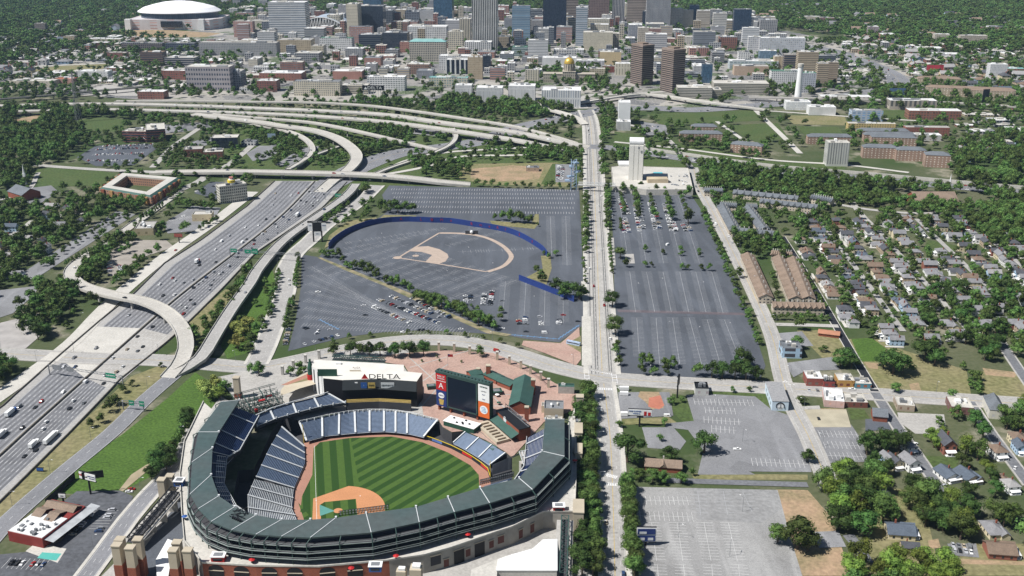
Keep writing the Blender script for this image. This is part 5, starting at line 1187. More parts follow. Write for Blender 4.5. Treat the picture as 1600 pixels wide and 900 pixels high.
mb.build('white_emblem',M_WHITE,vb);T('NAPA',1.7,M_NAVY,L*.105,4.6+hz*.34);mb=MB();x=L*.105;mb.poly([(x-2.2,-.38,4.6+hz*.22),(x-1.4,-.38,4.6+hz*.05),(x+1.4,-.38,4.6+hz*.05),(x+2.2,-.38,4.6+hz*.22)]);mb.build('orange_emblem',M_GOLD,vb)
T('GEORGIA',1.5,M_PAD,L*.89,4.6+hz*.93);T('LOTTERY',1.0,M_GREY,L*.89,4.6+hz*.8);T('PLAY',1.0,M_NAVY,L*.89,4.6+hz*.7);T('Ford',1.1,M_NAVY,L*.89,4.6+hz*.56)
mb=MB();x,z=L*.89,4.6+hz*.24;r_=3.2;mb.poly([(x+r_*cos(k*pi/10),-.38,z+r_*sin(k*pi/10))for k in range(20)]);gl=mb.build('globe_emblem',M_WHITE,vb);mb=MB()
for k,q in enumerate((-1.7,-.6,.5,1.6)):mb.poly([(x-2.4,-.41,z+q-.12),(x+2.2-k*.3,-.41,z+q-.35),(x+2.2-k*.3,-.41,z+q+.3),(x-2.4,-.41,z+q+.12)])
mb.build('globe_stripes',mat('sky_blue',(.05,.3,.55),.5),vb)
x,y=G(722,668);r=empty('service_block',x,y,0,a_);mb=MB();mb.box(0,0,-9,L*.55,9,13);mb.build('body',M_PAD,r);mb=MB();mb.box(0,0,4,L*.55+.6,9.6,.3);mb.build('roof',M_WHITE,r);mb=MB()
for k in range(6):mb.box(rr.uniform(-10,10),rr.uniform(-3,3),4.3,1.2,1,.8)
mb.build('roof_equipment',M_BLACK,r);tag(r,'dark green block with a white flat roof at the foot of the video board','block')
def gable(name,a,b,width,h,rh,wall,roof,label,cat='building',z0=0,extra=None,group=None,chim=0,zone=None,front=0):
 A,B=(np.array(G(*a)),np.array(G(*b)));d=B-A;L=np.linalg.norm(d);c=(A+B)/2;an=atan2(d[1],d[0]);r=empty(name,c[0],c[1],z0,an);w2=width/2;l2=L/2;mb=MB();mb.prism(rect(0,0,L,width),0,h)
 for s in(1,-1):mb.poly([(s*l2,-w2*s,h),(s*l2,w2*s,h),(s*l2,0,h+rh)])
 wl=mb.build('wall',wall,r);mb=MB();e=.6
 for s in(1,-1):
  q=[(-l2-e,s*-(w2+e),h-.15),(l2+e,s*-(w2+e),h-.15),(l2+e,0,h+rh+.15),(-l2-e,0,h+rh+.15)];mb.poly(q[::s]);mb.poly([(x,y,z-.3)for x,y,z in q][::-s])
 ro=mb.build('roof',roof,r)
 for k in range(chim):mb=MB();mb.box(-l2+L*(k+.5)/chim,w2*.4,h,.9,.9,rh+1.2);mb.build('chimney',M_CONC_L,r)
 for k in range(front):mb=MB();x=-l2+L*(k+.5)/front;mb.poly([(x-2.2,-w2-.8,h),(x+2.2,-w2-.8,h),(x,-w2-.8,h+1.9)]);mb.poly([(x-2.4,-w2-1,h-.1),(x,-w2-1,h+2),(x,0,h+rh+.18),(x-2.4,-w2*.6,h)]);mb.poly([(x+2.4,-w2-1,h-.1),(x+2.4,-w2*.6,h),(x,0,h+rh+.18),(x,-w2-1,h+2)]);mb.build('dormer',roof,r)
 if zone:auto(r,zone,cat,group,(c[0],c[1]))
 else:tag(r,label,cat,group)
 occ([tuple(A),tuple(B),tuple(B+(-(d[1]/L)*1,d[0]/L*1)),tuple(A)]);occ([(c[0]+x*cos(an)-y*sin(an),c[1]+x*sin(an)+y*cos(an))for x,y in rect(0,0,L+3,width+3)]);BOX.append((c[0],c[1],L/2));return r
M_GREENR=mat('green_metal_roof',(.05,.11,.09),.5,.2,.1,fine=.15,fscale=1)
gable('pavilion',(820,606),(812,648),15,7,4,M_BRICK,M_GREENR,'long brick hall with a ribbed green roof and tall chimneys on the plaza','hall')
for a,b,l in(((763,590),(782,599),'green-roofed concession stand nearest the tall brick chimney'),((783,600),(803,608),'green-roofed concession stand in the middle of the curved row'),((806,603),(830,614),'green-roofed concession stand joined to the long brick hall'),((733,592),(750,588),'small green-roofed stand behind the video board'),((735,600),(754,598),'low green roof beside the lattice sign behind the video board')):gable('pavilion',a,b,9,4.5,1.6,M_BRICK,M_GREENR,l,'stand')
for px,py,sx,zt_,l in((763,570,3,12,'brick plaza chimney with a pale cap beside the first green roof'),(747,575,2.4,7,'short brick pillar behind the video board'),(833,592,2.6,13,'tall brick chimney rising from the north end of the long hall'),(823,635,2.6,12,'tall brick chimney at the south gable of the long hall')):brick_tower(px,py,zt_,sx,sx,l,.92)
box_at('kiosk',776,616,0,7,6,3,.2,M_STEELG,'dark green play tank kiosk on the brick plaza','kiosk',top=M_PAD);box_at('kiosk',674,608,0,6,4,3,.2,M_STEELG,'small green kiosk left of the tall video board','kiosk',top=M_GREENR)
x,y=G(832,612);
A,B=np.array(G(784,657)),np.array(G(820,688));d=B-A;L=np.linalg.norm(d);an=atan2(d[1],d[0]);c=(A+B)/2;rb=empty('restaurant',c[0],c[1],0,an);tag(rb,'brick restaurant with lattice sign, sloping green roof and pale dining terrace above right field','restaurant')
mb=MB();mb.box(0,0,0,L,9,9);mb.build('wall',M_BRICK,rb);mb=MB();mb.box(0,0,9,L+.5,9.5,.4);mb.build('roof',M_BLACK,rb);mb=MB()
for z in(9.6,12.5):mb.beam((-L/2,3,z),(L/2,3,z),.3)
for k in range(15):mb.beam((-L/2+L*k/14,3,9.4),(-L/2+L*k/14,3,12.5),.2)
mb.build('lattice_sign',M_GREY,rb);mb=MB();mb.poly([(-L/2,-10.5,4),(L/2,-10.5,4),(L/2,-4.5,6.4),(-L/2,-4.5,6.4)]);mb.build('green_awning',M_GREENR,rb);mb=MB();mb.box(-2,-15,-9,L-2,10,11.5);mb.build('terrace',M_BUFF,rb)
for k in range(7):mb=MB();mb.box(-L/2+3+k*(L-8)/6,-15,2.5,1.2,6,.7);mb.build('terrace_table',mat('table_brown',(.16,.12,.08),.8,.2,.3),rb)
mb=MB();mb.poly([(-L/2,-25,-1),(L/2,-25,-1),(L/2,-21,.6),(-L/2,-21,.6)]);mb.build('lower_awning',M_GREENR,rb);text('CHOPHOUSE',2.2,M_GREY,rb,(0,2.8,11),(pi/2,0,0),sx=1.3)
mb=MB();mb.poly([(-L*.1+2.2*cos(k*pi/8),-4.7,8+2.2*sin(k*pi/8))for k in range(16)]);mb.build('round_sign',M_RAILW,rb)
mb=MB();mb.box(-L*.05,-4.62,5.5,9,.1,1.6);mb.build('red_sign',M_REDB,rb)
x,y=G(836,716,10);r=empty('steps',x,y,0,.35);mb=MB()
for k in range(10):mb.beam((-9+k*2,-5,8),(-9+k*2,5,14),.4)
for z,y_ in((8,-5),(10,-1.7),(12,1.7),(14,5)):mb.beam((-9,y_,z),(9,y_,z),.35)
mb.build('railing',M_RAILW,r);mb=MB();mb.poly([(-9,-5,7.6),(9,-5,7.6),(9,5,13.6),(-9,5,13.6)]);mb.box(0,3,0,18,4,7);mb.build('step_bank',M_CONC,r);tag(r,'bank of white-railed steps at the east end of the teal roof','steps')
for px0,px1,yb,yt,dp,m,rfm,l in((850,880,655,640,13,M_BUFF,M_GREY,'grey-roofed ticket building behind the east roof end'),(846,858,646,636,6,M_BUFF,M_CONC_L,'small buff cube beside the green-roofed hall'),(872,897,616,606,6,M_CONC,M_GREENR,'green-roofed gate house by the avenue crossing'),(852,878,672,662,10,M_CONC_L,M_CONC_L,'pale roof terrace joined to the east roof end'),(888,906,690,668,14,M_CONC_L,M_CONC_L,'cream stair block with ribbed roof east of the teal roof')):bldg(px0,px1,yb,yt,dp,m,l,rfm,units=2)
for i,(px,py)in enumerate(((442,586),(459,577),(478,568),(499,561),(565,551),(686,548),(710,550),(734,554),(777,563),(796,570),(814,577),(829,585),(845,595),(857,606))):
 x,y=G(px,py);r=empty('gate_pillar',x,y,0,-HD);mb=MB();mb.box(0,0,0,1.9,1.9,7.2);mb.build('shaft',M_BUFF if i>4 else M_CONC,r);mb=MB();mb.box(0,0,7.2,2.4,2.4,.6);mb.build('cap',M_CONC_L,r);auto(r,('buff stone pillar of the plaza fence','crossing'),'pillar','pillars of the plaza fence',(x,y))
mb=MB();PP=[G(*p)for p in((686,548),(710,550),(734,554),(777,563),(796,570),(814,577),(829,585),(845,595),(857,606))]
for a,b in zip(PP[:-1],PP[1:]):
 for z in(.3,2.4):mb.beam((*a,z),(*b,z),.12)
 n=int(hypot(b[0]-a[0],b[1]-a[1])/1.2)
 for k in range(n):t=k/n;mb.beam((a[0]+(b[0]-a[0])*t,a[1]+(b[1]-a[1])*t,0),(a[0]+(b[0]-a[0])*t,a[1]+(b[1]-a[1])*t,2.6),.1)
tag(mb.build('iron_fence',M_BLACK,None,(*PP[4],0)),'black iron fence strung between the stone pillars of the plaza','fence')
x,y=G(486,592,8);r=empty('bottle_sculpture',x,y,8);mb=MB();prof_=[(0,2.6),(4,2.6)];mb.cyl(0,0,0,4,2.7,2.7,14);mb.build('base',M_REDB,r);mb=MB()
for(z0,r0),(z1,r1)in zip([(4,2.3),(7,2.0),(9,2.3),(12,1.5),(14.5,.8)],[(7,2.0),(9,2.3),(12,1.5),(14.5,.8),(16,.85)]):mb.cyl(0,0,z0,z1,r0,r1,14,cap=(z1==16))
mb.build('bottle',M_PAD,r);tag(r,'giant dark green bottle sculpture on a round red base','sculpture')
struct(sheet('roof_terrace',[(440,625),(450,612),(485,594),(520,592),(540,612),(535,616),(505,612),(470,622),(440,634)],mat('terrace_tan',(.5,.44,.33),.9,.1,.2),z=8));struct(sheet('terrace_grass',[(449,613),(500,597),(505,604),(480,610),(452,616)],M_DRY,z=8.02));struct(sheet('terrace_clay',[(440,617),(484,598),(490,602),(450,617)],M_TRACK,z=8.03))
x,y=G(405,640,6);r=empty('lattice_structure',x,y,0,.5);mb=MB()
for i in range(9):
 for j in range(6):h=10+8*((i*7+j*3)%5)/5;mb.beam((-16+i*4,-8+j*4,0),(-16+i*4,-8+j*4,h),.4)
for k in range(26):z=4+(k*5)%13;mb.beam((-16,-8+(k%6)*4,z),(16,-8+(k%6)*4,z+(k%3)),.3);mb.beam((-16+(k%9)*4,-8,z),(-16+(k%9)*4,12,z+1),.3)
mb.build('frame',M_STEELG,r);mb=MB()
for k in range(26):mb.box(rr.uniform(-15,15),rr.uniform(-8,11),rr.uniform(3,13),rr.uniform(1,4),rr.uniform(.6,2),.4,rr.uniform(0,3))
mb.build('platform',M_CONC_L,r);mb=MB();mb.box(3,0,12,6,2.5,1);mb.box(8,9,10,8,2.5,1);mb.box(-4,-8,9,2,2,2);mb.build('red_canopy',M_REDB,r);tag(r,'tangled steel lattice of stairs and platforms with red canopies in the left field corner','structure')
mb=MB();x,y=G(700,575);r=empty('flagpole',x,y,0);mb.cyl(0,0,0,12,.12,.08,6);mb.build('pole',M_GREY,r);mb=MB();mb.poly([(0,0,9.6),(4,.6,9.2),(4,.6,11.4),(0,0,11.9)]);mb.build('flag',M_REDB,r);mb=MB();mb.poly([(0,-.03,10.8),(1.6,.2,10.7),(1.6,.2,11.7),(0,-.03,11.88)]);mb.build('flag_canton',M_NAVY,r);tag(r,'tall flagpole flying a small flag on the brick plaza','flagpole')
for i in range(26):
 px,py=rr.uniform(640,850),rr.uniform(556,640)
 if not inpoly(np.array([px]),np.array([py]),[(650,560),(730,552),(790,572),(850,600),(845,604),(770,572),(755,588),(730,575),(690,580),(665,600)])[0]:continue
 x,y=G(px,py);r=empty('planter',x,y,0);mb=MB();mb.cyl(0,0,0,.9,.8,1.0,8);mb.build('pot',M_BUFF,r);c_o=bpy.data.objects.new('shrub',CROWN_M[i%5]);COL.objects.link(c_o);c_o.parent=r;c_o.scale=(1.2,1.2,1.1);c_o.location=(0,0,1.8);auto(r,('potted shrub on the brick plaza','crossing'),'planter','potted shrubs on the plaza',(x,y))
# downtown
WH,CR,BE,GRY,DG,BR,TAN,PK=(.72,.72,.70),(.62,.57,.45),(.48,.40,.28),(.34,.34,.34),(.12,.13,.14),(.20,.13,.095),(.42,.34,.24),(.42,.22,.17)
GL,BG,GB=(.015,.022,.034),(.035,.075,.12),(.10,.16,.22)
M_WROOF,M_TEALR,M_GREENP=mat('white_roof',(.68,.68,.66),.7,.15,.05,fine=.15,fscale=.3),mat('teal_copper',(.22,.42,.40),.6,.15,.1),mat('green_roof',(.10,.20,.14),.6,.2,.1)
M_BRNR=mat('brown_roof',(.24,.18,.135),.85,.25,.1,fine=.3,fscale=1);M_REDR=mat('red_tile_roof',(.36,.13,.07),.8,.2,.1);M_SLATE=mat('slate_roof',(.15,.165,.18),.8,.25,.1,fine=.3,fscale=1)
def FC(w,g=GL,*a):return facade(w,g,*(a or(3.6,3.6,.6,.5)))
BAND=(60,4.6,.995,.5);VERT=(4.4,60,.5,.995);GRID=(4.8,4.6,.62,.58);CURT=(1.8,3.6,.93,.93);SLIT=(2.4,22,.35,.93)
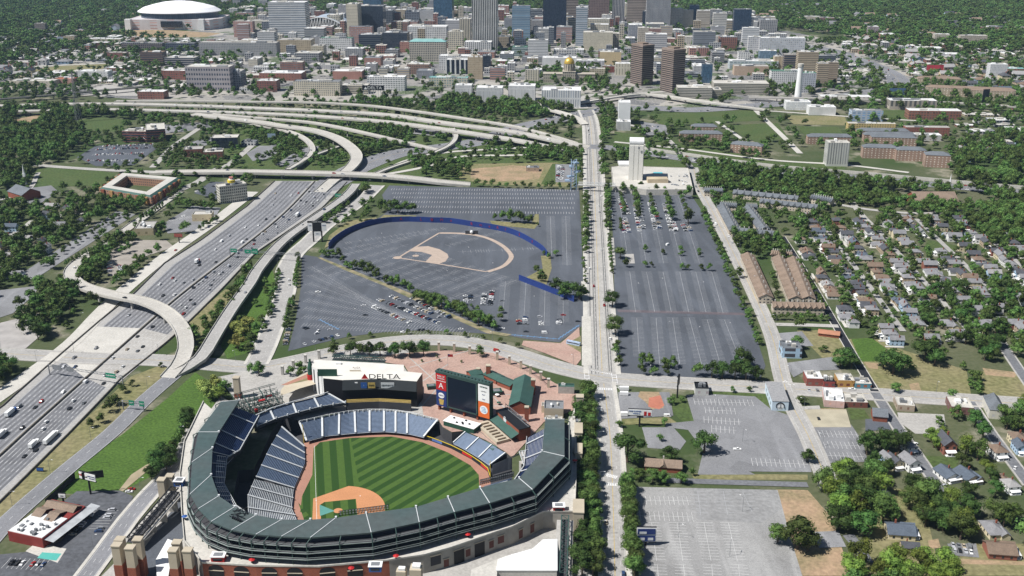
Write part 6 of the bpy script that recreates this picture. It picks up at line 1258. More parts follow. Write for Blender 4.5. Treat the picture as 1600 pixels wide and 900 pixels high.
Bs=[(422,480,62,4,45,FC(WH,(.08,.10,.13),*BAND),M_WROOF,0,None,'white slab office tower with thin dark window bands, beside the white arched arena'),(543,561,62,7,50,FC(CR,(.2,.18,.15),60,3.8,.995,.2),M_CONC_L,0,None,'beige concrete core of the black glass federal tower'),(561,600,58,10,44,FC(DG,GL,*CURT),M_GREY,0,None,'black glass federal tower split by one pale floor line'),(569,597,44,None,40,FC(DG,BG,*CURT),M_GREY,0,190,'dark teal tower rising behind the black glass federal tower'),(600,614,46,17,35,FC(DG,GL,*GRID),M_GREY,0,None,'dark brown slab close behind the black federal tower'),(678,707,42,None,45,FC((.05,.08,.11),BG,*CURT),M_GREY,0,190,'dark blue glass tower standing alone among trees beyond the low offices'),(738,777,80,None,42,FC((.55,.55,.53),(.015,.018,.022),*VERT),M_GREY,0,170,'very tall tower with white vertical ribs over a white podium'),(726,768,84,66,30,FC(WH,GL,*GRID),M_WROOF,0,None,'white low podium at the foot of the ribbed tower'),(718,736,68,30,25,FC(CR,(.1,.1,.1),*VERT),M_CONC_L,0,None,'cream slab tower just west of the ribbed tower'),(700,724,80,50,24,FC(CR,(.1,.1,.1),*GRID),M_CONC_L,0,None,'stepped beige brick tower near the white podium'),(598,637,80,52,38,FC((.18,.19,.2),GL,*CURT),M_GREY,0,None,'squat charcoal office cube behind the pink building'),(561,596,76,55,34,FC((.1,.11,.12),GL,60,5,.995,.75),M_GREY,0,None,'low black glass block at the foot of the federal tower'),(637,698,65,42,45,FC(WH,(.12,.13,.14),*GRID),M_WROOF,0,None,'long white office block with a dark side facing the ribbed tower'),(434,487,82,63,40,FC(BE,(.2,.17,.12),*GRID),M_CONC,0,None,'long buff brick warehouse between the grey hall and the green-roofed hall'),(487,506,88,72,30,FC(CR,(.2,.17,.12),*GRID),M_CONC,0,None,'short cream brick block at the end of the buff warehouse'),(311,434,87,67,30,FC(GRY,(.1,.11,.12),4,4,.5,.5),M_CONC,0,None,'very long grey government hall with rows of small windows'),(500,551,80,60,28,FC(WH,(.2,.2,.2),*GRID),M_GREENP,0,None,'white hall with a mossy green roof beside the grey parking blocks'),(640,697,96,66,22,FC((.55,.5,.42),GL,4.2,4,.6,.55),M_TEALR,0,None,'broad beige grid building under a pale teal pitched roof'),(625,641,82,66,20,FC(PK,(.2,.1,.08),*GRID),M_CONC,0,None,'small salmon pink block leaning on the teal-roofed building'),(686,735,110,88,30,FC(WH,(.25,.25,.26),*GRID),M_WROOF,0,None,'white stepped office with columns before the ribbed tower'),(697,733,118,94,25,FC(WH,GL,10,40,.65,.85),M_WROOF,0,None,'white frame office with a big dark glass arch'),(731,754,124,90,15,FC(BE,(.2,.15,.1),2.6,3.6,.45,.5),M_CONC_L,0,None,'old tan city hall tower with stepped crown'),(753,767,112,88,30,FC(DG,GL,*CURT),M_GREY,0,None,'dark glass wing hidden behind the old tan tower'),(670,731,136,122,20,FC(CR,(.15,.2,.2),5,5,.6,.6),M_TEALR,0,None,'low hall with teal roof in front of the old tan tower'),(711,737,157,134,24,FC(WH,(.3,.31,.33),*SLIT),M_WROOF,0,None,'westmost of the white pilastered state offices above the wooded slope'),(744,785,161,138,30,FC(WH,(.3,.31,.33),*SLIT),M_WROOF,0,None,'broad white pilastered state office, second of the row above the wooded slope'),(794,836,158,135,30,FC(WH,(.3,.31,.33),*SLIT),M_WROOF,0,None,'broad white pilastered state office just short of the octagonal one'),(846,907,168,142,42,FC(WH,(.22,.24,.27),4.2,16,.4,.8),M_WROOF,0,None,'octagonal-looking white state office at the end of the row by the bridge'),(459,532,150,128,24,FC(CR,(.1,.1,.11),4,4,.5,.5),M_GREY,0,None,'six-storey cream hotel with square windows and a darker roof'),(574,633,142,121,26,FC(WH,(.12,.13,.14),5,4,.7,.5),M_WROOF,0,None,'white office block behind the black airline billboard'),(520,566,124,112,30,FC(PK,(.3,.15,.12),6,5,.2,.3),M_WROOF,0,None,'salmon brick hall near the cream hotel'),(636,671,116,101,24,FC((.3,.19,.14),(.1,.08,.07),*GRID),M_CONC_L,0,None,'brown brick block with arched roofline below the teal-roofed building'),(402,433,143,127,26,FC((.25,.1,.08),(.08,.06,.05),*GRID),M_WROOF,0,None,'dark red brick block west of the cream hotel'),(405,472,126,115,40,FC((.3,.14,.1),(.1,.06,.05),6,5,.3,.4),M_WROOF,0,None,'long brick warehouse with a bright white roof'),(532,575,147,134,26,FC(CR,(.06,.06,.06),60,3.2,.995,.5),M_CONC_L,0,None,'open cream parking deck beside the cream hotel'),(292,362,142,105,34,FC((.40,.37,.38),(.05,.06,.08),5,9,.6,.45),M_CONC_L,0,None,'massive grey stone jail block with tall dark window slots'),(362,378,140,112,34,FC((.25,.26,.29),(.05,.06,.08),*GRID),M_CONC,0,None,'shade-coloured grey wing attached to the massive jail block'),(220,256,103,82,26,FC(BR,GL,60,4,.995,.5),M_BRNR,0,None,'brown office cube with dark window bands west of the long grey hall'),(258,305,106,91,34,FC((.3,.29,.29),GL,*BAND),M_CONC,0,None,'grey concrete office next to the brown office cube'),(253,290,125,111,24,FC((.28,.1,.07),(.1,.07,.06),*GRID),M_WROOF,0,None,'brick building with a white roof beside the massive jail block'),(56,73,57,37,14,FC((.22,.19,.17),(.1,.09,.09),*GRID),M_CONC,0,None,'lone brown apartment tower far out among the western trees'),(136,190,70,61,18,FC(CR,(.15,.14,.12),*GRID),M_WROOF,0,None,'cream loft buildings with bright roofs below the dirt site'),(100,118,70,57,16,FC(BE,(.2,.17,.1),*GRID),M_CONC,0,None,'ochre block with three bays west of the cream lofts'),(190,255,82,68,20,FC((.2,.17,.16),GL,*GRID),M_GREY,0,None,'brown loft row in front of the red dirt site'),(168,197,92,83,20,FC((.25,.1,.08),(.1,.07,.06),*GRID),M_CONC,0,None,'low red brick works beside the curving track'),(259,305,80,68,20,FC((.1,.12,.16),GL,*GRID),M_GREY,0,None,'dark blue-grey block south of the loft row'),(122,170,124,112,24,FC(WH,(.3,.3,.3),6,5,.3,.4),M_WROOF,0,None,'white two-storey works above the railway viaduct'),(85,116,133,124,22,FC((.5,.3,.25),(.3,.15,.1),8,6,.2,.3),M_REDR,0,None,'brick gym with a terracotta roof above the viaduct'),(15,85,136,127,26,FC(CR,(.2,.2,.2),8,6,.2,.3),M_CONC_L,0,None,'wide flat-roofed pale depot at the west side of the viaduct'),(215,257,155,144,24,FC((.3,.12,.09),(.1,.07,.06),*GRID),M_WROOF,0,None,'red brick shed with pale roof just above the elevated freeway'),(800,828,62,10,32,FC((.25,.32,.38),(.10,.17,.24),*BAND),M_GREY,0,None,'light blue glass tower at the west side of the black towers'),(821,847,45,15,30,FC((.28,.3,.32),GL,*BAND),M_GREY,0,None,'grey banded tower behind the light blue tower'),(848,884,63,None,44,FC((.015,.02,.03),(.012,.02,.035),*CURT),M_GREY,0,150,'black glass tower darkest of the downtown cluster'),(884,903,40,None,30,FC((.3,.26,.22),(.06,.05,.05),*BAND),M_GREY,0,190,'brown banded tower behind the black glass one'),(899,917,72,12,26,FC((.5,.53,.56),(.12,.16,.2),*BAND),M_WROOF,0,None,'slim pale tower with fine blue bands and a white crown'),(887,900,61,30,22,FC(CR,(.12,.12,.12),*BAND),M_CONC_L,0,None,'cream banded slab close to the slim pale tower'),(919,951,42,None,36,FC((.22,.16,.14),(.07,.05,.05),*GRID),M_BRNR,0,190,'reddish brown gridded tower behind the cream court'),(918,952,51,30,26,FC(CR,(.15,.15,.15),*GRID),M_WROOF,0,None,'cream gridded court building under the reddish brown tower'),(956,975,42,None,34,FC((.42,.41,.4),(.03,.04,.06),*VERT),M_GREY,0,190,'tower of dark glass and white vertical fins'),(979,1008,43,None,40,FC((.36,.31,.26),(.12,.1,.09),*BAND),M_GREY,0,190,'tan banded tower between the finned towers'),(1009,1046,47,None,42,FC((.42,.42,.42),(.05,.06,.08),3.2,60,.45,.995),M_GREY,0,200,'great pale rounded-looking tower with close vertical fins'),(1003,1012,45,18,14,FC(DG,GL,*CURT),M_GREY,0,None,'slim dark shaft between two downtown towers'),(911,957,78,51,34,FC(CR,(.25,.23,.18),3.2,3.4,.5,.5),M_CONC_L,0,None,'broad cream office with close small windows below the slim pale tower'),(957,967,76,53,34,FC((.35,.32,.26),(.1,.1,.1),*GRID),M_CONC_L,0,None,'shade-coloured narrow wing of the broad cream office'),(1008,1041,85,54,30,FC((.52,.52,.5),(.15,.15,.17),*BAND),M_WROOF,0,None,'pale banded office behind the twin brown towers'),(996,1012,76,44,26,FC((.5,.45,.38),(.2,.18,.15),*GRID),M_CONC_L,0,None,'buff annex west of the pale banded office'),(1045,1066,46,14,20,FC((.5,.48,.44),(.2,.2,.2),*GRID),M_WROOF,0,None,'cream apartment slab east of the finned tower'),(1066,1082,45,16,18,FC((.55,.53,.48),(.2,.2,.22),2.5,3.4,.5,.5),M_WROOF,0,None,'pale slab with a blue glass edge'),(1076,1091,44,9,20,FC((.3,.36,.42),BG,*CURT),M_WROOF,0,None,'blue glass slab with a white crown'),(1088,1108,47,17,22,FC((.5,.46,.4),(.2,.18,.15),*BAND),M_WROOF,0,None,'tan banded slab east of the blue glass slab'),(1113,1134,53,21,18,FC((.62,.6,.54),(.2,.2,.2),*BAND),M_WROOF,0,None,'ivory slab standing before the eastern forest'),(1145,1172,54,15,26,FC((.045,.06,.09),(.02,.035,.06),*CURT),M_GREY,0,None,'dark navy office tower east of the ivory slab'),(1159,1184,72,44,18,FC(WH,(.25,.26,.28),*BAND),M_WROOF,0,None,'white round-cornered residence block by the navy tower'),(1168,1186,85,58,18,FC((.6,.6,.58),(.25,.25,.28),*GRID),M_WROOF,0,None,'white university block south of the residence block'),(1186,1256,86,60,26,FC((.6,.6,.6),(.28,.3,.33),*GRID),M_WROOF,0,None,'long stepped white university dormitory'),(1068,1108,53,46,22,FC((.3,.33,.36),GL,*BAND),M_SLATE,0,None,'low arena with a slate-grey lid under the cream slabs'),(1070,1150,70,58,24,FC((.55,.52,.46),(.2,.2,.2),5,4,.5,.5),M_CONC_L,0,None,'long cream campus hall below the low arena'),(1001,1023,72,52,20,FC((.5,.46,.4),(.15,.15,.15),*BAND),M_WROOF,0,None,'banded tan block behind the western brown tower'),(825,856,91,63,20,FC(WH,(.16,.17,.18),60,3.6,.995,.45),M_WROOF,0,None,'white office with strong dark bands west of the capitol'),(840,857,72,45,20,FC((.5,.5,.48),(.2,.2,.2),*BAND),M_WROOF,0,None,'grey-white block behind the strongly banded office'),(800,824,88,74,28,FC((.3,.36,.36),(.08,.12,.12),*BAND),M_GREENP,0,None,'low green-roofed terminal west of the banded office'),(820,840,90,82,16,FC((.28,.12,.1),(.1,.06,.05),*GRID),M_CONC,0,None,'small brick annex next to the banded office'),(847,900,104,91,30,FC((.66,.66,.64),(.55,.55,.53),20,20,.1,.1),M_WROOF,0,None,'blank white hall behind the golden dome'),(865,912,90,78,26,FC((.62,.62,.6),(.1,.11,.12),6,4,.7,.6),M_WROOF,0,None,'white framed office with dark bays behind the blank white hall'),(900,944,107,95,26,FC((.62,.62,.62),(.12,.12,.14),8,4,.7,.5),M_WROOF,0,None,'low white building east of the golden dome'),(937,970,102,82,24,FC((.60,.48,.28),(.4,.3,.15),5,5,.2,.3),M_CONC_L,0,None,'plain golden-beige block west of the brown towers'),(921,945,124,108,18,FC((.55,.5,.38),(.2,.18,.12),*GRID),M_CONC_L,0,None,'cream stone hall with tall windows near the capitol grounds'),(941,960,113,104,14,FC((.28,.08,.06),(.1,.05,.04),*GRID),M_CONC,0,None,'small dark red building near the cream stone hall'),(961,984,118,100,22,FC((.62,.58,.46),(.25,.23,.18),6,16,.25,.8),M_WROOF,0,None,'cream building with tall fins touching the western brown tower'),(1186,1212,98,80,20,FC((.3,.38,.44),(.1,.15,.2),*CURT),M_WROOF,0,None,'pale blue glass science block'),(1140,1215,108,96,30,FC((.5,.55,.56),(.2,.25,.27),8,4,.7,.5),M_WROOF,0,None,'low white and glass laboratory complex'),(1096,1112,130,101,18,FC((.12,.16,.2),BG,*CURT),M_GREY,0,None,'slim blue glass block behind the eastern brown tower'),(1058,1112,155,138,34,FC((.52,.50,.43),(.06,.06,.06),60,3.0,.995,.5),M_CONC_L,0,None,'round-ended open parking deck below the eastern brown tower'),(1112,1127,154,141,30,FC((.4,.38,.3),(.06,.06,.06),60,3.0,.995,.5),M_CONC_L,0,None,'side wing of the round-ended parking deck'),(1115,1200,148,131,40,FC((.55,.52,.42),(.07,.07,.07),60,3.0,.995,.5),M_CONC_L,0,None,'long cream parking deck east of the round-ended one'),(1147,1200,118,104,26,FC((.5,.38,.28),(.35,.25,.18),8,5,.2,.3),M_CONC,0,None,'pinkish brick block above the long cream parking deck'),(1245,1276,118,82,24,FC(BE,(.12,.1,.08),60,3.7,.995,.45),M_CONC,0,None,'tallest ochre hospital block with brown window bands'),(1209,1224,108,89,18,FC(BE,(.3,.23,.15),8,40,.2,.9),M_CONC,0,None,'ochre end block of the hospital'),(1224,1246,110,86,24,FC((.2,.17,.15),GL,*BAND),M_CONC,0,None,'brown banded wing between the ochre hospital blocks'),(1275,1292,137,100,20,FC(BE,(.1,.08,.07),60,3.7,.995,.45),M_CONC,0,None,'narrow ochre hospital wing nearest the chimney'),(1290,1307,133,98,18,FC((.42,.34,.24),(.15,.12,.1),60,3.7,.995,.4),M_CONC,0,None,'eastern ochre hospital wing beside the freeway curve'),(1275,1305,100,88,24,FC((.14,.16,.18),GL,*BAND),M_GREY,0,None,'dark grey hospital rear wing'),(1204,1252,136,112,24,FC(WH,(.12,.13,.14),4,4,.5,.55),M_GREENP,0,None,'white office with a dark green roof line behind the tall chimney'),(1252,1273,145,115,22,FC((.5,.52,.56),(.15,.16,.18),4,4,.5,.55),M_GREENP,0,None,'shade-coloured white wing east of the chimney'),(1228,1266,172,160,22,FC(WH,(.55,.6,.66),2.5,3,.5,.5),M_WROOF,0,None,'white lattice plant building at the base of the tall chimney'),(1264,1305,180,168,24,FC(WH,(.5,.5,.5),12,20,.1,.1),M_WROOF,0,None,'plain white shed beside the chimney plant'),(1283,1360,162,152,24,FC((.6,.58,.52),(.2,.18,.15),8,20,.3,.4),M_WROOF,0,None,'long white warehouse before the freeway bend'),(1390,1462,171,158,26,FC((.45,.4,.34),(.1,.1,.1),8,20,.5,.5),M_WROOF,0,None,'long white-roofed warehouse along the pale viaduct'),(1330,1378,190,174,20,FC((.5,.55,.62),(.15,.25,.4),8,4,.6,.5),M_GREY,0,None,'blue and white office near the green playing field'),(1420,1500,187,174,24,FC((.3,.13,.09),(.1,.07,.06),*GRID),M_WROOF,0,None,'low brick warehouse with white roof south of the viaduct'),(1325,1398,206,194,14,FC((.62,.48,.2),(.15,.12,.08),4,3.2,.5,.5),M_CONC_L,0,None,'yellow three-storey apartment row with pale roof'),(1415,1482,212,200,16,FC((.3,.12,.09),(.12,.08,.06),4,4,.4,.5),M_CONC,0,None,'brick school block east of the yellow apartment row'),(1425,1470,220,212,18,FC((.6,.6,.58),(.3,.2,.15),8,4,.3,.3),M_WROOF,0,None,'small white-roofed hall before the brick school block'),(1545,1571,124,101,20,FC(WH,(.3,.3,.33),3,3.2,.5,.5),M_WROOF,0,None,'lone white apartment tower at the eastern edge of the city'),(1574,1600,118,108,20,FC((.35,.2,.15),(.15,.1,.08),*GRID),M_TEALR,0,None,'blue-green roofed church east of the white apartment tower'),(1355,1371,60,42,14,FC((.4,.33,.33),(.2,.17,.17),3,40,.5,.95),M_WROOF,0,None,'round brown and white apartment tower among far trees'),(1459,1482,70,54,18,FC((.55,.5,.42),(.3,.27,.22),*GRID),M_WROOF,0,None,'ivory hospital wing far out to the east'),(1499,1540,74,56,18,FC((.5,.44,.36),(.25,.22,.18),*GRID),M_CONC_L,0,None,'broad tan hospital block far out to the east'),(1480,1500,68,58,14,FC(WH,(.4,.4,.4),*GRID),M_WROOF,0,None,'white link building of the far eastern hospital'),(1257,1280,37,26,16,FC(CR,(.3,.28,.24),*GRID),M_WROOF,0,None,'cream block in the far eastern forest'),(1279,1303,39,28,16,FC((.28,.15,.13),(.15,.1,.1),*GRID),M_CONC,0,None,'dark brick block in the far eastern forest'),(1304,1316,38,29,14,FC((.28,.15,.13),(.15,.1,.1),*GRID),M_CONC,0,None,'smaller dark brick block in the far eastern forest'),(1533,1600,52,43,20,FC((.28,.11,.09),(.15,.1,.1),*GRID),M_CONC,0,None,'huge old brick mail-order warehouse in the far east'),(1568,1576,44,36,12,FC((.28,.11,.09),(.15,.1,.1),*GRID),M_WROOF,0,None,'square brick water-tank tower of the old warehouse'),(963,985,204,191,20,FC(WH,(.15,.15,.16),2,40,.35,.95),M_WROOF,0,None,'white colonnaded base of the state archives'),(1291,1324,260,224,20,FC((.55,.55,.5),(.2,.2,.2),3.4,60,.45,.9),M_CONC_L,0,None,'white ribbed apartment high-rise beside the eastern freeway'),(340,362,320,294,14,FC((.62,.60,.52),(.06,.06,.06),2.2,3.4,.6,.6),M_CONC_L,18,None,None),(192,232,222,206,22,FC((.25,.1,.08),GL,60,4,.995,.5),M_CONC_L,0,None,'brick courthouse wing with pale flat roof below the flyovers'),(228,262,222,203,50,FC((.25,.1,.08),GL,60,4,.995,.5),M_CONC_L,22,None,'long brick and glass office wing with grey roof'),(287,318,245,234,22,FC((.3,.13,.09),(.1,.07,.06),*GRID),M_CONC,14,None,'square brick office nearest the long overpass'),(318,350,250,238,22,FC((.3,.13,.09),(.1,.07,.06),*GRID),M_CONC_L,14,None,'low brick office with pale roof beside the long overpass'),(332,372,232,216,24,FC((.05,.06,.05),GL,*CURT),M_CONC_L,10,None,'dark glass office with pale flat roof under the flyovers'),(377,400,228,222,14,FC((.6,.6,.6),GL,*GRID),M_GREY,0,None,'small white house-like clinic by the freeway ramps'),(301,331,346,336,14,FC((.66,.55,.35),(.4,.3,.2),8,6,.2,.3),M_CONC_L,8,None,'cream stuccoed restaurant with rooftop machines beside the freeway'),(212,240,368,358,28,FC((.6,.5,.32),(.3,.25,.15),8,6,.3,.4),M_CONC,12,None,'flat-roofed ochre garage among trees by the service road'),(822,842,268,263,12,FC((.4,.3,.22),(.2,.15,.1),8,6,.2,.3),M_GREY,0,None,'small grey-roofed brick hut at the edge of the dusty field'),(1260,1285,604,593,14,FC((.28,.08,.06),(.15,.1,.08),5,5,.5,.4),M_WROOF,0,None,'red brick shop with a bright white roof at the corner'),(1286,1304,606,598,10,FC((.3,.06,.05),(.1,.05,.05),5,5,.5,.4),M_BLACK,0,None,'narrow shop with blackened roof in the brick shop row'),(1309,1334,606,596,13,FC((.5,.28,.08),(.15,.05,.03),5,5,.5,.4),M_CONC_L,0,None,'orange-fronted shop with pale roof in the shop row'),(1336,1361,608,601,11,FC((.1,.25,.3),(.3,.1,.05),5,5,.5,.4),M_CONC_L,0,None,'mural-painted shop at the end of the shop row beside the black lane'),(1288,1318,637,628,22,FC((.6,.42,.38),(.5,.3,.25),8,6,.2,.3),M_WROOF,-8,None,'pink and white workshop with a green strip of roof'),(1318,1355,637,630,16,FC((.22,.08,.06),(.1,.06,.05),5,5,.3,.4),M_CONC_L,0,None,'brown shop with wide pale roof next to the pink workshop'),(1402,1428,643,635,16,FC((.4,.33,.25),(.2,.12,.08),5,5,.3,.4),M_CONC_L,-5,None,'pale-roofed brick store beside the concrete yard'),(1486,1519,648,638,18,FC((.2,.1,.09),(.1,.06,.05),6,5,.3,.4),M_CONC_L,-6,None,'store with a bright blue side wall and pale roof'),(1545,1568,655,643,22,FC((.6,.58,.5),(.4,.4,.4),6,5,.3,.4),M_SLATE,-8,None,'cream hall with a dark slate roof at the eastern street'),(1222,1252,560,546,16,FC((.4,.55,.68),(.05,.05,.06),12,5,.7,.6),M_SLATE,0,None,'blue and white open-fronted car wash on the street corner'),(1086,1107,618,609,12,FC((.6,.6,.56),(.35,.3,.3),6,5,.3,.4),M_BLACK,0,None,'small white shop with a dark cluttered roof by the street')]  # shade-coloured wings are darker copies of the lit walls, shade put into the colour
for(x0,x1,yb,yt,dp,fc,rfm,rot,h,lb)in Bs:
 if lb is None:continue
 bldg(x0,x1,yb,yt,dp,fc,lb,rfm,rot,h,units=(5 if x1-x0>30 else 3)if yb<200 else 4,setb=.5 if lb.startswith(('old tan','stepped beige'))else None,hip=6 if 'pitched' in lb or 'slate roof' in lb else 0)
for x,yb,yt,l in((777+187,0,0,''),):pass
for xc,yb,yt,l in((1004,134,74,'western of the two twin brown office towers with dark window bands'),(1052,146,81,'eastern and nearer of the two twin brown office towers')):
 x,y=G(xc,yb);z1=HT(yt,y);r=empty('office_tower',x,y+22,0,.72-.2);wl=MB();s=36;pts=rect(0,0,s*.78,s*1.05)
 for i in range(4):wl.wall(pts[i],pts[(i+1)%4],0,z1)
 wl.build('wall',FC((.26,.205,.17),(.03,.025,.025),60,3.8,.995,.55),r);mb=MB();mb.prism(rect(0,0,s*.78+.6,s*1.05+.6),z1,z1+4);mb.build('roof_band',mat('brown_stone',(.26,.205,.17),.8),r);mb=MB();mb.box(0,0,z1+4,14,18,3);mb.build('penthouse',M_BRNR,r);tag(r,l,'tower');occ([(x+a,y+22+b)for a,b in rect(0,0,50,50)])
r,w_,z_,a_=bldg(966,984,195,161,26,mat('white_marble',(.78,.78,.77),.5,.04,.1),'tall blank white marble cube of the state archives',M_WROOF,0,units=1)
x,y=G(994,290);z1=HT(224,y);r=empty('hotel',x,y+12,0,-HD-.05);tag(r,'tall white hotel tower with three fluted bays beside the flat white podium','hotel');M_HOT=mat('hotel_white',(.74,.72,.66),.7,.06,.1)
mb=MB();mb.box(0,0,0,18.4,24,z1);mb.build('core',M_HOT,r)
for k,xx in enumerate((-8.5,0,8.5)):mb=MB();mb.box(xx*.72,-12,0,5.3,1.2,z1-3);mb.build('fluted_bay',M_HOT,r)
mb=MB();mb.box(0,0,z1,18.5,25,2.6);mb.build('crown',M_WHITE,r);mb=MB();mb.box(3,-14.4,z1-7,2.2,.3,3);mb.build('emblem',M_GREY,r)
for i in range(10):mb=MB();mb.box(9.3,-9+i*2,4,.3,.9,z1-10);mb.build('window_strip',M_GLASS,r)
occ([(x+a,y+12+b)for a,b in rect(0,0,26,30)])
P=GP([(955,262),(980,260),(1010,262),(1075,264),(1083,298),(1010,298),(958,292)],6);c=(sum(p[0]for p in P)/7,sum(p[1]for p in P)/7);r=empty('podium',*c,0);tag(r,'broad flat cream podium and car deck around the white hotel tower','podium');mb=MB()
for t in tessellate_polygon([[Vector((*p,0))for p in P]]):mb.poly([(*P[i],7)for i in t])
P2=ccw(P)
for i in range(7):mb.wall(P2[i],P2[(i+1)%7],0,7.8)
mb.build('deck',M_CONC_L,r,(*c,0));mb=MB();q=G(1028,270,7);mb.box(q[0],q[1],7,12,7,.15);mb.build('pool',mat('pool_water',(.12,.5,.55),.1,.1,.2),r,(*c,0));mb=MB();q=G(1027,284,7);mb.box(q[0],q[1],7,26,13,5);mb.build('pavilion_block',mat('sand_wall',(.55,.46,.32),.8),r,(*c,0))
mb=MB()
for k in range(5):q=G(1010+k*15,298,3);mb.box(q[0],q[1]-.4,2,7,.5,3.5);
mb.build('garage_opening',M_LETTERBLK,r,(*c,0));occ(P)
for k in range(14):q=G(rnd.uniform(1045,1078),rnd.uniform(268,290),7);car(q[0],q[1],rnd.choice((0,pi/2)),('parked on the flat hotel deck','hotel'),z=7)
q=G(963,258,7);mb=MB();mb.box(q[0]+14,q[1]+2,7,22,22,3);mb.build('white_block',M_WROOF,r,(*c,0))
x,y=G(1246,158);z1=HT(100,y);r=empty('chimney_stack',x,y,0);mb=MB();mb.cyl(0,0,0,z1,6.6,4.4,18);mb.build('shaft',M_WHITE,r);mb=MB();mb.cyl(0,0,z1-5,z1+.5,5.5,5.4,18);mb.build('rim',M_CONC_L,r);tag(r,'very tall plain white chimney beside the plant building','chimney')
x,y=G(889,128);r=empty('capitol',x,y,0,-HD);tag(r,'stone capitol with a gold dome on a columned drum','capitol');M_LIME=mat('limestone',(.42,.38,.31),.85,.15,.1)
for cx,sx,sy,h in((0,26,30,22),(-32,40,24,17),(32,40,24,17)):mb=MB();mb.box(cx,0,0,sx,sy,h);mb.build('wing',FC((.45,.41,.33),(.12,.11,.1),4,6,.4,.6),r);mb=MB();mb.box(cx,0,h,sx+1,sy+1,1);mb.build('cornice',M_LIME,r)
zb=HT(110,y);zd=HT(99,y);zt_=HT(89,y);mb=MB();mb.cyl(0,0,22,zd,10.5,9.5,20);mb.build('drum',M_LIME,r)
for k in range(14):a=k*2*pi/14;mb=MB();mb.cyl(10.8*cos(a),10.8*sin(a),24,zd-1,.7,.7,6);mb.build('column',M_LIME,r)
mb=MB();n=8
for k in range(n):t0,t1=k/n*pi/2,(k+1)/n*pi/2;mb.cyl(0,0,zd+12*sin(t0),zd+12*sin(t1),10.5*cos(t0),max(.01,10.5*cos(t1)),20,cap=False)
mb.build('dome',mat('gold_leaf',(.62,.42,.08),.35,.1,.3,metal=.4),r);mb=MB();mb.cyl(0,0,zd+11.5,zd+17,1.8,1.2,10);mb.build('lantern',M_LIME,r);occ([(x+a,y+b)for a,b in rect(0,0,110,34)])
x,y=G(284,47);k_=(y+90)/y;x*=k_;wd=abs(G(349,47)[0]-G(219,47)[0])/2*k_*.98;z1,z2=HT(21,y),HT(1,y+90);r=empty('domed_stadium',x,y+90,0);tag(r,'huge domed stadium with a bright white fabric roof over a dark window ring','stadium');N_=40;rx,ry=wd,88
def ell(k,s=1.0):a=2*pi*k/N_;return(rx*s*cos(a)*(1+.0),ry*s*sin(a))
mb=MB();mb.prism([(-rx*1.06,-ry*.98),(rx*.9,-ry*.98),(rx*1.1,-ry*.5),(rx*1.1,ry*.6),(-rx*1.06,ry*.6)],0,z1*.62);mb.build('concourse',facade((.62,.6,.6),(.42,.25,.22),50,8,.4,.3),r);mb=MB()
for k in range(N_):mb.wall(ell(k,.93),ell(k+1,.93),z1*.55,z1)
mb.build('window_ring',FC((.1,.12,.15),(.03,.05,.08),5,30,.85,.95),r);mb=MB();prev=None
for j,(s,z)in enumerate(((1.0,z1-2),(1.0,z1),(.85,z1+(z2-z1)*.38),(.6,z1+(z2-z1)*.68),(.35,z1+(z2-z1)*.9),(.12,z2),(0.001,z2))):
 cur=[(*ell(k,s),z)for k in range(N_)]
 if prev:
  for k in range(N_):mb.poly([prev[k],prev[(k+1)%N_],cur[(k+1)%N_],cur[k]])
 prev=cur
mb.build('roof',mat('fabric_roof',(.86,.86,.86),.7,.03,.02),r);mb=MB();mb.box(0,-ry-1,8,rx*.5,6,z1*.36);mb.build('dark_glazing',M_GLASS,r)
for sx in(-1.02,.72):mb=MB();mb.box(rx*sx,-ry-2,0,16,16,z1*.66);mb.build('corner_tower',M_WHITE,r)
occ([(x+a,y+90+b)for a,b in rect(0,0,rx*2.3,ry*2.3)])
x,y=G(505,50);wd=abs(G(545,50)[0]-G(482,50)[0]);z1=HT(27,y);r=empty('arena',x,y+50,0,-.1);tag(r,'white arena with a curved metal roof and big latticed arch beside the white slab tower','arena');mb=MB();n=14
for k in range(n):
 x0,x1=-wd/2+wd*k/n,-wd/2+wd*(k+1)/n;zf=lambda q:z1*.55+z1*.45*(1-(2*q/wd)**2);mb.poly([(x0,-50,zf(x0)),(x1,-50,zf(x1)),(x1,60,zf(x1)),(x0,60,zf(x0))])
mb.build('roof',mat('blue_metal_roof',(.42,.48,.55),.4,.1,.05),r);mb=MB()
for k in range(n):x0,x1=-wd/2+wd*k/n,-wd/2+wd*(k+1)/n;mb.beam((x0,-52,zf(x0)),(x1,-52,zf(x1)),2.2);mb.beam((x0,-52,6),(x1,-52,zf(x1)if k%2 else zf(x0)),1.6);mb.beam((x0,-52,zf(x0)),(x0,-52,4),1.2)
mb.beam((-wd/2,-52,6),(wd/2,-52,6),2.2);mb.build('arch_truss',M_WHITE,r);mb=MB();mb.box(0,4,0,wd*.96,105,z1*.55);mb.build('hall',M_DARK,r)
x,y=G(584,158);r=empty('billboard_building',x,y,0,-HD);zt_=HT(134,y);mb=MB();mb.box(0,0,zt_-8,40,3,8.5);mb.build('black_panel',M_LETTERBLK,r);text('DELTA',7.5,M_WHITE,r,(3,-1.7,zt_-3.8),(pi/2,0,0),sx=1.2);mb=MB();mb.poly([(-17,-1.65,zt_-6.4),(-10.5,-1.65,zt_-6.4),(-13.7,-1.65,zt_-1.6)]);mb.build('triangle',M_WHITE,r);mb=MB()
for k in range(9):mb.beam((-18+k*4.5,0,0),(-18+k*4.5,0,zt_-8),.7)
mb.build('struts',M_WHITE,r);tag(r,'big black rooftop billboard with white airline letters above the freeway','billboard')
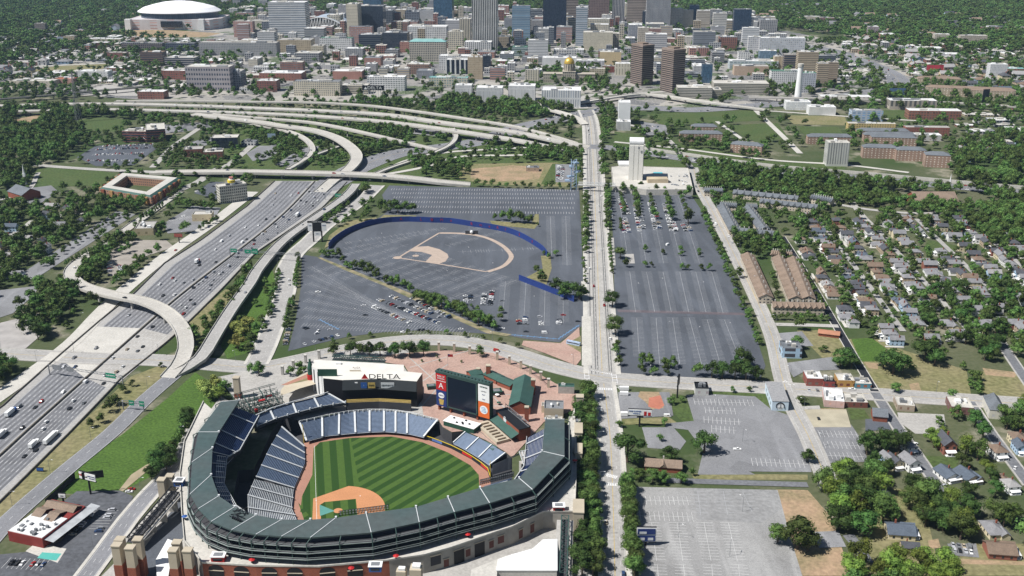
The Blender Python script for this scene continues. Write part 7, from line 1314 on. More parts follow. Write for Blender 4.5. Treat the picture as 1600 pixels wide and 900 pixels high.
# near west side
r,w_,z_,a_=bldg(345,388,316,290,15,facade((.62,.60,.52),(.06,.06,.06),2.4,3.5,.62,.6),'white gridded motel-like office with a yellow drum sign on its roof',M_CONC_L,34,units=3)
mb=MB();mb.cyl(0,-2,z_,z_+3,4.4,4.4,18);mb.cyl(0,-2,z_+6,z_+7,3.4,3.4,18);mb.build('white_drum',M_WHITE,r);mb=MB();mb.cyl(0,-2,z_+3,z_+6,4.7,4.7,18);mb.build('yellow_band',mat('sign_yellow',(.8,.62,.05),.5),r);mb=MB();mb.cyl(0,-2,z_+7,z_+9.5,1.6,2.6,10);mb.build('red_sign',mat('sign_pink',(.6,.25,.22),.5),r);text('SHELTER',2,M_BLACK,r,(0,-6.8,z_+4.5),(pi/2,0,0))
O4=[(155,295),(236,309),(282,279),(190,271)];Wp=[np.array(G(*p,10))for p in O4];cc=sum(Wp)/4;r=empty('apartment_block',cc[0],cc[1],0);tag(r,'courtyard apartment block with white roof, green mansard and coloured brick bays','apartments');CBL=(cc[0],cc[1],0)
fa=facade((.40,.22,.14),(.05,.05,.05),3.2,3.3,.45,.5)
for i in range(4):
 a,b=Wp[i],Wp[(i+1)%4];ia,ib=a+(cc-a)*.33,b+(cc-b)*.33;mb=MB()
 for p,q in((a,b),(ib,ia)):mb.wall(p,q,0,10)
 mb.build('wall',fa,r,CBL);mb=MB();mb.poly([(*a,10),(*b,10),(*(b+(cc-b)*.08),12),(*(a+(cc-a)*.08),12)]);mb.build('mansard',M_GREENR,r,CBL);mb=MB();mb.poly([(*(a+(cc-a)*.08),12),(*(b+(cc-b)*.08),12),(*(ib),12),(*(ia),12)]);mb.wall(ib,ia,10,12);mb.build('roof',M_CONC_L,r,CBL)
 n=6
 for k in range(n):p=a+(b-a)*(k+.5)/n;d=(b-a)/np.linalg.norm(b-a);o_=np.array((d[1],-d[0]));o_=o_ if o_@(a-cc)>0 else-o_;mb=MB();mb.box(*(p+o_*.8),0,5,2.4,10.3,atan2(d[1],d[0]));mb.build('bay',(M_BRICK,mat('ochre_brick',(.42,.25,.1),.9))[k%2],r,CBL)
occ([tuple(p)for p in Wp])
gable('church',(28,305),(50,312),24,8,6,M_BRICK,M_SLATE,'brick church with a steep grey roof and thin white steeple','church');x,y=G(40,288);r=empty('steeple',x,y,0);mb=MB();mb.box(0,0,0,3,3,15);mb.build('tower',M_WHITE,r);mb=MB();mb.cyl(0,0,15,27,1.4,.05,8);mb.build('spire',M_WHITE,r);tag(r,'thin white steeple rising behind the brick church','steeple')
A,B=np.array(G(18,846)),np.array(G(72,858));d=B-A;L=np.linalg.norm(d);an=atan2(d[1],d[0]);px_=G(58,790);dp=hypot(px_[0]-A[0],px_[1]-A[1])*.95;q=(A+B)/2+np.array((-sin(an+.08),cos(an+.08)))*dp/2;r=empty('motel',q[0],q[1],0,an);tag(r,'red-walled motel with white roof machines, brown pitched roofs and a long metal canopy','motel')
mb=MB();mb.box(0,0,0,L,dp,6.5);mb.build('wall',mat('dark_red_wall',(.22,.035,.03),.7,.15,.2),r);mb=MB();mb.box(0,-dp*.2,6.5,L-.8,dp*.58,.4);mb.build('white_roof',M_WROOF,r);mb=MB()
for(x,y,sx,sy)in((0,dp*.36,L*.9,8),(-L*.3,dp*.12,7,dp*.3),(L*.12,dp*.1,7,dp*.35)):
 for s in(1,-1):mb.poly([(x-sx/2,y-s*sy/2,6.9),(x+sx/2,y-s*sy/2,6.9),(x+sx/2,y,9),(x-sx/2,y,9)][::s])
mb.build('brown_roof',M_BRNR,r);mb=MB();mb.poly([(L/2,-dp/2+1,5.4),(L/2+6.5,-dp/2+1,4.9),(L/2+6.5,dp/2+5,4.9),(L/2,dp/2+5,5.4)]);mb.build('canopy',mat('galvanised_roof',(.45,.47,.48),.5,.25,.2),r)
for k in range(16):mb=MB();mb.box(rr.uniform(-.42,.42)*L,rr.uniform(-.45,.02)*dp,6.9,rr.uniform(1,2.4),rr.uniform(1,2.4),rr.uniform(.8,1.8));mb.build('roof_machine',rr.choice((M_WHITE,M_GREY)),r)
occ([tuple(np.array(q)+np.array((x*cos(an)-y*sin(an),x*sin(an)+y*cos(an))))for x,y in rect(3,0,L+10,dp)])
P=GP([(40,862),(56,849),(104,858),(90,880)]);c=(sum(p[0]for p in P)/4,sum(p[1]for p in P)/4);struct(sheet('pool_deck',P,M_CONC_L,world=True,z=.3));p=GP([(58,872),(66,863),(96,865),(88,876)],.3);r=sheet('swimming_pool',p,mat('pool_green',(.10,.42,.36),.12,.08,.3),world=True,z=.34,kind=None);tag(r,'pale green swimming pool on the motel deck','pool')
mb=MB();p=[(2*a+0*b)for a,b in()]
mb=MB();a,b=G(72,790),G(118,748);mb.wall(a,b,0,4.5);mb.wall(b,a,0,4.5);tag(mb.build('retaining_wall',M_DARK,None,(*a,0)),'dark retaining wall between the motel lot and the ramp','wall')
# townhouses and apartments (east)
GRP_T='rows of townhouses east of the parking lots'
for a,b,wd,l,m in(((1100,305),(1128,306),12,'short grey-roofed townhouse row at the corner of the eastern street',M_SLATE),((1146,308),(1246,318),12,'long grey townhouse row against the belt of trees',M_SLATE),((1188,322),(1276,332),12,'long grey townhouse row just south of the tree-belt row',M_SLATE),((1268,316),(1300,322),12,'short grey townhouse row at the east end of the tree belt',M_SLATE),((1128,330),(1148,368),13,'slanting western grey wing of the garden court townhouses',M_SLATE),((1168,333),(1194,368),13,'slanting eastern grey wing of the garden court townhouses',M_SLATE),((1144,368),(1208,374),12,'grey closing row of the garden court townhouses',M_SLATE),((1125,328),(1150,330),9,'small grey roof at the head of the western garden wing',M_SLATE),((1165,331),(1182,332),9,'small grey roof at the head of the eastern garden wing',M_SLATE),((1167,408),(1196,475),13,'western row of brown-roofed townhouses along the eastern street',M_BRNR),((1205,405),(1236,408),12,'short brown-roofed row joining the northern ends',M_BRNR),((1216,412),(1243,478),13,'middle slanting row of brown-roofed townhouses',M_BRNR),((1238,414),(1262,478),13,'eastern slanting row of brown-roofed townhouses beside the black lane',M_BRNR),((1206,487),(1285,489),12,'front row of brown-roofed townhouses facing the pale street',M_BRNR)):
 gable('townhouse_row',a,b,wd,6.5,3.2,facade((.55,.48,.38),(.06,.06,.07),3.5,3,.4,.45),m,l,'townhouses',chim=9,front=9,group=GRP_T)
for x0,x1,yb,yt,dp,rot,l in((1348,1400,248,232,16,-4,'brick apartment wing nearest the white ribbed high-rise'),(1400,1445,252,236,16,-5,'middle brick apartment wing along the eastern freeway'),(1445,1482,262,244,18,-8,'end brick apartment wing along the eastern freeway'),(1362,1430,228,216,16,-4,'rear cream and brick apartment wing'),(1450,1580,152,140,18,-12,'long brown-roofed loft complex beyond the viaduct'),(1435,1500,132,124,18,-6,'brown-roofed loft row beyond the white warehouses'),(1515,1580,155,143,20,-10,'eastern end of the brown-roofed loft complex'),(1062,1128,222,210,14,0,'grey-roofed brick apartment row below the grass field'),(1140,1190,240,228,16,-18,'grey-roofed brick apartment row beside the new street'),(1262,1330,226,215,14,0,'grey-roofed apartment row with porches before the high-rise'),(1340,1420,214,206,14,0,'low grey-roofed row beneath the yellow apartments'),(1080,1120,208,199,12,0,'small grey roofs between the church lot and the grass field'),(1350,1430,222,212,12,0,'second low grey-roofed row beneath the yellow apartments')):
 bldg(x0,x1,yb,yt,dp,facade((.36,.24,.18)if yb>200 else(.4,.33,.24),(.5,.45,.38),5,3.2,.3,.4),l,M_SLATE if yb>200 else M_BRNR,rot,hip=4,name='apartment_block',cat='apartments')
gable('church',(1422,318),(1488,318),34,7,8,M_BRICK,M_BRNR,'large brick church with a spreading brown roof near the eastern freeway','church');x,y=G(1483,296);r=empty('steeple',x,y,0);mb=MB();mb.box(0,0,0,2.5,2.5,10);mb.build('tower',M_WHITE,r);mb=MB();mb.cyl(0,0,10,20,1.2,.05,8);mb.build('spire',M_WHITE,r);tag(r,'small white steeple beside the brown-roofed church','steeple')
A,B=np.array(G(1206,641)),np.array(G(1232,643));d=B-A;L=np.linalg.norm(d);an=atan2(d[1],d[0]);q=G(1216,612);dp=32;cc=(A+B)/2+np.array((-sin(an)-.12,cos(an)))*dp/2;r=empty('warehouse',cc[0],cc[1],0,an+.1);tag(r,'pale blue corner warehouse with a big round clock emblem on its end wall','warehouse')
mb=MB();mb.box(0,0,0,L,dp,7.5);mb.build('wall',mat('pale_blue_wall',(.55,.65,.72),.7,.1,.2),r);mb=MB();mb.box(0,0,7.5,L+.4,dp+.4,.4);mb.build('roof',mat('speckled_roof',(.30,.30,.30),.9,.25,.5,fine=.4,fscale=1),r);mb=MB()
for k in range(22):a0,a1=-.35+k*3.85/22,-.35+(k+1)*3.85/22;mb.beam((2.9*cos(a0),-dp/2-.15,3.6+2.9*sin(a0)),(2.9*cos(a1),-dp/2-.15,3.6+2.9*sin(a1)),.3,.75)
mb.build('black_ring',M_BLACK,r);mb=MB();mb.beam((0,-dp/2-.15,3),(0,-dp/2-.15,5.9),.2,.5);mb.beam((-1.4,-dp/2-.15,2.6),(1.4,-dp/2-.15,2.6),.2,.4);mb.build('emblem_mark',M_GREY,r);mb=MB();mb.poly([(2.5*cos(k*pi/10),-dp/2-.06,3.6+2.5*sin(k*pi/10))for k in range(20)]);mb.build('white_disc',M_WHITE,r)
for k in range(4):mb=MB();mb.box(-L/2-.05,-dp/3+k*7,2.5,.15,1.2,2.2);mb.build('window',M_WINDOW,r)
gable('house',(1008,730),(1064,734),10,4,2.8,M_BRICK,M_BRNR,'long brick house with a brown roof and white porch beside the avenue trees','house',chim=1,front=1)
gable('house',(1279,522),(1311,526),9,3,1.4,M_BRICK,mat('orange_roof',(.42,.2,.12),.85,.2,.2),'low orange-roofed house beside the black lane','house')
gable('house',(1362,652),(1384,654),13,4.5,3,M_BRICK,M_SLATE,'brick house with a steep dark roof on the lawn corner','house')
def H1(px,py,a,l,k=0,s=1.0,roof='grey-roofed',wl='white'):
 x,y=G(px,py);r=empty('house',x,y,0,a-HD);r.scale=(s,s,s)
 for n,me,t in HP[k]:o=bpy.data.objects.new(n,me);COL.objects.link(o);o.parent=r;o.color=(WALLC[wl]if t==1 else ROOFC[roof])if t else(1,1,1,1)
 tag(r,l,'house','detached houses in the south-east');occ([(x+p[0],y+p[1])for p in rect(0,0,13*s,13*s)])
for a in((1476,702,.1,'dark red barn-like house on the bright lawn',4,1.2,'dark-roofed','brick'),(1396,728,.3,'yellow-walled narrow house first by the lane',0,.9,'dark-roofed','cream'),(1420,730,.3,'white narrow house with grey roof next along the lane',0,1.05,'grey-roofed','white'),(1385,722,.3,'blue narrow house behind the yellow one',0,.8,'grey-roofed','pale blue'),(1479,745,.35,'grey long-roofed house above the lane trees',2,1.0,'blue-grey-roofed','white'),(1510,748,.35,'grey house east of the long-roofed one',2,1.05,'blue-grey-roofed','tan'),(1405,835,1.5,'pale yellow bungalow with a slate blue roof in the glade',2,1.15,'blue-grey-roofed','cream'),(1420,862,1.5,'small dark-roofed shed south of the yellow bungalow',0,.8,'dark-roofed','tan'),(1551,832,.1,'cream bungalow with hipped grey roof under big trees',3,1.05,'grey-roofed','cream'),(1561,865,1.5,'salmon brick bungalow with a brown roof by the dirt lane',2,1.15,'brown-roofed','brick'),(1377,780,.2,'half-hidden brick house under the oak canopy',1,.9,'dark-roofed','brick'),(1419,704,.3,'small gabled house at the top of the lane',1,.85,'grey-roofed','white'),(1557,712,.2,'brown-roofed house with white gable by the far lane',1,1.0,'brown-roofed','white'),(1565,755,.3,'dark brown-roofed house behind the oak crowns',3,.9,'brown-roofed','tan'),(1588,692,0,'salmon-roofed cottage at the eastern edge',1,1.0,'brown-roofed','cream'),(1592,705,0,'blue house at the eastern edge',0,.9,'blue-grey-roofed','pale blue'),(1577,765,.2,'pale-roofed cottage by the parked white car',1,.9,'pale-roofed','white')):H1(*a)
# residential grid
RES=[(1238,352),(1262,335),(1345,345),(1362,352),(1420,340),(1500,345),(1620,395),(1640,540),(1560,560),(1500,545),(1430,540),(1360,545),(1320,500),(1290,450),(1262,410)]
u0,v0=(lambda p:(p[0]*EX+p[1]*EY,p[0]*NX+p[1]*NY))(G(1300,508))
k=0
for iu in range(0,60):
 for side in(0,1):
  u=u0+16+iu*56+side*26
  street=iu%1==0
  v=v0-120
  while v<v0+620:
   v+=rnd.uniform(11.5,16);x,y=W(u+rnd.uniform(-1.5,1.5),v);sx,sy=SCR(x,y)
   if sx>1640:continue
   if not inpoly(np.array([sx]),np.array([sy]),RES)[0]or isocc(x,y)or rnd.random()<(.12 if sy<450 else .3):continue
   west=sx<1370;house(x,y,-HD+(pi/2 if side==0 else-pi/2)+rnd.choice((0,0,0,pi/2)),('in the new suburb','canal')if sy>430 else(('in the terraced streets','church')),rnd.uniform(.88,1.1),None if west or rnd.random()<.6 else 'grey-roofed')
for iu in range(1,9):
 u=u0+16+iu*56-15;a,b=W(u,v0-60),W(u,v0+430);pts=[SCR(*W(u,v0-60+t*49))for t in range(11)];pts=[p for p in pts if inpoly(np.array([p[0]]),np.array([p[1]]),RES)[0]]
 if len(pts)>2:road('street',pts,5.5,M_ROADC,2,markings=False,occu=False)
for PPoly,n,zone in(([(-10,300),(130,318),(140,400),(60,440),(-10,430)],16,('in the leafy western streets','apartments')),([(0,60),(200,10),(330,0),(420,0),(220,45),(60,90)],170,('far out in the western woods','dome')),([(1330,60),(1600,60),(1600,30),(1320,20)],110,('far out in the eastern woods','towers')),([(1400,75),(1600,110),(1600,160),(1420,110)],60,('beyond the eastern freeway bend','chimney')),([(1500,190),(1620,190),(1620,300),(1500,250)],22,('among the trees by the eastern freeway','church')),([(0,90),(120,100),(60,125),(0,125)],14,('near the western railway','dome')),([(1400,75),(1340,75),(1330,60),(1440,60)],22,('beyond the eastern freeway bend','chimney')),([(1000,8),(1300,8),(1300,50),(1180,40),(1000,20)],110,('far out in the eastern woods','towers'))):
 P=GP(PPoly);xs=[p[0]for p in P];ys=[p[1]for p in P];c=0;t=0
 while c<n and t<n*20:
  t+=1;x,y=rnd.uniform(min(xs),max(xs)),rnd.uniform(min(ys),max(ys))
  if inpoly(np.array([x]),np.array([y]),P)[0]and not isocc(x,y):house(x,y,-HD+rnd.choice((0,pi/2))+rnd.uniform(-.2,.2),zone,rnd.uniform(1,2.2)if y>1800 else 1.0,rnd.choice((None,'pale-roofed')));c+=1
FILL=[]
cols=[WH,CR,BE,GRY,(.3,.14,.1),(.5,.5,.5),(.22,.24,.27),PK]
names={WH:'white',CR:'cream',BE:'ochre',GRY:'grey',(.3,.14,.1):'red brick',(.5,.5,.5):'pale grey',(.22,.24,.27):'slate grey',PK:'salmon brick'}
for ZP,n,anc,hh in(([(380,30),(700,22),(1180,30),(1230,60),(1210,130),(1120,130),(960,128),(820,130),(700,125),(400,118),(380,90)],380,'capitol',(8,34)),([(0,66),(200,62),(380,70),(400,150),(130,128),(0,100)],130,'dome',(5,11)),([(1190,95),(1400,60),(1480,90),(1470,125),(1300,130),(1210,130)],50,'chimney',(5,14)),([(350,5),(420,0),(700,0),(700,25),(480,30),(350,30)],60,'dome',(8,24)),([(1420,165),(1600,170),(1600,240),(1500,225)],12,'chimney',(4,7)),([(1330,70),(1600,75),(1600,100),(1400,90)],16,'chimney',(5,9))):
 P=GP(ZP);xs=[p[0]for p in P];ys=[p[1]for p in P];c=t=0
 while c<n and t<n*30:
  t+=1;x,y=rnd.uniform(min(xs),max(xs)),rnd.uniform(min(ys),max(ys))
  if not inpoly(np.array([x]),np.array([y]),P)[0]:continue
  q_=.55 if c>n*.4 else 1;dp=rnd.uniform(18,46)*q_;wd=rnd.uniform(20,60)*q_
  if any(abs(x-b[0])<b[2]+wd/2+4 and abs(y-b[1])<b[2]+dp/2+4 for b in BOX)or isocc(x,y):continue
  if any(isocc(x+a,y+b)for a,b in rect(0,0,wd+4,dp+4)+rect(0,0,wd,dp/2)):continue
  sx,sy=SCR(x,y-dp/2);hw_=wd/2*F/(y*CP+H*SP);h=rnd.uniform(*hh)*(1.3 if 80>sy else .7);wc=rnd.choice(cols);FILL.append((wd*dp*h/(x*x+y*y),x,y,wd,dp,h,wc,anc));occ([(x+a,y+b)for a,b in rect(0,0,wd+3,dp+3)]);BOX.append((x,y,max(wd,dp)/2));c+=1
FILL.sort(reverse=True);far_=MB();FM=[FC(c_,GL,*GRID)for c_ in cols]+[M_WROOF,M_CONC_L,M_GREY]
for q,(k_,x,y,wd,dp,h,wc,anc)in enumerate(FILL):
 if q<165:
  sx,sy=SCR(x,y-dp/2);hw_=wd/2*F/(y*CP+H*SP);rfm=rnd.choice((M_WROOF,M_CONC_L,M_GREY,M_WROOF,M_CONC))
  bldg(sx-hw_,sx+hw_,sy,None,dp,FC(wc,rnd.choice((GL,(.1,.11,.12),(.2,.2,.21))),*rnd.choice((GRID,BAND,(5,4,.5,.5),(3,3.6,.5,.5)))),None,rfm,0,h,units=3,autoz=('%s %s building with %s roof'%(names[wc],'mid-rise' if h>14 else 'low',{M_WROOF:'white',M_CONC_L:'pale',M_GREY:'dark',M_CONC:'tan'}[rfm]),anc),group='ordinary blocks of the city')
 else:
  far_.prism(rect(x,y,wd,dp,-HD),0,h,cols.index(wc),len(cols)+rnd.randrange(3));far_.box(x,y,h,wd*.3,dp*.3,2.5,-HD,len(cols)+1)
tag(far_.build('distant_buildings',FM),'small low buildings filling the far streets of the city','buildings',None,'stuff')
# trees
def woods(pp,sp,r0,r1,zone,hue=None,keep=1.0,chk=True,far=False):
 P=GP(pp);xs=[p[0]for p in P];ys=[p[1]for p in P]
 gx,gy=np.meshgrid(np.arange(min(xs),max(xs),sp),np.arange(min(ys),max(ys),sp));g=np.random.default_rng(int(abs(pp[0][0])*13+pp[0][1]+sp))
 gx=(gx+g.uniform(-.42,.42,gx.shape)*sp).ravel();gy=(gy+g.uniform(-.42,.42,gy.shape)*sp).ravel()
 m=inpoly(gx,gy,P)&(g.random(gx.shape)<keep);gx,gy=gx[m],gy[m]
 if chk:
  i=np.clip(((gx-OX)/CS).astype(int),0,ON[0]-1);j=np.clip(((gy-OY)/CS).astype(int),0,ON[1]-1);m=~OCC[i,j]|(gx<OX)|(gy>OY+ON[1]*CS-5);gx,gy=gx[m],gy[m]
 rr_=g.uniform(r0,r1,len(gx));hh_=rr_*g.uniform(1.7,2.3,len(gx))
 for x,y,r_,h in zip(gx.tolist(),gy.tolist(),rr_.tolist(),hh_.tolist()):(STUFF_T if far else TREEQ).append((x,y,r_,h,zone,hue,False,0.0,None))
row_trees((904,640),(912,905),38,6.4,('tree in the row by the ballpark walkway','crossing'),'dark green',1.4)
row_trees((918,618),(930,905),40,6.0,('tree in the row beside the avenue kerb','crossing'),'green',1.6)
row_trees((979,758),(990,905),24,5.6,('tree lining the east kerb of the lower avenue','crossing'),'green',.8)
row_trees((915,305),(915,398),17,5,('tree on the west verge of the upper avenue','hotel'),'light green',1.2)
row_trees((912,405),(914,462),8,2.4,('tree on the west verge of the upper avenue','hotel'),'green',1.2)
row_trees((949,298),(950,362),15,5.4,('tree on the east verge of the upper avenue','hotel'),'dark green',1.0)
row_trees((951,368),(956,430),12,2.7,('tree on the east verge of the upper avenue','hotel'),'green',.6)
row_trees((941,232),(945,282),9,6,('tree between the avenue and the hotel podium','hotel'),'dark green',3);row_trees((908,232),(908,285),7,5,('tree by the small lot beside the upper avenue','hotel'),'light green',2)
for px,py,r,l in((957,480,8,'dark green'),(962,524,8.5,'green'),(962,556,4.5,'green'),(966,572,4,'green'),(963,545,4,'green')):tree(*G(px,py),r,None,('tree between the avenue and the east lot','crossing'),l)
tree(*G(885,466),10,17,('tree clump at the end of the blue wall','crossing'),'dark green');tree(*G(905,468),9,16,('tree clump at the end of the blue wall','crossing'),'dark green');tree(*G(868,455),8,13,('tree clump at the end of the blue wall','crossing'),'dark green')
for a,b,n,r in(((969,304),(976,335),8,2.6),((991,300),(996,325),5,4),((996,325),(998,345),3,4),((1014,300),(1022,340),6,2.8),((1038,300),(1050,345),7,3.6),((1061,305),(1075,340),5,3),((968,345),(971,362),4,2)):row_trees(a,b,n+1,r*1.25,('tree in the planted islands of the east lot','hotel'),'green',.8)
for px,py,r in((1023,342,5),(1049,345,5),(1075,350,6.5),(969,405,6),(978,418,3.4),(1008,394,3),(1036,398,2.6),(1063,394,2.6),(1064,400,2.6),(1092,396,2.4),(1093,402,2.4),(1008,418,2.5),(1018,418,2.4),(1066,422,2.8),(1074,422,2.4),(1096,423,3),(1108,424,3),(973,302,5),(986,302,4.6),(1002,296,4),(1025,302,4),(1055,304,3),(1074,310,6)):tree(*G(px,py),r*1.25,None,('tree in the planted islands of the east lot','hotel'),'green')
for px,py,r in((1003,572,5),(1014,573,5),(1038,575,5),(1050,576,5),(1003,587,4.5),(1021,587,4),(1041,587,4.6)):tree(*G(px,py),r,None,('round tree at the east lot end','crossing'),'light green' if py<580 else 'dark green')
for px,py,r in((1090,588,5),(1112,590,6.5),(1128,592,6.5),(1148,592,7),(1163,575,9),(1165,594,7.5),(1182,595,6.5),(1150,580,7)):tree(*G(px,py),r,None,('tree massed at the corner of the east lot','warehouse'),'dark green')
row_trees((1098,335),(1132,415),12,4.6,('tree along the eastern street','warehouse'),'dark green',1.5);row_trees((1134,420),(1188,545),15,4.0,('tree along the eastern street','warehouse'),'green',1.5)
for px,py,r in((505,402,4.6),(512,403,4.8),(522,403,5),(530,403,5),(541,419,3.6),(556,422,5),(566,424,5.4),(577,431,6.5),(604,444,5),(620,447,5.5),(632,451,5),(652,472,5.6),(664,475,6.4),(680,479,7),(690,483,7.4),(712,489,5.5),(722,495,6.6),(738,504,5.6),(748,508,6.6),(764,512,5.6),(737,482,2.4),(746,486,2.6),(783,490,3.4),(782,502,3.6),(549,421,4.4),(588,436,5),(612,446,5),(642,458,4.4),(658,474,6),(672,478,6.4),(701,487,4.5),(717,492,5.6),(730,499,5),(756,510,6),(772,516,4),(535,410,4)):tree(*G(px,py),r,None,('tree on the sandy lot island','wall'),'dark green' if px<600 else 'green')
for px,py,r in((595,331,7),(608,333,7.5),(622,334,8),(636,334,8),(646,333,6),(600,326,6),(616,327,6.5),(773,345,4),(785,345,6.5),(798,348,7),(812,349,7.6),(824,349,5),(840,354,2.6),(829,350,5),(552,340,5),(570,345,6),(575,338,6),(568,326,6),(580,322,5.5),(526,354,5),(537,351,4),(542,346,4),(564,349,2.6),(868,400,3.4),(857,404,3),(850,398,2.5),(843,440,3.5),(838,428,4),(846,432,4),(850,441,4)):tree(*G(px,py),r,None,('tree standing outside the blue wall','wall'),'dark green')
row_trees((467,402),(462,452),10,3.4,('tree by the parkway lot edge','scoreboard'),'green',.8);row_trees((460,470),(444,520),9,3.8,('tree by the parkway lot edge','scoreboard'),'green',1)
row_trees((437,425),(418,500),18,3.2,('young tree along the parkway verge','scoreboard'),'green',1.5)
for px,py,r in((521,556,5.5),(548,557,6),(563,557,5),(577,558,6),(594,557,6.5),(617,559,7),(640,558,7.6),(662,557,6.4),(750,558,5)):tree(*G(px,py),r,None,('dense tree at the plaza edge','crossing'),'dark green')
for px,py in((546,530),(579,527),(637,523),(670,523),(698,523),(727,528),(755,531),(782,537),(521,537),(809,545)):tree(*G(px,py),2.6,None,('sapling along the curved street','crossing'),'light green')
for px,py,r in((454,588,4.5),(472,585,5),(405,588,6),(468,592,4),(393,584,4)):tree(*G(px,py),r,None,('tree beside the ballpark gate pillars','loop'),'green')
for px,py,r,hu in((326,622,9,'olive'),(336,608,8,'olive'),(344,624,7,'light green'),(318,612,7,'olive'),(352,612,6,'light green'),(372,545,9,'olive'),(380,528,9,'olive'),(386,512,7,'olive'),(392,535,6,'green'),(370,520,7,'olive'),(376,508,6,'olive'),(390,552,6,'light green')):tree(*G(px,py),r,r*1.5,('pale flowering tree on the ramp bank','loop'),hu)
row_trees((258,742),(300,655),13,5,('tree shading the western walk','loop'),'dark green',2);row_trees((236,752),(262,712),7,5.5,('tree shading the western walk','loop'),'dark green',2.5)
for px,py,r in((142,668,3.6),(158,661,4),(170,644,5),(181,632,4),(182,634,4.6),(192,614,3.4),(207,604,3),(172,631,3)):tree(*G(px,py),r,r*1.9,('round tree on the dry freeway strip','loop'),'green')
woods([(298,530),(318,508),(352,470),(372,440),(395,415),(412,425),(370,478),(345,515),(318,560),(300,560)],7.5,3.5,5.5,('tree in the hollow beneath the ramp','loop'),'dark green',.9);woods([(225,572),(235,562),(258,560),(256,575)],5,2,3,('bush beside the foot of the flyover','loop'),'dark green')
woods([(395,470),(418,440),(430,480),(410,540),(398,540)],9,2.5,4.5,('tree on the bank below the parkway','scoreboard'),'green',.35,False)
woods([(505,345),(548,318),(548,325),(508,352)],6,3.2,4.2,('tree in the wedge between ramp and parkway','scoreboard'),'dark green',.95,False);row_trees((570,298),(574,305),3,6,('tree beside the end of the long overpass','overpass'),'dark green',2)
woods([(560,205),(590,190),(640,195),(650,212),(610,220),(570,216)],11,5,7,('tree in the wooded island of the interchange','overpass'),'green');woods([(556,232),(600,226),(640,232),(600,240),(565,262),(556,262)],10,5,7,('tree along the sunken freeway','overpass'),'dark green');woods([(440,190),(500,188),(500,196),(445,196)],12,4,6,('tree under the flyovers','overpass'),'dark green')
woods([(395,262),(440,225),(470,215),(540,240),(530,262),(440,264)],11,3.5,6,('tree on the interchange grass','overpass'),'dark green',.55);woods([(395,200),(480,210),(470,225),(430,235),(395,225)],11,4,6,('tree beneath the curving flyovers','overpass'),'dark green',.8);woods([(640,250),(735,262),(735,282),(665,280)],11,5,7,('tree above the north car park','wall'),'dark green',.8,False)
row_trees((740,292),(905,296),14,4.4,('tree in the north edge row','wall'),'dark green',1.5);woods([(660,205),(720,215),(895,238),(895,250),(700,240)],16,4,6.5,('tree along the elevated freeway foot','wall'),None,.6);woods([(820,238),(900,236),(900,250),(822,250)],10,4.5,6.5,('tree beside the field north of the lot','wall'),'dark green',.9,False)
woods([(700,150),(760,160),(900,172),(900,186),(780,182),(680,172)],13,6,9,('tree on the slope below the white state offices','capitol'),'dark green',.9);woods([(540,158),(620,156),(700,166),(690,174),(560,166)],14,5,8,('tree above the upper flyover','capitol'),'dark green',.8)
woods([(1086,285),(1100,276),(1200,290),(1320,300),(1500,330),(1470,336),(1300,318),(1180,303),(1092,300)],10,5,7.5,('tree in the belt north of the townhouses','church'),None,.95,False);woods([(950,232),(1000,226),(1085,240),(1085,250),(1010,250),(960,258)],12,4.5,7,('tree beside the hotel ramp','hotel'),'dark green');woods([(1055,250),(1200,268),(1330,285),(1500,300),(1500,306),(1320,296),(1190,282),(1060,262)],10,5.5,8,('tree along the south verge of the eastern freeway','church'),'dark green',.95)
woods([(1020,215),(1100,224),(1210,246),(1205,254),(1100,238),(1025,226)],12,4.5,7,('tree along the north verge of the eastern freeway','hotel'),'dark green',.85);woods([(1090,300),(1122,308),(1140,368),(1205,376),(1220,372),(1232,400),(1160,400),(1125,350)],10,4,6,('tree around the garden court townhouses','canal'),'dark green',.85)
woods([(1150,330),(1168,330),(1192,366),(1158,366)],8,4,5.5,('tree inside the garden court','canal'),'light green',1);woods([(1140,395),(1165,400),(1160,420),(1200,500),(1185,480),(1150,430)],9,3.5,5,('tree along the brown-roofed townhouses','canal'),'green',.8);row_trees((1205,500),(1298,502),9,3.6,('tree lined up before the front townhouse row','canal'),'dark green',.8)
row_trees((1243,412),(1290,492),12,4.2,('tree between the townhouses and the black lane','canal'),'dark green',1);row_trees((1206,430),(1214,470),5,3.6,('tree in the townhouse alley','canal'),'green',1);row_trees((1180,415),(1200,470),0,3,('tree','canal'))
woods(RES,11.5,3.0,5.4,('tree in the suburb','canal'),None,.9);woods([(1440,345),(1600,330),(1620,395),(1540,380)],13,5,8,('tree in the suburb','canal'),None,.95);woods([(1440,460),(1530,440),(1600,470),(1620,560),(1560,575),(1470,530),(1430,500)],11,5,7.5,('tree in the oak grove of the suburb','canal'),'dark green',.8)
woods([(1500,330),(1640,320),(1640,420),(1560,400)],11,5,8,('tree beyond the suburb','church'),'dark green')
for px,py,r in((1395,585,13),(1380,575,9),(1410,583,9),(1445,562,12),(1460,570,9),(1322,570,9),(1312,575,7),(1330,576,7),(1286,550,4),(1398,613,4.6),(1486,622,4.4),(1252,632,4.4),(1333,510,6),(1350,512,4)):tree(*G(px,py),r,r*1.55,('big spreading tree on the vacant fields','canal'),'dark green')
woods([(1502,575),(1520,580),(1535,620),(1522,622)],6,3,4,('shrub line across the vacant fields','canal'),'green',.9,False);woods([(1360,585),(1395,580)]+[(1395,590),(1365,592)],30,3,4,('x','canal'),None,0)
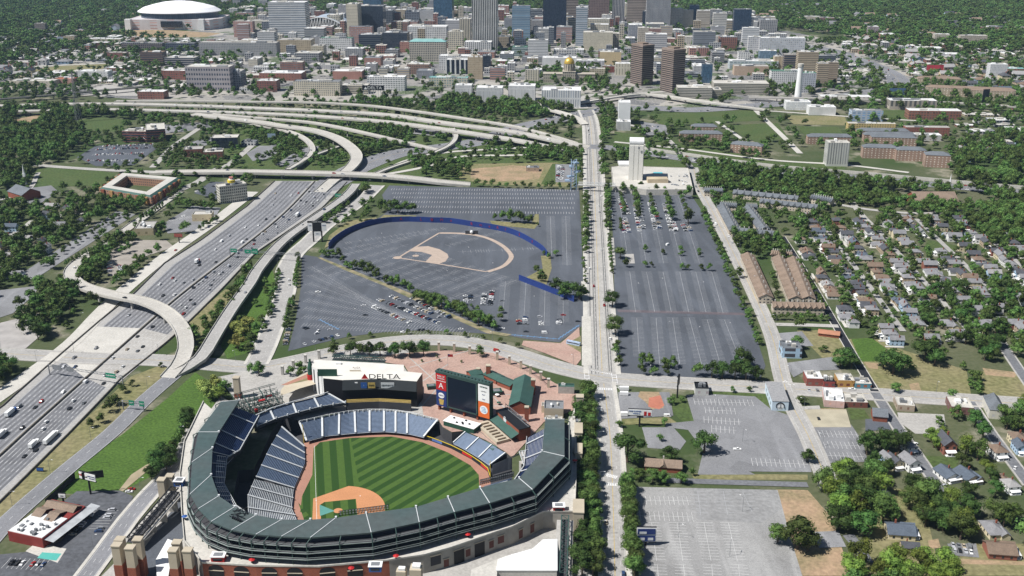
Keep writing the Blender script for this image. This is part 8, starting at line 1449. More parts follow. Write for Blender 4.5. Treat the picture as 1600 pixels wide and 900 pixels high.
for px,py,r,hu in((980,722,13,'dark green'),(1046,722,7.5,'dark green'),(1100,708,10,'dark green'),(1262,722,6,'dark green'),(1000,750,5,'green'),(1020,754,6,'green'),(1035,755,5.5,'green'),(1064,756,5,'green'),(990,748,4,'green'),(1048,632,4,'light green'),(968,668,3.4,'green'),(1245,858,12,'green'),(1215,848,7,'green'),(1262,862,8,'green')):tree(*G(px,py),r,r*1.6,('spreading tree beside the worn car parks','crossing'),hu)
woods([(1270,760),(1300,740),(1345,755),(1375,760),(1385,800),(1395,870),(1345,850),(1300,830),(1275,800)],11.5,7,9.5,('huge oak of the grove by the dirt lot','warehouse'),None,.95);woods([(1345,700),(1390,690),(1412,712),(1400,740),(1370,760),(1350,740)],10,5.5,8,('tree around the lane houses','warehouse'),'dark green',.9)
woods([(1400,765),(1460,775),(1480,790),(1560,800),(1620,840),(1620,880),(1560,850),(1520,840),(1480,850),(1440,830),(1400,800)],11.5,6.5,9.5,('huge oak in the south-eastern woods','warehouse'),None,.92);woods([(1430,700),(1510,690),(1620,690),(1620,800),(1480,780),(1440,745)],16,5,8,('tree among the south-eastern cottages','warehouse'),None,.8)
woods([(1320,870),(1400,880),(1480,870),(1500,940),(1320,940)],10,5,8,('tree at the southern wood edge','warehouse'),'light green',.95);woods([(1500,650),(1620,640),(1620,690),(1540,700)],13,5,7.5,('tree by the eastern cottages','warehouse'),None,.7);woods([(1440,700),(1480,672),(1500,690),(1470,712)],9,5,7,('leafy tree by the barn-like house','warehouse'),'light green',.9)
woods([(1375,765),(1440,775),(1470,800),(1478,850),(1440,870),(1400,880),(1365,850),(1378,800)],15,5.5,8.5,('oak around the yellow bungalow','warehouse'),None,.6)
woods([(30,505),(60,455),(122,452),(125,470),(100,500),(60,535),(40,540)],9.5,5,7.5,('tree in the dark clump by the pale western lot','loop'),'dark green',.95,False);woods([(-20,580),(0,560),(25,570),(35,590),(10,605),(-20,610)],8,5,7,('tree at the west street end','loop'),'dark green');woods([(125,425),(165,378),(200,372),(176,400),(160,440),(140,450),(124,448)],8,4.5,6,('tree inside the flyover loop','loop'),'dark green',1,False)
woods([(182,440),(232,405),(262,400),(300,380),(310,385),(262,412),(205,448),(178,452)],7.5,4,5.6,('tree between the tan lot and the freeway','loop'),'dark green',1);row_trees((60,420),(215,322),22,3.2,('small tree along the western median','apartments'),'green',3);row_trees((218,348),(256,325),9,2.6,('slim conifer by the curving street','apartments'),'dark green',.6,True,9);row_trees((100,418),(142,395),8,2.0,('slim conifer by the curving street','apartments'),'dark green',.6,True,7)
woods([(-20,320),(60,330),(130,350),(180,335),(120,380),(60,430),(20,440),(-20,440)],12,5,8,('tree of the leafy western streets','apartments'),None,.92);woods([(-20,420),(60,440),(20,465),(-20,470)],10,4,6,('tree by the western car parks','apartments'),None,.8);woods([(100,310),(230,318),(215,340),(150,345),(110,335)],10,4.5,6.5,('tree before the courtyard apartments','apartments'),'dark green',.9)
woods([(200,375),(216,372),(200,398),(190,400)],7,4,5,('tree by the ochre garage','apartments'),'dark green',.9,False);row_trees((280,325),(335,328),9,5,('tree before the white gridded office','office'),'dark green',1.5);row_trees((340,345),(310,362),5,3.5,('tree by the stuccoed restaurant','office'),'green',1);row_trees((264,312),(290,290),9,3.6,('tree flanking the courtyard apartments','office'),'dark green',1)
woods([(-40,175),(90,172),(200,178),(210,190),(125,205),(120,235),(60,270),(-40,260)],12,6,9,('tree of the dark western woods','apartments'),'dark green',.97);woods([(0,262),(50,262),(48,290),(0,300)],11,5,8,('tree of the dark western woods','apartments'),'dark green',.9);woods([(120,212),(190,205),(380,250),(370,262),(240,262),(235,245),(120,226)],13,3.5,5.5,('tree around the brick offices','office'),'dark green',.75)
woods([(200,175),(390,180),(380,215),(350,232),(300,200),(220,195)],14,4,6.5,('tree under the western flyovers','office'),'dark green',.65)
woods([(-40,165),(400,165),(395,300),(250,400),(100,520),(-40,560)],15,3.5,6.5,('tree of the western blocks','apartments'),None,.55);woods([(960,610),(1290,612),(1300,760),(960,760)],19,2.5,5,('tree between the worn lots','crossing'),None,.35)
woods([(390,160),(900,170),(900,262),(395,262)],13,4,6.5,('tree of the interchange','overpass'),'dark green',.55);woods([(1230,500),(1640,540),(1640,700),(1240,640)],18,3,6,('tree around the shops','canal'),None,.35)
woods([(1086,262),(1330,300),(1640,330),(1640,380),(1300,345),(1230,420),(1150,400)],14,4,7,('tree near the belt','church'),None,.6)
woods([(-60,118),(400,118),(420,155),(200,152),(60,160),(-60,160)],17,5,8,('tree by the railway','dome'),None,.7);woods([(400,60),(1180,60),(1200,165),(400,160)],34,5,8,('street tree of the city','capitol'),'dark green',.8);woods([(855,108),(945,105),(950,140),(1000,150),(960,160),(920,140),(850,130),(820,118),(835,108)],15,6,9,('tree in the capitol grounds','capitol'),'dark green',.75)
woods([(935,170),(960,168),(960,205),(940,225)],11,5,7,('tree beside the state archives','capitol'),'dark green',.9,False);woods([(960,175),(1200,168),(1330,180),(1500,190),(1620,200),(1620,300),(1500,270),(1330,235),(1180,240),(1000,215)],20,4.5,7.5,('tree of the eastern blocks','church'),None,.75);woods([(1480,235),(1640,200),(1640,330),(1560,320),(1500,290)],12,6,9,('tree of the dark eastern woods','church'),'dark green',.95)
woods([(1180,60),(1640,80),(1640,200),(1420,185),(1200,175)],22,6,9,('tree of the outer east','chimney'),None,.9,far=True);woods([(1360,138),(1420,138),(1430,155),(1365,158)],13,6,9,('tree in the freeway bend','chimney'),None,1,False,far=True)
woods([(-80,-8),(1700,-8),(1700,80),(1440,82),(1300,55),(1000,22),(600,14),(200,60),(-80,120)],17,8,11.5,('tree','dome'),None,.97,far=True);woods([(-80,60),(240,55),(380,80),(380,118),(-80,120)],21,6,9,('tree','dome'),None,.85,far=True);woods([(330,10),(1300,5),(1200,60),(400,60)],30,7,10,('tree','dome'),None,.6,far=True);woods([(-120,-40),(1720,-40),(1720,-8),(-120,-8)],24,10,14,('tree','dome'),None,1,False,True)
# cars
Z=lambda s,a:(s,a)
for a,b,f in(((590,468),(690,507),.8),((610,463),(688,497),.85),((583,480),(648,508),.7),((640,465),(705,498),.55),((650,460),(712,490),.5)):park_row(a,b,f,Z('in the busy rows of the lot','crossing'),off=0)
for(a,b,f)in(((727,462),(728,478),.8),((735,462),(736,475),.5),((757,460),(754,478),.7),((769,455),(765,480),.85),((784,468),(786,475),.7),((810,500),(812,508),.8),((821,496),(821,508),.8),((843,493),(846,509),.6),((874,500),(873,508),.7),((475,512),(500,524),.4),((483,516),(500,518),.6)):park_row(a,b,f,Z('in the short rows near the corner','crossing'),off=0)
park_row((452,506),(446,540),.75,Z('along the parkway lot edge','scoreboard'),off=0);park_row((474,539),(530,524),.7,Z('along the curved lot edge','crossing'),off=0)
for a,b in(((971,312),(979,336)),((973,340),(980,365)),((995,322),(1003,362)),((1018,318),(1028,360)),((1041,320),(1053,362)),((1068,348),(1076,362))):park_row(a,b,.72,Z('in the upper east lot','hotel'),both=True)
park_row((951,310),(955,345),.55,Z('beneath the avenue trees','hotel'),off=0);car(*G(1043,383),.9,Z('alone in the middle of the east lot','hotel'),'white','van')
for a,b,f in(((152,234),(235,231),.75),((148,242),(225,240),.7),((135,251),(205,251),.55),((160,229),(240,226),.8)):park_row(a,b,f,Z('in the crowded lot by the courthouse','apartments'),both=True)
park_row((877,260),(874,282),.85,Z('in the small lot west of the upper avenue','hotel'),both=True);park_row((1005,196),(1036,200),.5,Z('by the state archives','capitol'));park_row((145,800),(112,838),.75,Z('parked beside the motel canopy','motel'),off=0);park_row((178,792),(150,838),.4,Z('parked by the hedge of the motel lot','motel'),off=0);park_row((15,880),(80,884),.6,Z('parked in front of the motel pool','motel'),off=0);park_row((170,400),(172,432),.7,Z('in the tan lot inside the loop street','loop'),off=0);park_row((186,415),(192,428),.9,Z('in the tan lot inside the loop street','loop'),off=0);park_row((265,342),(330,330),.35,Z('in the lot behind the stuccoed restaurant','office'));park_row((305,300),(340,290),.5,Z('in the lot beside the white gridded office','office'));park_row((1248,610),(1280,611),.5,Z('at the kerb by the brick shops','warehouse'),off=0);park_row((1486,856),(1520,860),.9,Z('in the yard of the bungalow','warehouse'),both=True)
for px,py,a,c,k in((202,769,0,'white','sedan'),(206,765,0,'red','sedan'),(880,493,0,'red','sedan'),(903,503,0,'black','sedan'),(851,521,0,'white','van'),(822,519,0,'black','sedan'),(1043,651,0,'white','van'),(1000,652,0,'black','sedan'),(1180,606,0,'grey','sedan'),(497,457,0,'white','pickup'),(568,478,.3,'white','sedan'),(571,493,0,'black','sedan'),(516,516,.2,'silver','sedan'),(1279,655,1.5,'black','sedan'),(1430,695,.6,'white','suv'),(1475,760,.6,'silver','suv'),(1574,709,1,'black','sedan'),(1586,732,1,'white','sedan'),(1152,703,0,'white','pickup'),(630,520,0,'white','pickup'),(655,516,1.2,'black','sedan'),(661,516,1.2,'black','sedan'),(720,515,.1,'white','sedan'),(785,514,0,'white','sedan')):car(*G(px,py),a,Z('standing by itself','crossing'),c,k)
fa_=[(mdc[0],)]
def traffic(side,n,z0,z1,zone):
 hh=hw if side>0 else he;N=len(mdc)-1;got=[]
 while len(got)<n:
  t=rnd.uniform(z0,z1);i=int(t*N);f=.07+.73*(rnd.randrange(6)+.5)/7;k=rnd.random();p=(mdc[i][:2]+mnr[i]*hh[i]*f)*(1-k)+(mdc[i+1][:2]+mnr[i+1]*hh[i+1]*f)*k
  if any(hypot(p[0]-q[0],p[1]-q[1])<8 for q in got):continue
  d=mdc[i+1]-mdc[i];got.append(p);car(p[0],p[1],atan2(d[1],d[0])+(pi if side>0 else 0),zone,z=.27,kind=rnd.choices(('sedan','suv','pickup','van'),(50,30,12,8))[0])
traffic(1,20,.10,.55,Z('driving on the western freeway side','loop'));traffic(-1,34,.06,.55,Z('driving on the eastern freeway side','loop'));traffic(1,16,.55,.97,Z('on the upper western lanes','overpass'));traffic(-1,36,.55,.97,Z('on the upper eastern lanes','overpass'))
drive('connector',.05,.3,34,(-14,-10,-6,6,10,14),Z('on the sunken freeway','overpass'));drive('connector',.3,.98,130,(-18,-14,-10,-6,6,10,14,18),Z('on the far freeway','chimney'));drive('i20e',.05,.95,34,(-13,-9,-5,5,9,13),Z('on the eastern freeway','church'));drive('i20a',.1,.95,22,(-5,-1.5,2,5),Z('on the elevated freeway','capitol'));drive('i20b',.1,.95,16,(-4,0,4),Z('on the nearer elevated carriageway','capitol'))
drive('avenue_n',.02,.98,14,(-8,-4.5,4.5,8),Z('on the avenue','hotel'));drive('avenue_s',.1,.9,3,(-4.5,-1.6,1.6,4.5),Z('on the lower avenue','crossing'));drive('ramp2',.3,.95,3,(-2,2),Z('on the slender ramp bridge','loop'));drive('loop',.1,.9,2,(-2.5,2.5),Z('on the looping flyover','loop'));drive('overpass',.2,.9,6,(-5,-2,2,5),Z('on the long overpass','overpass'));drive('f5',.2,.95,7,(-2,2),Z('on the narrow flyover','overpass'));drive('east_street',.05,.6,12,(-4,4),Z('along the eastern street','warehouse'));drive('parkway',.1,.9,2,(-3,3),Z('on the parkway','scoreboard'));drive('abernathy',.05,.95,4,(-5,5),Z('on the cross street','crossing'));drive('ramp',.1,.9,0,(0,),Z('','loop'));drive('frontage',.3,.9,3,(-3,3),Z('on the service road','loop'));drive('f4',.2,.9,3,(-4,4),Z('on the broad flyover','overpass'))
def truck(px,py,l,L=13,box=M_WHITE,cab=M_WHITE,z=.27):
 x,y=G(px,py);d=mdc[12]-mdc[8];a=atan2(d[1],d[0]);r=empty('truck',x,y,z,a);mb=MB();mb.box(-1,0,1.1,L,2.6,2.9);mb.build('cargo_box',box,r);mb=MB();mb.box(L/2+.8,0,.5,2.2,2.4,2.3);mb.build('cab',cab,r);mb=MB();mb.box(L/2+1.6,0,1.8,.7,2.1,.8);mb.build('windscreen',M_GLASS,r);mb=MB()
 for k in(-L/2,-L/2+1.3,L/2-.5,L/2+1):mb=MB();mb.box(k,0,0,1,2.5,1.05);mb.build('wheel',M_TYRE,r)
 tag(r,l,'truck')
truck(17,648,'white box truck with a blue cab heading down the western lanes',9,cab=M_BLUEB);truck(53,698,'short white box truck ahead of the articulated one',7);truck(80,688,'long white articulated truck beside the grass strip',14);truck(465,338,'pale blue and white truck approaching the long overpass',9,cab=M_BLUEB);truck(308,411,'small truck with a red cab below the green signs',6,cab=M_REDB);truck(3,682,'white truck leaving at the bottom of the freeway',8)
# street furniture, walls, signs
wallp=[(514,389),(520,381),(540,367),(566,356),(600,348.5),(640,346.5),(675,348),(705,349),(737,354),(765,358),(790,363),(812,371),(832,382),(848,393),(855,402)]
wc=smooth([(*G(*p),0)for p in wallp],9);wn=normals(wc);M_BLUEW=mat('blue_wall',(.02,.045,.19),.6,.15,.05);O=tuple(wc[len(wc)//2][:2]);bw=empty('blue_wall',*O,0);tag(bw,'long curved royal blue outfield wall with faded red letters standing in the big lot','wall')
for q in range(0,len(wc)-1,4):
 mb=MB();seg=wc[q:q+5];sn=wn[q:q+5]
 for i in range(len(seg)-1):
  for o_ in(-.25,.25):a,b=seg[i][:2]+sn[i]*o_,seg[i+1][:2]+sn[i+1]*o_;mb.poly([(*a,0),(*b,0),(*b,6.4),(*a,6.4)])
  strip(mb,seg[i:i+2],sn[i:i+2],-.25,.25,6.4)
 mb.build('wall_panel',M_BLUEW,bw,(*O,0));mb=MB();mb.box(wc[q][0],wc[q][1],0,.5,.8,6.6,atan2(wn[q][1],wn[q][0]));mb.build('buttress',M_NAVY,bw,(*O,0))
M_REDF=mat('faded_red',(.30,.03,.07),.7,.2,.2)
def onwall(s,px,sz=4.6):
 j=min(range(len(wc)),key=lambda i:abs(SCR(wc[i][0],wc[i][1])[0]-px));n=wn[j];n=-n if n[1]>0 else n;text(s,sz,M_REDF,bw,(wc[j][0]+n[0]*.4-O[0],wc[j][1]+n[1]*.4-O[1],3.4),(pi/2,0,atan2(n[1],n[0])+pi/2))
for k,ch in enumerate('Atlanta'):pass
for ch,px in(('A',628),('L',650),('B',669),('U',682),('M',695),('e',706),('R',731),('o',740),('m',749),('e',760),('R',783),('I',789),('7',808),('5',814),('8',834)):onwall(ch,px)
mb=MB();strip(mb,wc,wn,-3,-.4,.22);struct(mb.build('pavement',M_CONC_L))
A,B=G(811,438),G(897,472);bw2=empty('blue_wall',*A,0);mb=MB();d=np.array(B)-np.array(A);L_w=np.linalg.norm(d);mb.box((A[0]+B[0])/2-A[0],(A[1]+B[1])/2-A[1],0,L_w,.6,5.5,atan2(d[1],d[0]));mb.build('wall_panel',M_BLUEW,bw2);mb=MB();mb.box((A[0]+B[0])/2-A[0],(A[1]+B[1])/2-A[1],5.5,L_w,.8,.3,atan2(d[1],d[0]));mb.build('coping',M_NAVY,bw2);tag(bw2,'straight separate length of blue wall ending at the tree clump','wall')
oh=np.array(G(622,403));LP=.8
def rib(pp,w,m,name):
 c=smooth([(*G(*p),.02)for p in pp],6);n=normals(c);mb=MB();strip(mb,c,n,-w/2,w/2,.31);struct(mb.build(name,m))
M_PAVE=mat('sand_pavers',(.43,.345,.28),.9,.12,.2);z_=.33
rib([(624,402),(655,383),(687,364)],2.2,M_PAVE,'paver_band');rib([(624,403.5),(690,413.5),(760,425)],2.2,M_PAVE,'paver_band');rib([(687,364.5),(717,365),(745,368),(767,374.5),(786,385),(796,395),(799,402),(793,411),(783,418),(762,425)],5,M_PAVE,'paver_band')
struct(sheet('paver_infield',[(640,393),(650,386),(669,385),(687,390),(699,397),(701,402),(696,409),(686,412.5),(664,410),(675,399),(659,394)],M_PAVE,z=.34));struct(sheet('paver_circle',disc(G(621,403),4.5),M_PAVE,z=.35,world=True));struct(sheet('paver_circle',disc(G(649.5,400),3.4),M_PAVE,z=.35,world=True))
struct(sheet('sandy_island',[(500,402),(560,426),(640,458),(700,488),(770,518),(800,523),(790,526),(760,521),(690,490),(600,447),(540,423),(496,403)],mat('sandy_soil',(.30,.25,.16),.95,.3,.12,c2=(.12,.13,.06)),z=.345));struct(sheet('grass_island',[(507,388),(515,384),(545,358),(590,344),(588,340),(545,345),(515,368)],M_DRY,z=.345));struct(sheet('grass_island',[(600,336),(650,337),(652,342),(590,345)],M_DRY,z=.34));struct(sheet('grass_island',[(765,345),(770,352),(835,358),(842,350),(842,335),(836,335),(830,350)],M_DRY,z=.34))
struct(sheet('grass_island',[(845,400),(860,400),(862,420),(854,445),(842,440),(822,434),(848,420)],M_DRY,z=.34));struct(sheet('pavement',[(908,440),(916,440),(918,470),(910,470)],M_CONC_L,z=.35));struct(sheet('sandy_island',[(955,372),(959,372),(962,416),(958,416)],M_CONC,z=.35));struct(sheet('sandy_island',[(976,398),(990,397),(992,412),(979,412)],M_CONC,z=.35))
x,y=G(497,378);zt_=HT(345,y);r=empty('marquee',x,y,0,.35-.3);tag(r,'black marquee scoreboard with white panels on two tall posts beside the blue wall','sign');mb=MB()
for k in(-4.5,4.5):mb.box(k,0,0,1.4,1.2,zt_)
mb.build('post',M_BLACK,r);mb=MB();mb.box(0,0,zt_-13,10,1,10.5);mb.build('panel',M_BLACK,r);mb=MB();mb.box(0,0,zt_-2,20,1.2,1.8);mb.build('top_board',M_BLACK,r);text('TURNER FIELD',1.6,M_WHITE,r,(0,-.75,zt_-1.1),(pi/2,0,0));mb=MB()
for cx,w_,z0,h_ in((-7.4,5,zt_-11,8.6),(7.4,5,zt_-11,8.6),(0,7,zt_-16.5,4.6)):mb=MB();mb.box(cx,-.5,z0,w_,.5,h_);mb.build('white_panel',M_WHITE,r)
for k in range(3):text(('HOME','OPENER','GATE 7')[k],1.1,M_NAVY,r,((-7.4,7.4,0)[k],-.85,(zt_-5,zt_-5,zt_-14.2)[k]),(pi/2,0,0))
x,y=G(737,366);r=empty('ball_marker',x,y,0);mb=MB();mb.box(0,0,0,14,.8,4);mb.build('board',M_DARK,r);mb=MB();n=8
for k in range(n):t0,t1=-pi/2+k*pi/n,-pi/2+(k+1)*pi/n;mb.cyl(0,-1.2,3+1.9*sin(t0),3+1.9*sin(t1),max(.01,1.9*cos(t0)),max(.01,1.9*cos(t1)),10,cap=False)
mb.build('ball',M_WHITE,r);tag(r,'dark monument board with a white ball inside the blue wall','monument')
x,y=G(896,296);zt_=HT(252,y);r=empty('observation_tower',x,y,0);tag(r,'tall pale blue steel tower with twisting platforms beside the upper avenue','tower');M_BLST=mat('pale_blue_steel',(.30,.40,.52),.5,.15,.3);mb=MB()
for sx in(-1,1):
 for sy in(-1,1):mb.beam((sx*3.5,sy*3.5,0),(sx*3,sy*3,zt_),.9)
nl=9
for k in range(nl):
 z=zt_*(k+.6)/nl
 for s in(-1,1):mb.beam((-3.4,s*3.4,z),(3.4,s*3.4,z+zt_/nl*.9),.5);mb.beam((s*3.4,-3.4,z),(s*3.4,3.4,z+zt_/nl*.9),.5)
mb.build('frame',M_BLST,r)
for k,(dx,z)in enumerate(((-7,.3),(-4,.45),(4,.62),(-3,.8),(2,.93))):mb=MB();mb.box(dx,0,zt_*z,8,6,1.6,k*.5);mb.build('platform',M_BLST,r)
A,B=np.array(G(903,289,8)),np.array(G(962,291,8));r=empty('footbridge',A[0],A[1],0);O=(A[0],A[1],0);mb=MB();mb.beam((*A,8),(*B,8),4,.6);mb.build('deck',M_CONC_L,r,O);mb=MB();n=18
for s in(-2,2):
 for z in(8.6,11.6):mb.beam((A[0],A[1]+s,z),(B[0],B[1]+s,z),.3)
 for k in range(n):p,q=A+(B-A)*k/n,A+(B-A)*(k+1)/n;mb.beam((p[0],p[1]+s,8.6+3*(k%2)),(q[0],q[1]+s,8.6+3*((k+1)%2)),.25)
mb.build('truss',M_RAILW,r,O);mb=MB()
for k in(0,.33,.72,1):p=A+(B-A)*k;mb.box(p[0],p[1],0,1,1,8)
mb.build('support',M_CONC_L,r,O);tag(r,'white truss footbridge crossing the upper avenue to the hotel podium','footbridge')
M_SIGN=mat('sign_green',(.02,.22,.13),.5,.1,.2)
def gantry(a,b,h,label,sgns,back=False):
 A,B=np.array(G(*a)),np.array(G(*b));d=B-A;L=np.linalg.norm(d);an=atan2(d[1],d[0]);r=empty('sign_gantry',A[0],A[1],0,an);mb=MB();
 for k in(0,L):mb.box(k,0,0,.6,.6,h)
 mb.build('post',M_GREY,r);mb=MB();n=max(4,int(L/4))
 for z in(h-1.6,h):mb.beam((0,0,z),(L,0,z),.3)
 for k in range(n):mb.beam((L*k/n,0,h-1.6*(k%2)),(L*(k+1)/n,0,h-1.6*((k+1)%2)),.18)
 mb.build('truss',M_GREY,r)
 for t,w,tx in sgns:
  mb=MB();mb.box(L*t,-.4,h-3.2,w,.2,4);pn=mb.build('sign_panel',M_SIGN if tx is not None else M_GREY,r)
  if tx:text(tx,1.3,M_WHITE,pn,(L*t,-.55,h-1.2),(pi/2,0,0))
 tag(r,label,'sign gantry')
gantry((78,586),(193,604),9,'long sign gantry spanning the freeway just below the flyover loop',((.12,8,None),(.3,6,None),(.85,9,'75 85 NORTH')));gantry((360,402),(470,410),9,'sign gantry with three green panels over the upper freeway',((.06,7,'EXIT 247'),(.26,7,'I-20'),(.36,7,'I-20 WEST')));gantry((508,312),(536,314),8,'short gantry with a green panel under the ramp bridge',((.75,8,'I-20 EAST'),));gantry((193,640),(225,643),7.5,'small gantry with two green panels over the entrance ramp',((.45,4,'EXIT'),(.95,4,'ONLY')));gantry((396,398),(402,398),6,'small green roadside sign by the slender ramp',((.5,6,'EXIT'),))
def billboard(px,py,w,h,zb,ang,label,mt=M_WHITE,tx=(),v=None):
 x,y=G(px,py);r=empty('billboard',x,y,0,ang);mb=MB();mb.cyl(0,.5,0,zb+h*.5,.6,.6,10);mb.build('pole',M_BLACK,r);mb=MB();mb.box(0,0,zb,w,.5,h);mb.build('face',mt,r);mb=MB();mb.box(0,.3,zb-.5,w+.3,1,.4);mb.box(0,.5,zb+h,w+.3,1,.3);mb.build('catwalk',M_BLACK,r)
 if v:mb=MB();mb.box(1.8,2.6,zb,w,.4,h,v);mb.box(1.8,2.6,zb+h,w,.6,.3,v);mb.build('rear_face',M_BLACK,r)
 for s,sz,m,dx,dz in tx:text(s,sz,m,r,(dx,-.35,zb+dz),(pi/2,0,0))
 tag(r,label,'billboard');return r
billboard(141,773,12.5,4.6,10.5,-.38,'white billboard on a black pole over the motel lot, its dark twin behind',tx=(('NEW',2,M_REDB,-4,2.6),('and',1.8,M_BLACK,-1.2,2),('OPEN DAILY',1.1,M_NAVY,3.4,2.8),('TONIGHT',1,M_NAVY,3.6,1.4)),v=.62)
r=billboard(999,667,16,4.4,9,-.1,'wide billboard with pale blue lettering and two red figures over the fenced lot',tx=(('FREE SUMMER',1.4,M_BLUEB,-3.4,3),('WEEKEND',1.1,M_BLUEB,-2.4,1.3)));mb=MB();mb.box(3.6,-.32,9.2,1.8,.1,3);mb.box(6.4,-.32,9.2,1.9,.1,2.4);mb.build('red_figure',M_REDB,r)
billboard(1059,622,6,7,11,1.2,'narrow black billboard on a tall black post by the cross street',M_BLACK);billboard(280,380,9,3.6,7,-.1,'billboard with a red and dark face above the tan lot',mat('billboard_red',(.3,.08,.06),.6,.3,.5));billboard(1009,853,11,9,3,-.02,'white-framed billboard with dark blue panels standing in the worn car park',tx=());x,y=G(1009,853);r=empty('billboard_poster',x,y-.6,0);mb=MB();mb.box(0,0,3.5,10,.1,3.6);mb.box(0,0,8,10,.1,3.6);mb.build('poster',M_NAVY,r);mb=MB();mb.box(-2,-.1,8.4,4,.1,1.4);mb.box(2.4,-.1,4.2,3,.1,1.6);mb.box(-2.4,-.1,4.2,3,.1,1.6);mb.build('poster_figure',M_RAILW,r);tag(r,'pair of navy blue posters on the white-framed billboard','poster')
billboard(1401,153,30,16,2,0,'large blue-backed billboard by the far freeway bend',mat('sign_blue_grey',(.12,.2,.35),.6));billboard(1460,115,36,14,4,0,'bright red billboard among the eastern trees',mat('sign_red',(.55,.06,.08),.6));billboard(425,222,12,6,7,0,'billboard pair under the curving flyovers',mat('sign_pale_blue',(.35,.45,.55),.6));billboard(1538,165,14,26,3,.3,'dark upright billboard by the loft complex',M_DARK);billboard(100,793,4.2,2.4,7,-.1,'small white motel sign on a thin pole',M_WHITE,tx=(('INN',1,M_PAD,0,1.2),));billboard(63,737,4.4,1.6,.8,-.1,'small blue road sign on the dry grass strip',M_BLUEB)
x,y=G(896,539);r=empty('bus',x,y,0,-.5);mb=MB();mb.box(0,0,.4,12,2.6,2.9);mb.build('body',mat('bus_blue_white',(.45,.55,.7),.4,.3,.8),r);mb=MB();mb.box(0,0,1.8,11,2.64,.8);mb.build('windows',M_GLASS,r);tag(r,'pale blue and white bus parked on the triangle of dry grass','bus')
for px,py,sx,l in((975,610,7,'white trailer at the fence by the avenue crossing'),(975,618,6,'white trailer second from the avenue crossing'),(975,650,5,'white trailer beside the wide billboard')):x,y=G(px,py);r=empty('trailer',x,y,0,-HD);mb=MB();mb.box(0,0,.6,sx,2.5,2.6);mb.build('body',M_WHITE,r);mb=MB();mb.box(0,0,0,1.8,2.3,.6);mb.build('wheels',M_TYRE,r);tag(r,l,'trailer')
lp=MB();lp.cyl(0,0,0,10,.12,.08,6);lp.beam((0,0,10),(2.6,0,10.5),.14);lo_=lp.build('pole',M_GREY);PM=lo_.data;bpy.data.objects.remove(lo_);lp=MB();lp.box(2.8,0,10.3,1.1,.4,.2);lo_=lp.build('lamp_head',M_WHITE);LM=lo_.data;bpy.data.objects.remove(lo_)
def lamp(x,y,a,zone,z=0):
 r=empty('street_lamp',x,y,z,a)
 for n,me in(('pole',PM),('lamp_head',LM)):o=bpy.data.objects.new(n,me);COL.objects.link(o);o.parent=r
 auto(r,('street lamp '+zone[0],zone[1]),'street lamp','street lamps '+zone[0],(x,y))
for key,step,zone,offd in(('avenue_n',5,Z('along the upper avenue','hotel'),-12),('avenue_s',4,Z('along the lower avenue','crossing'),8),('abernathy',5,Z('along the cross street','crossing'),10),('parkway',4,Z('along the parkway','scoreboard'),9),('east_street',4,Z('along the eastern street','warehouse'),6.5),('ramp',3,Z('along the entrance ramp','loop'),7.5),('west_street',4,Z('by the western ballpark street','motel'),7),('frontage',6,Z('on the service road','loop'),8)):
 c,nr,w_=ROADS[key]
 for i in range(2,len(c)-1,step):p=c[i][:2]+nr[i]*offd;lamp(p[0],p[1],atan2(nr[i][1],nr[i][0])+(pi if offd>0 else 0),zone)
for px,py in((598,380),(648,410),(772,425),(560,500),(610,420),(680,385),(730,400),(700,440),(830,480),(870,450),(1000,380),(1050,378),(1096,455),(1040,520),(1090,530),(1000,460),(1140,520),(1030,450),(1000,330),(1160,800),(1060,840),(1140,870),(1160,690),(1120,640)):lamp(*G(px,py),rnd.uniform(0,6),Z('standing in the car parks','crossing'))
x,y=G(123,190);r=empty('lattice_mast',x,y,0);zt_=HT(112,y);mb=MB()
for s in((-1,-1),(1,-1),(1,1),(-1,1)):mb.beam((s[0]*4,s[1]*4,0),(s[0]*.6,s[1]*.6,zt_),.4)
for k in range(12):z0,z1=zt_*k/12,zt_*(k+1)/12;w0,w1=4-3.4*k/12,4-3.4*(k+1)/12;mb.beam((-w0,-w0,z0),(w1,-w1,z1),.25);mb.beam((w0,-w0,z0),(-w1,-w1,z1),.25);mb.beam((-w0,-w0,z0),(-w1,w1,z1),.25)
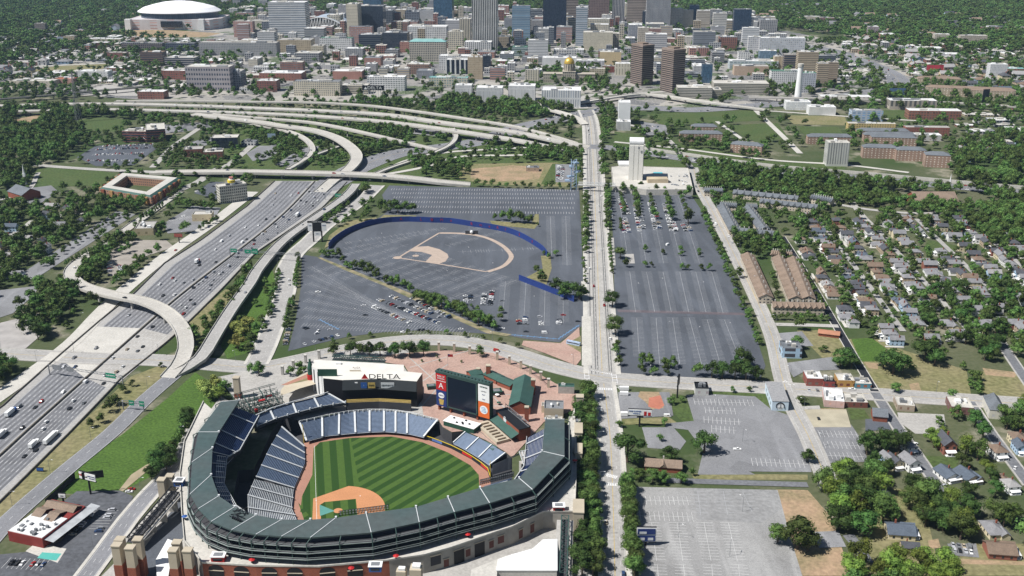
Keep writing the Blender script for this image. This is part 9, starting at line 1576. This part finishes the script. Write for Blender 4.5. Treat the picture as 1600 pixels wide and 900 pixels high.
mb.build('lattice',M_GREY,r);tag(r,'tall grey lattice mast rising from the western woods','mast')
finish_trees();finish_cars();finish_houses();finish_labels()
# light
SUN_EL,SUN_DIR=R(54),(-.94,-.34)
w=bpy.data.worlds.new('World');S.world=w;w.use_nodes=True;nt=w.node_tree
bg=nt.nodes['Background'];sk=nt.nodes.new('ShaderNodeTexSky');sk.sky_type='NISHITA';sk.sun_disc=False
sk.sun_elevation=SUN_EL;az=atan2(SUN_DIR[0],SUN_DIR[1]);sk.sun_rotation=az%(2*pi);sk.altitude=300;sk.air_density=1;sk.dust_density=.6
nt.links.new(sk.outputs[0],bg.inputs[0]);bg.inputs[1].default_value=.05
L_=bpy.data.lights.new('sun','SUN');L_.energy=5.0;L_.angle=R(.53);L_.color=(1,.97,.94);lo=bpy.data.objects.new('sun',L_);COL.objects.link(lo)
n_=hypot(*SUN_DIR);v=Vector((SUN_DIR[0]/n_*cos(SUN_EL),SUN_DIR[1]/n_*cos(SUN_EL),sin(SUN_EL)));lo.rotation_euler=v.to_track_quat('Z','Y').to_euler();lo.location=(0,0,800)
HAZE=3.2e-5
m=bpy.data.materials.new('haze');m.use_nodes=True;n=m.node_tree;n.nodes.clear();o=n.nodes.new('ShaderNodeOutputMaterial');pv_=n.nodes.new('ShaderNodeVolumePrincipled');n.links.new(pv_.outputs[0],o.inputs['Volume'])
pv_.inputs['Color'].default_value=(.5,.72,1.0,1);pv_.inputs['Density'].default_value=HAZE;pv_.inputs['Anisotropy'].default_value=.2
if HAZE>0:
 mb=MB();mb.prism(rect(0,3500,9000,8200),-12,365);hz_=mb.build('haze',m,None,(0,0,-12));tag(hz_,'thin blue summer haze hanging over the whole city','haze',None,'stuff')
S.view_settings.view_transform='Standard';S.view_settings.look='None';S.view_settings.gamma=1;S.view_settings.exposure=0.35
S.cycles.volume_bounces=0;S.cycles.max_bounces=5;S.cycles.transparent_max_bounces=4
_lw=[o['label']for o in bpy.data.objects if 'label' in o and len(o['label'].split())>16]
if _lw:print('LONG',len(_lw),_lw[:8])
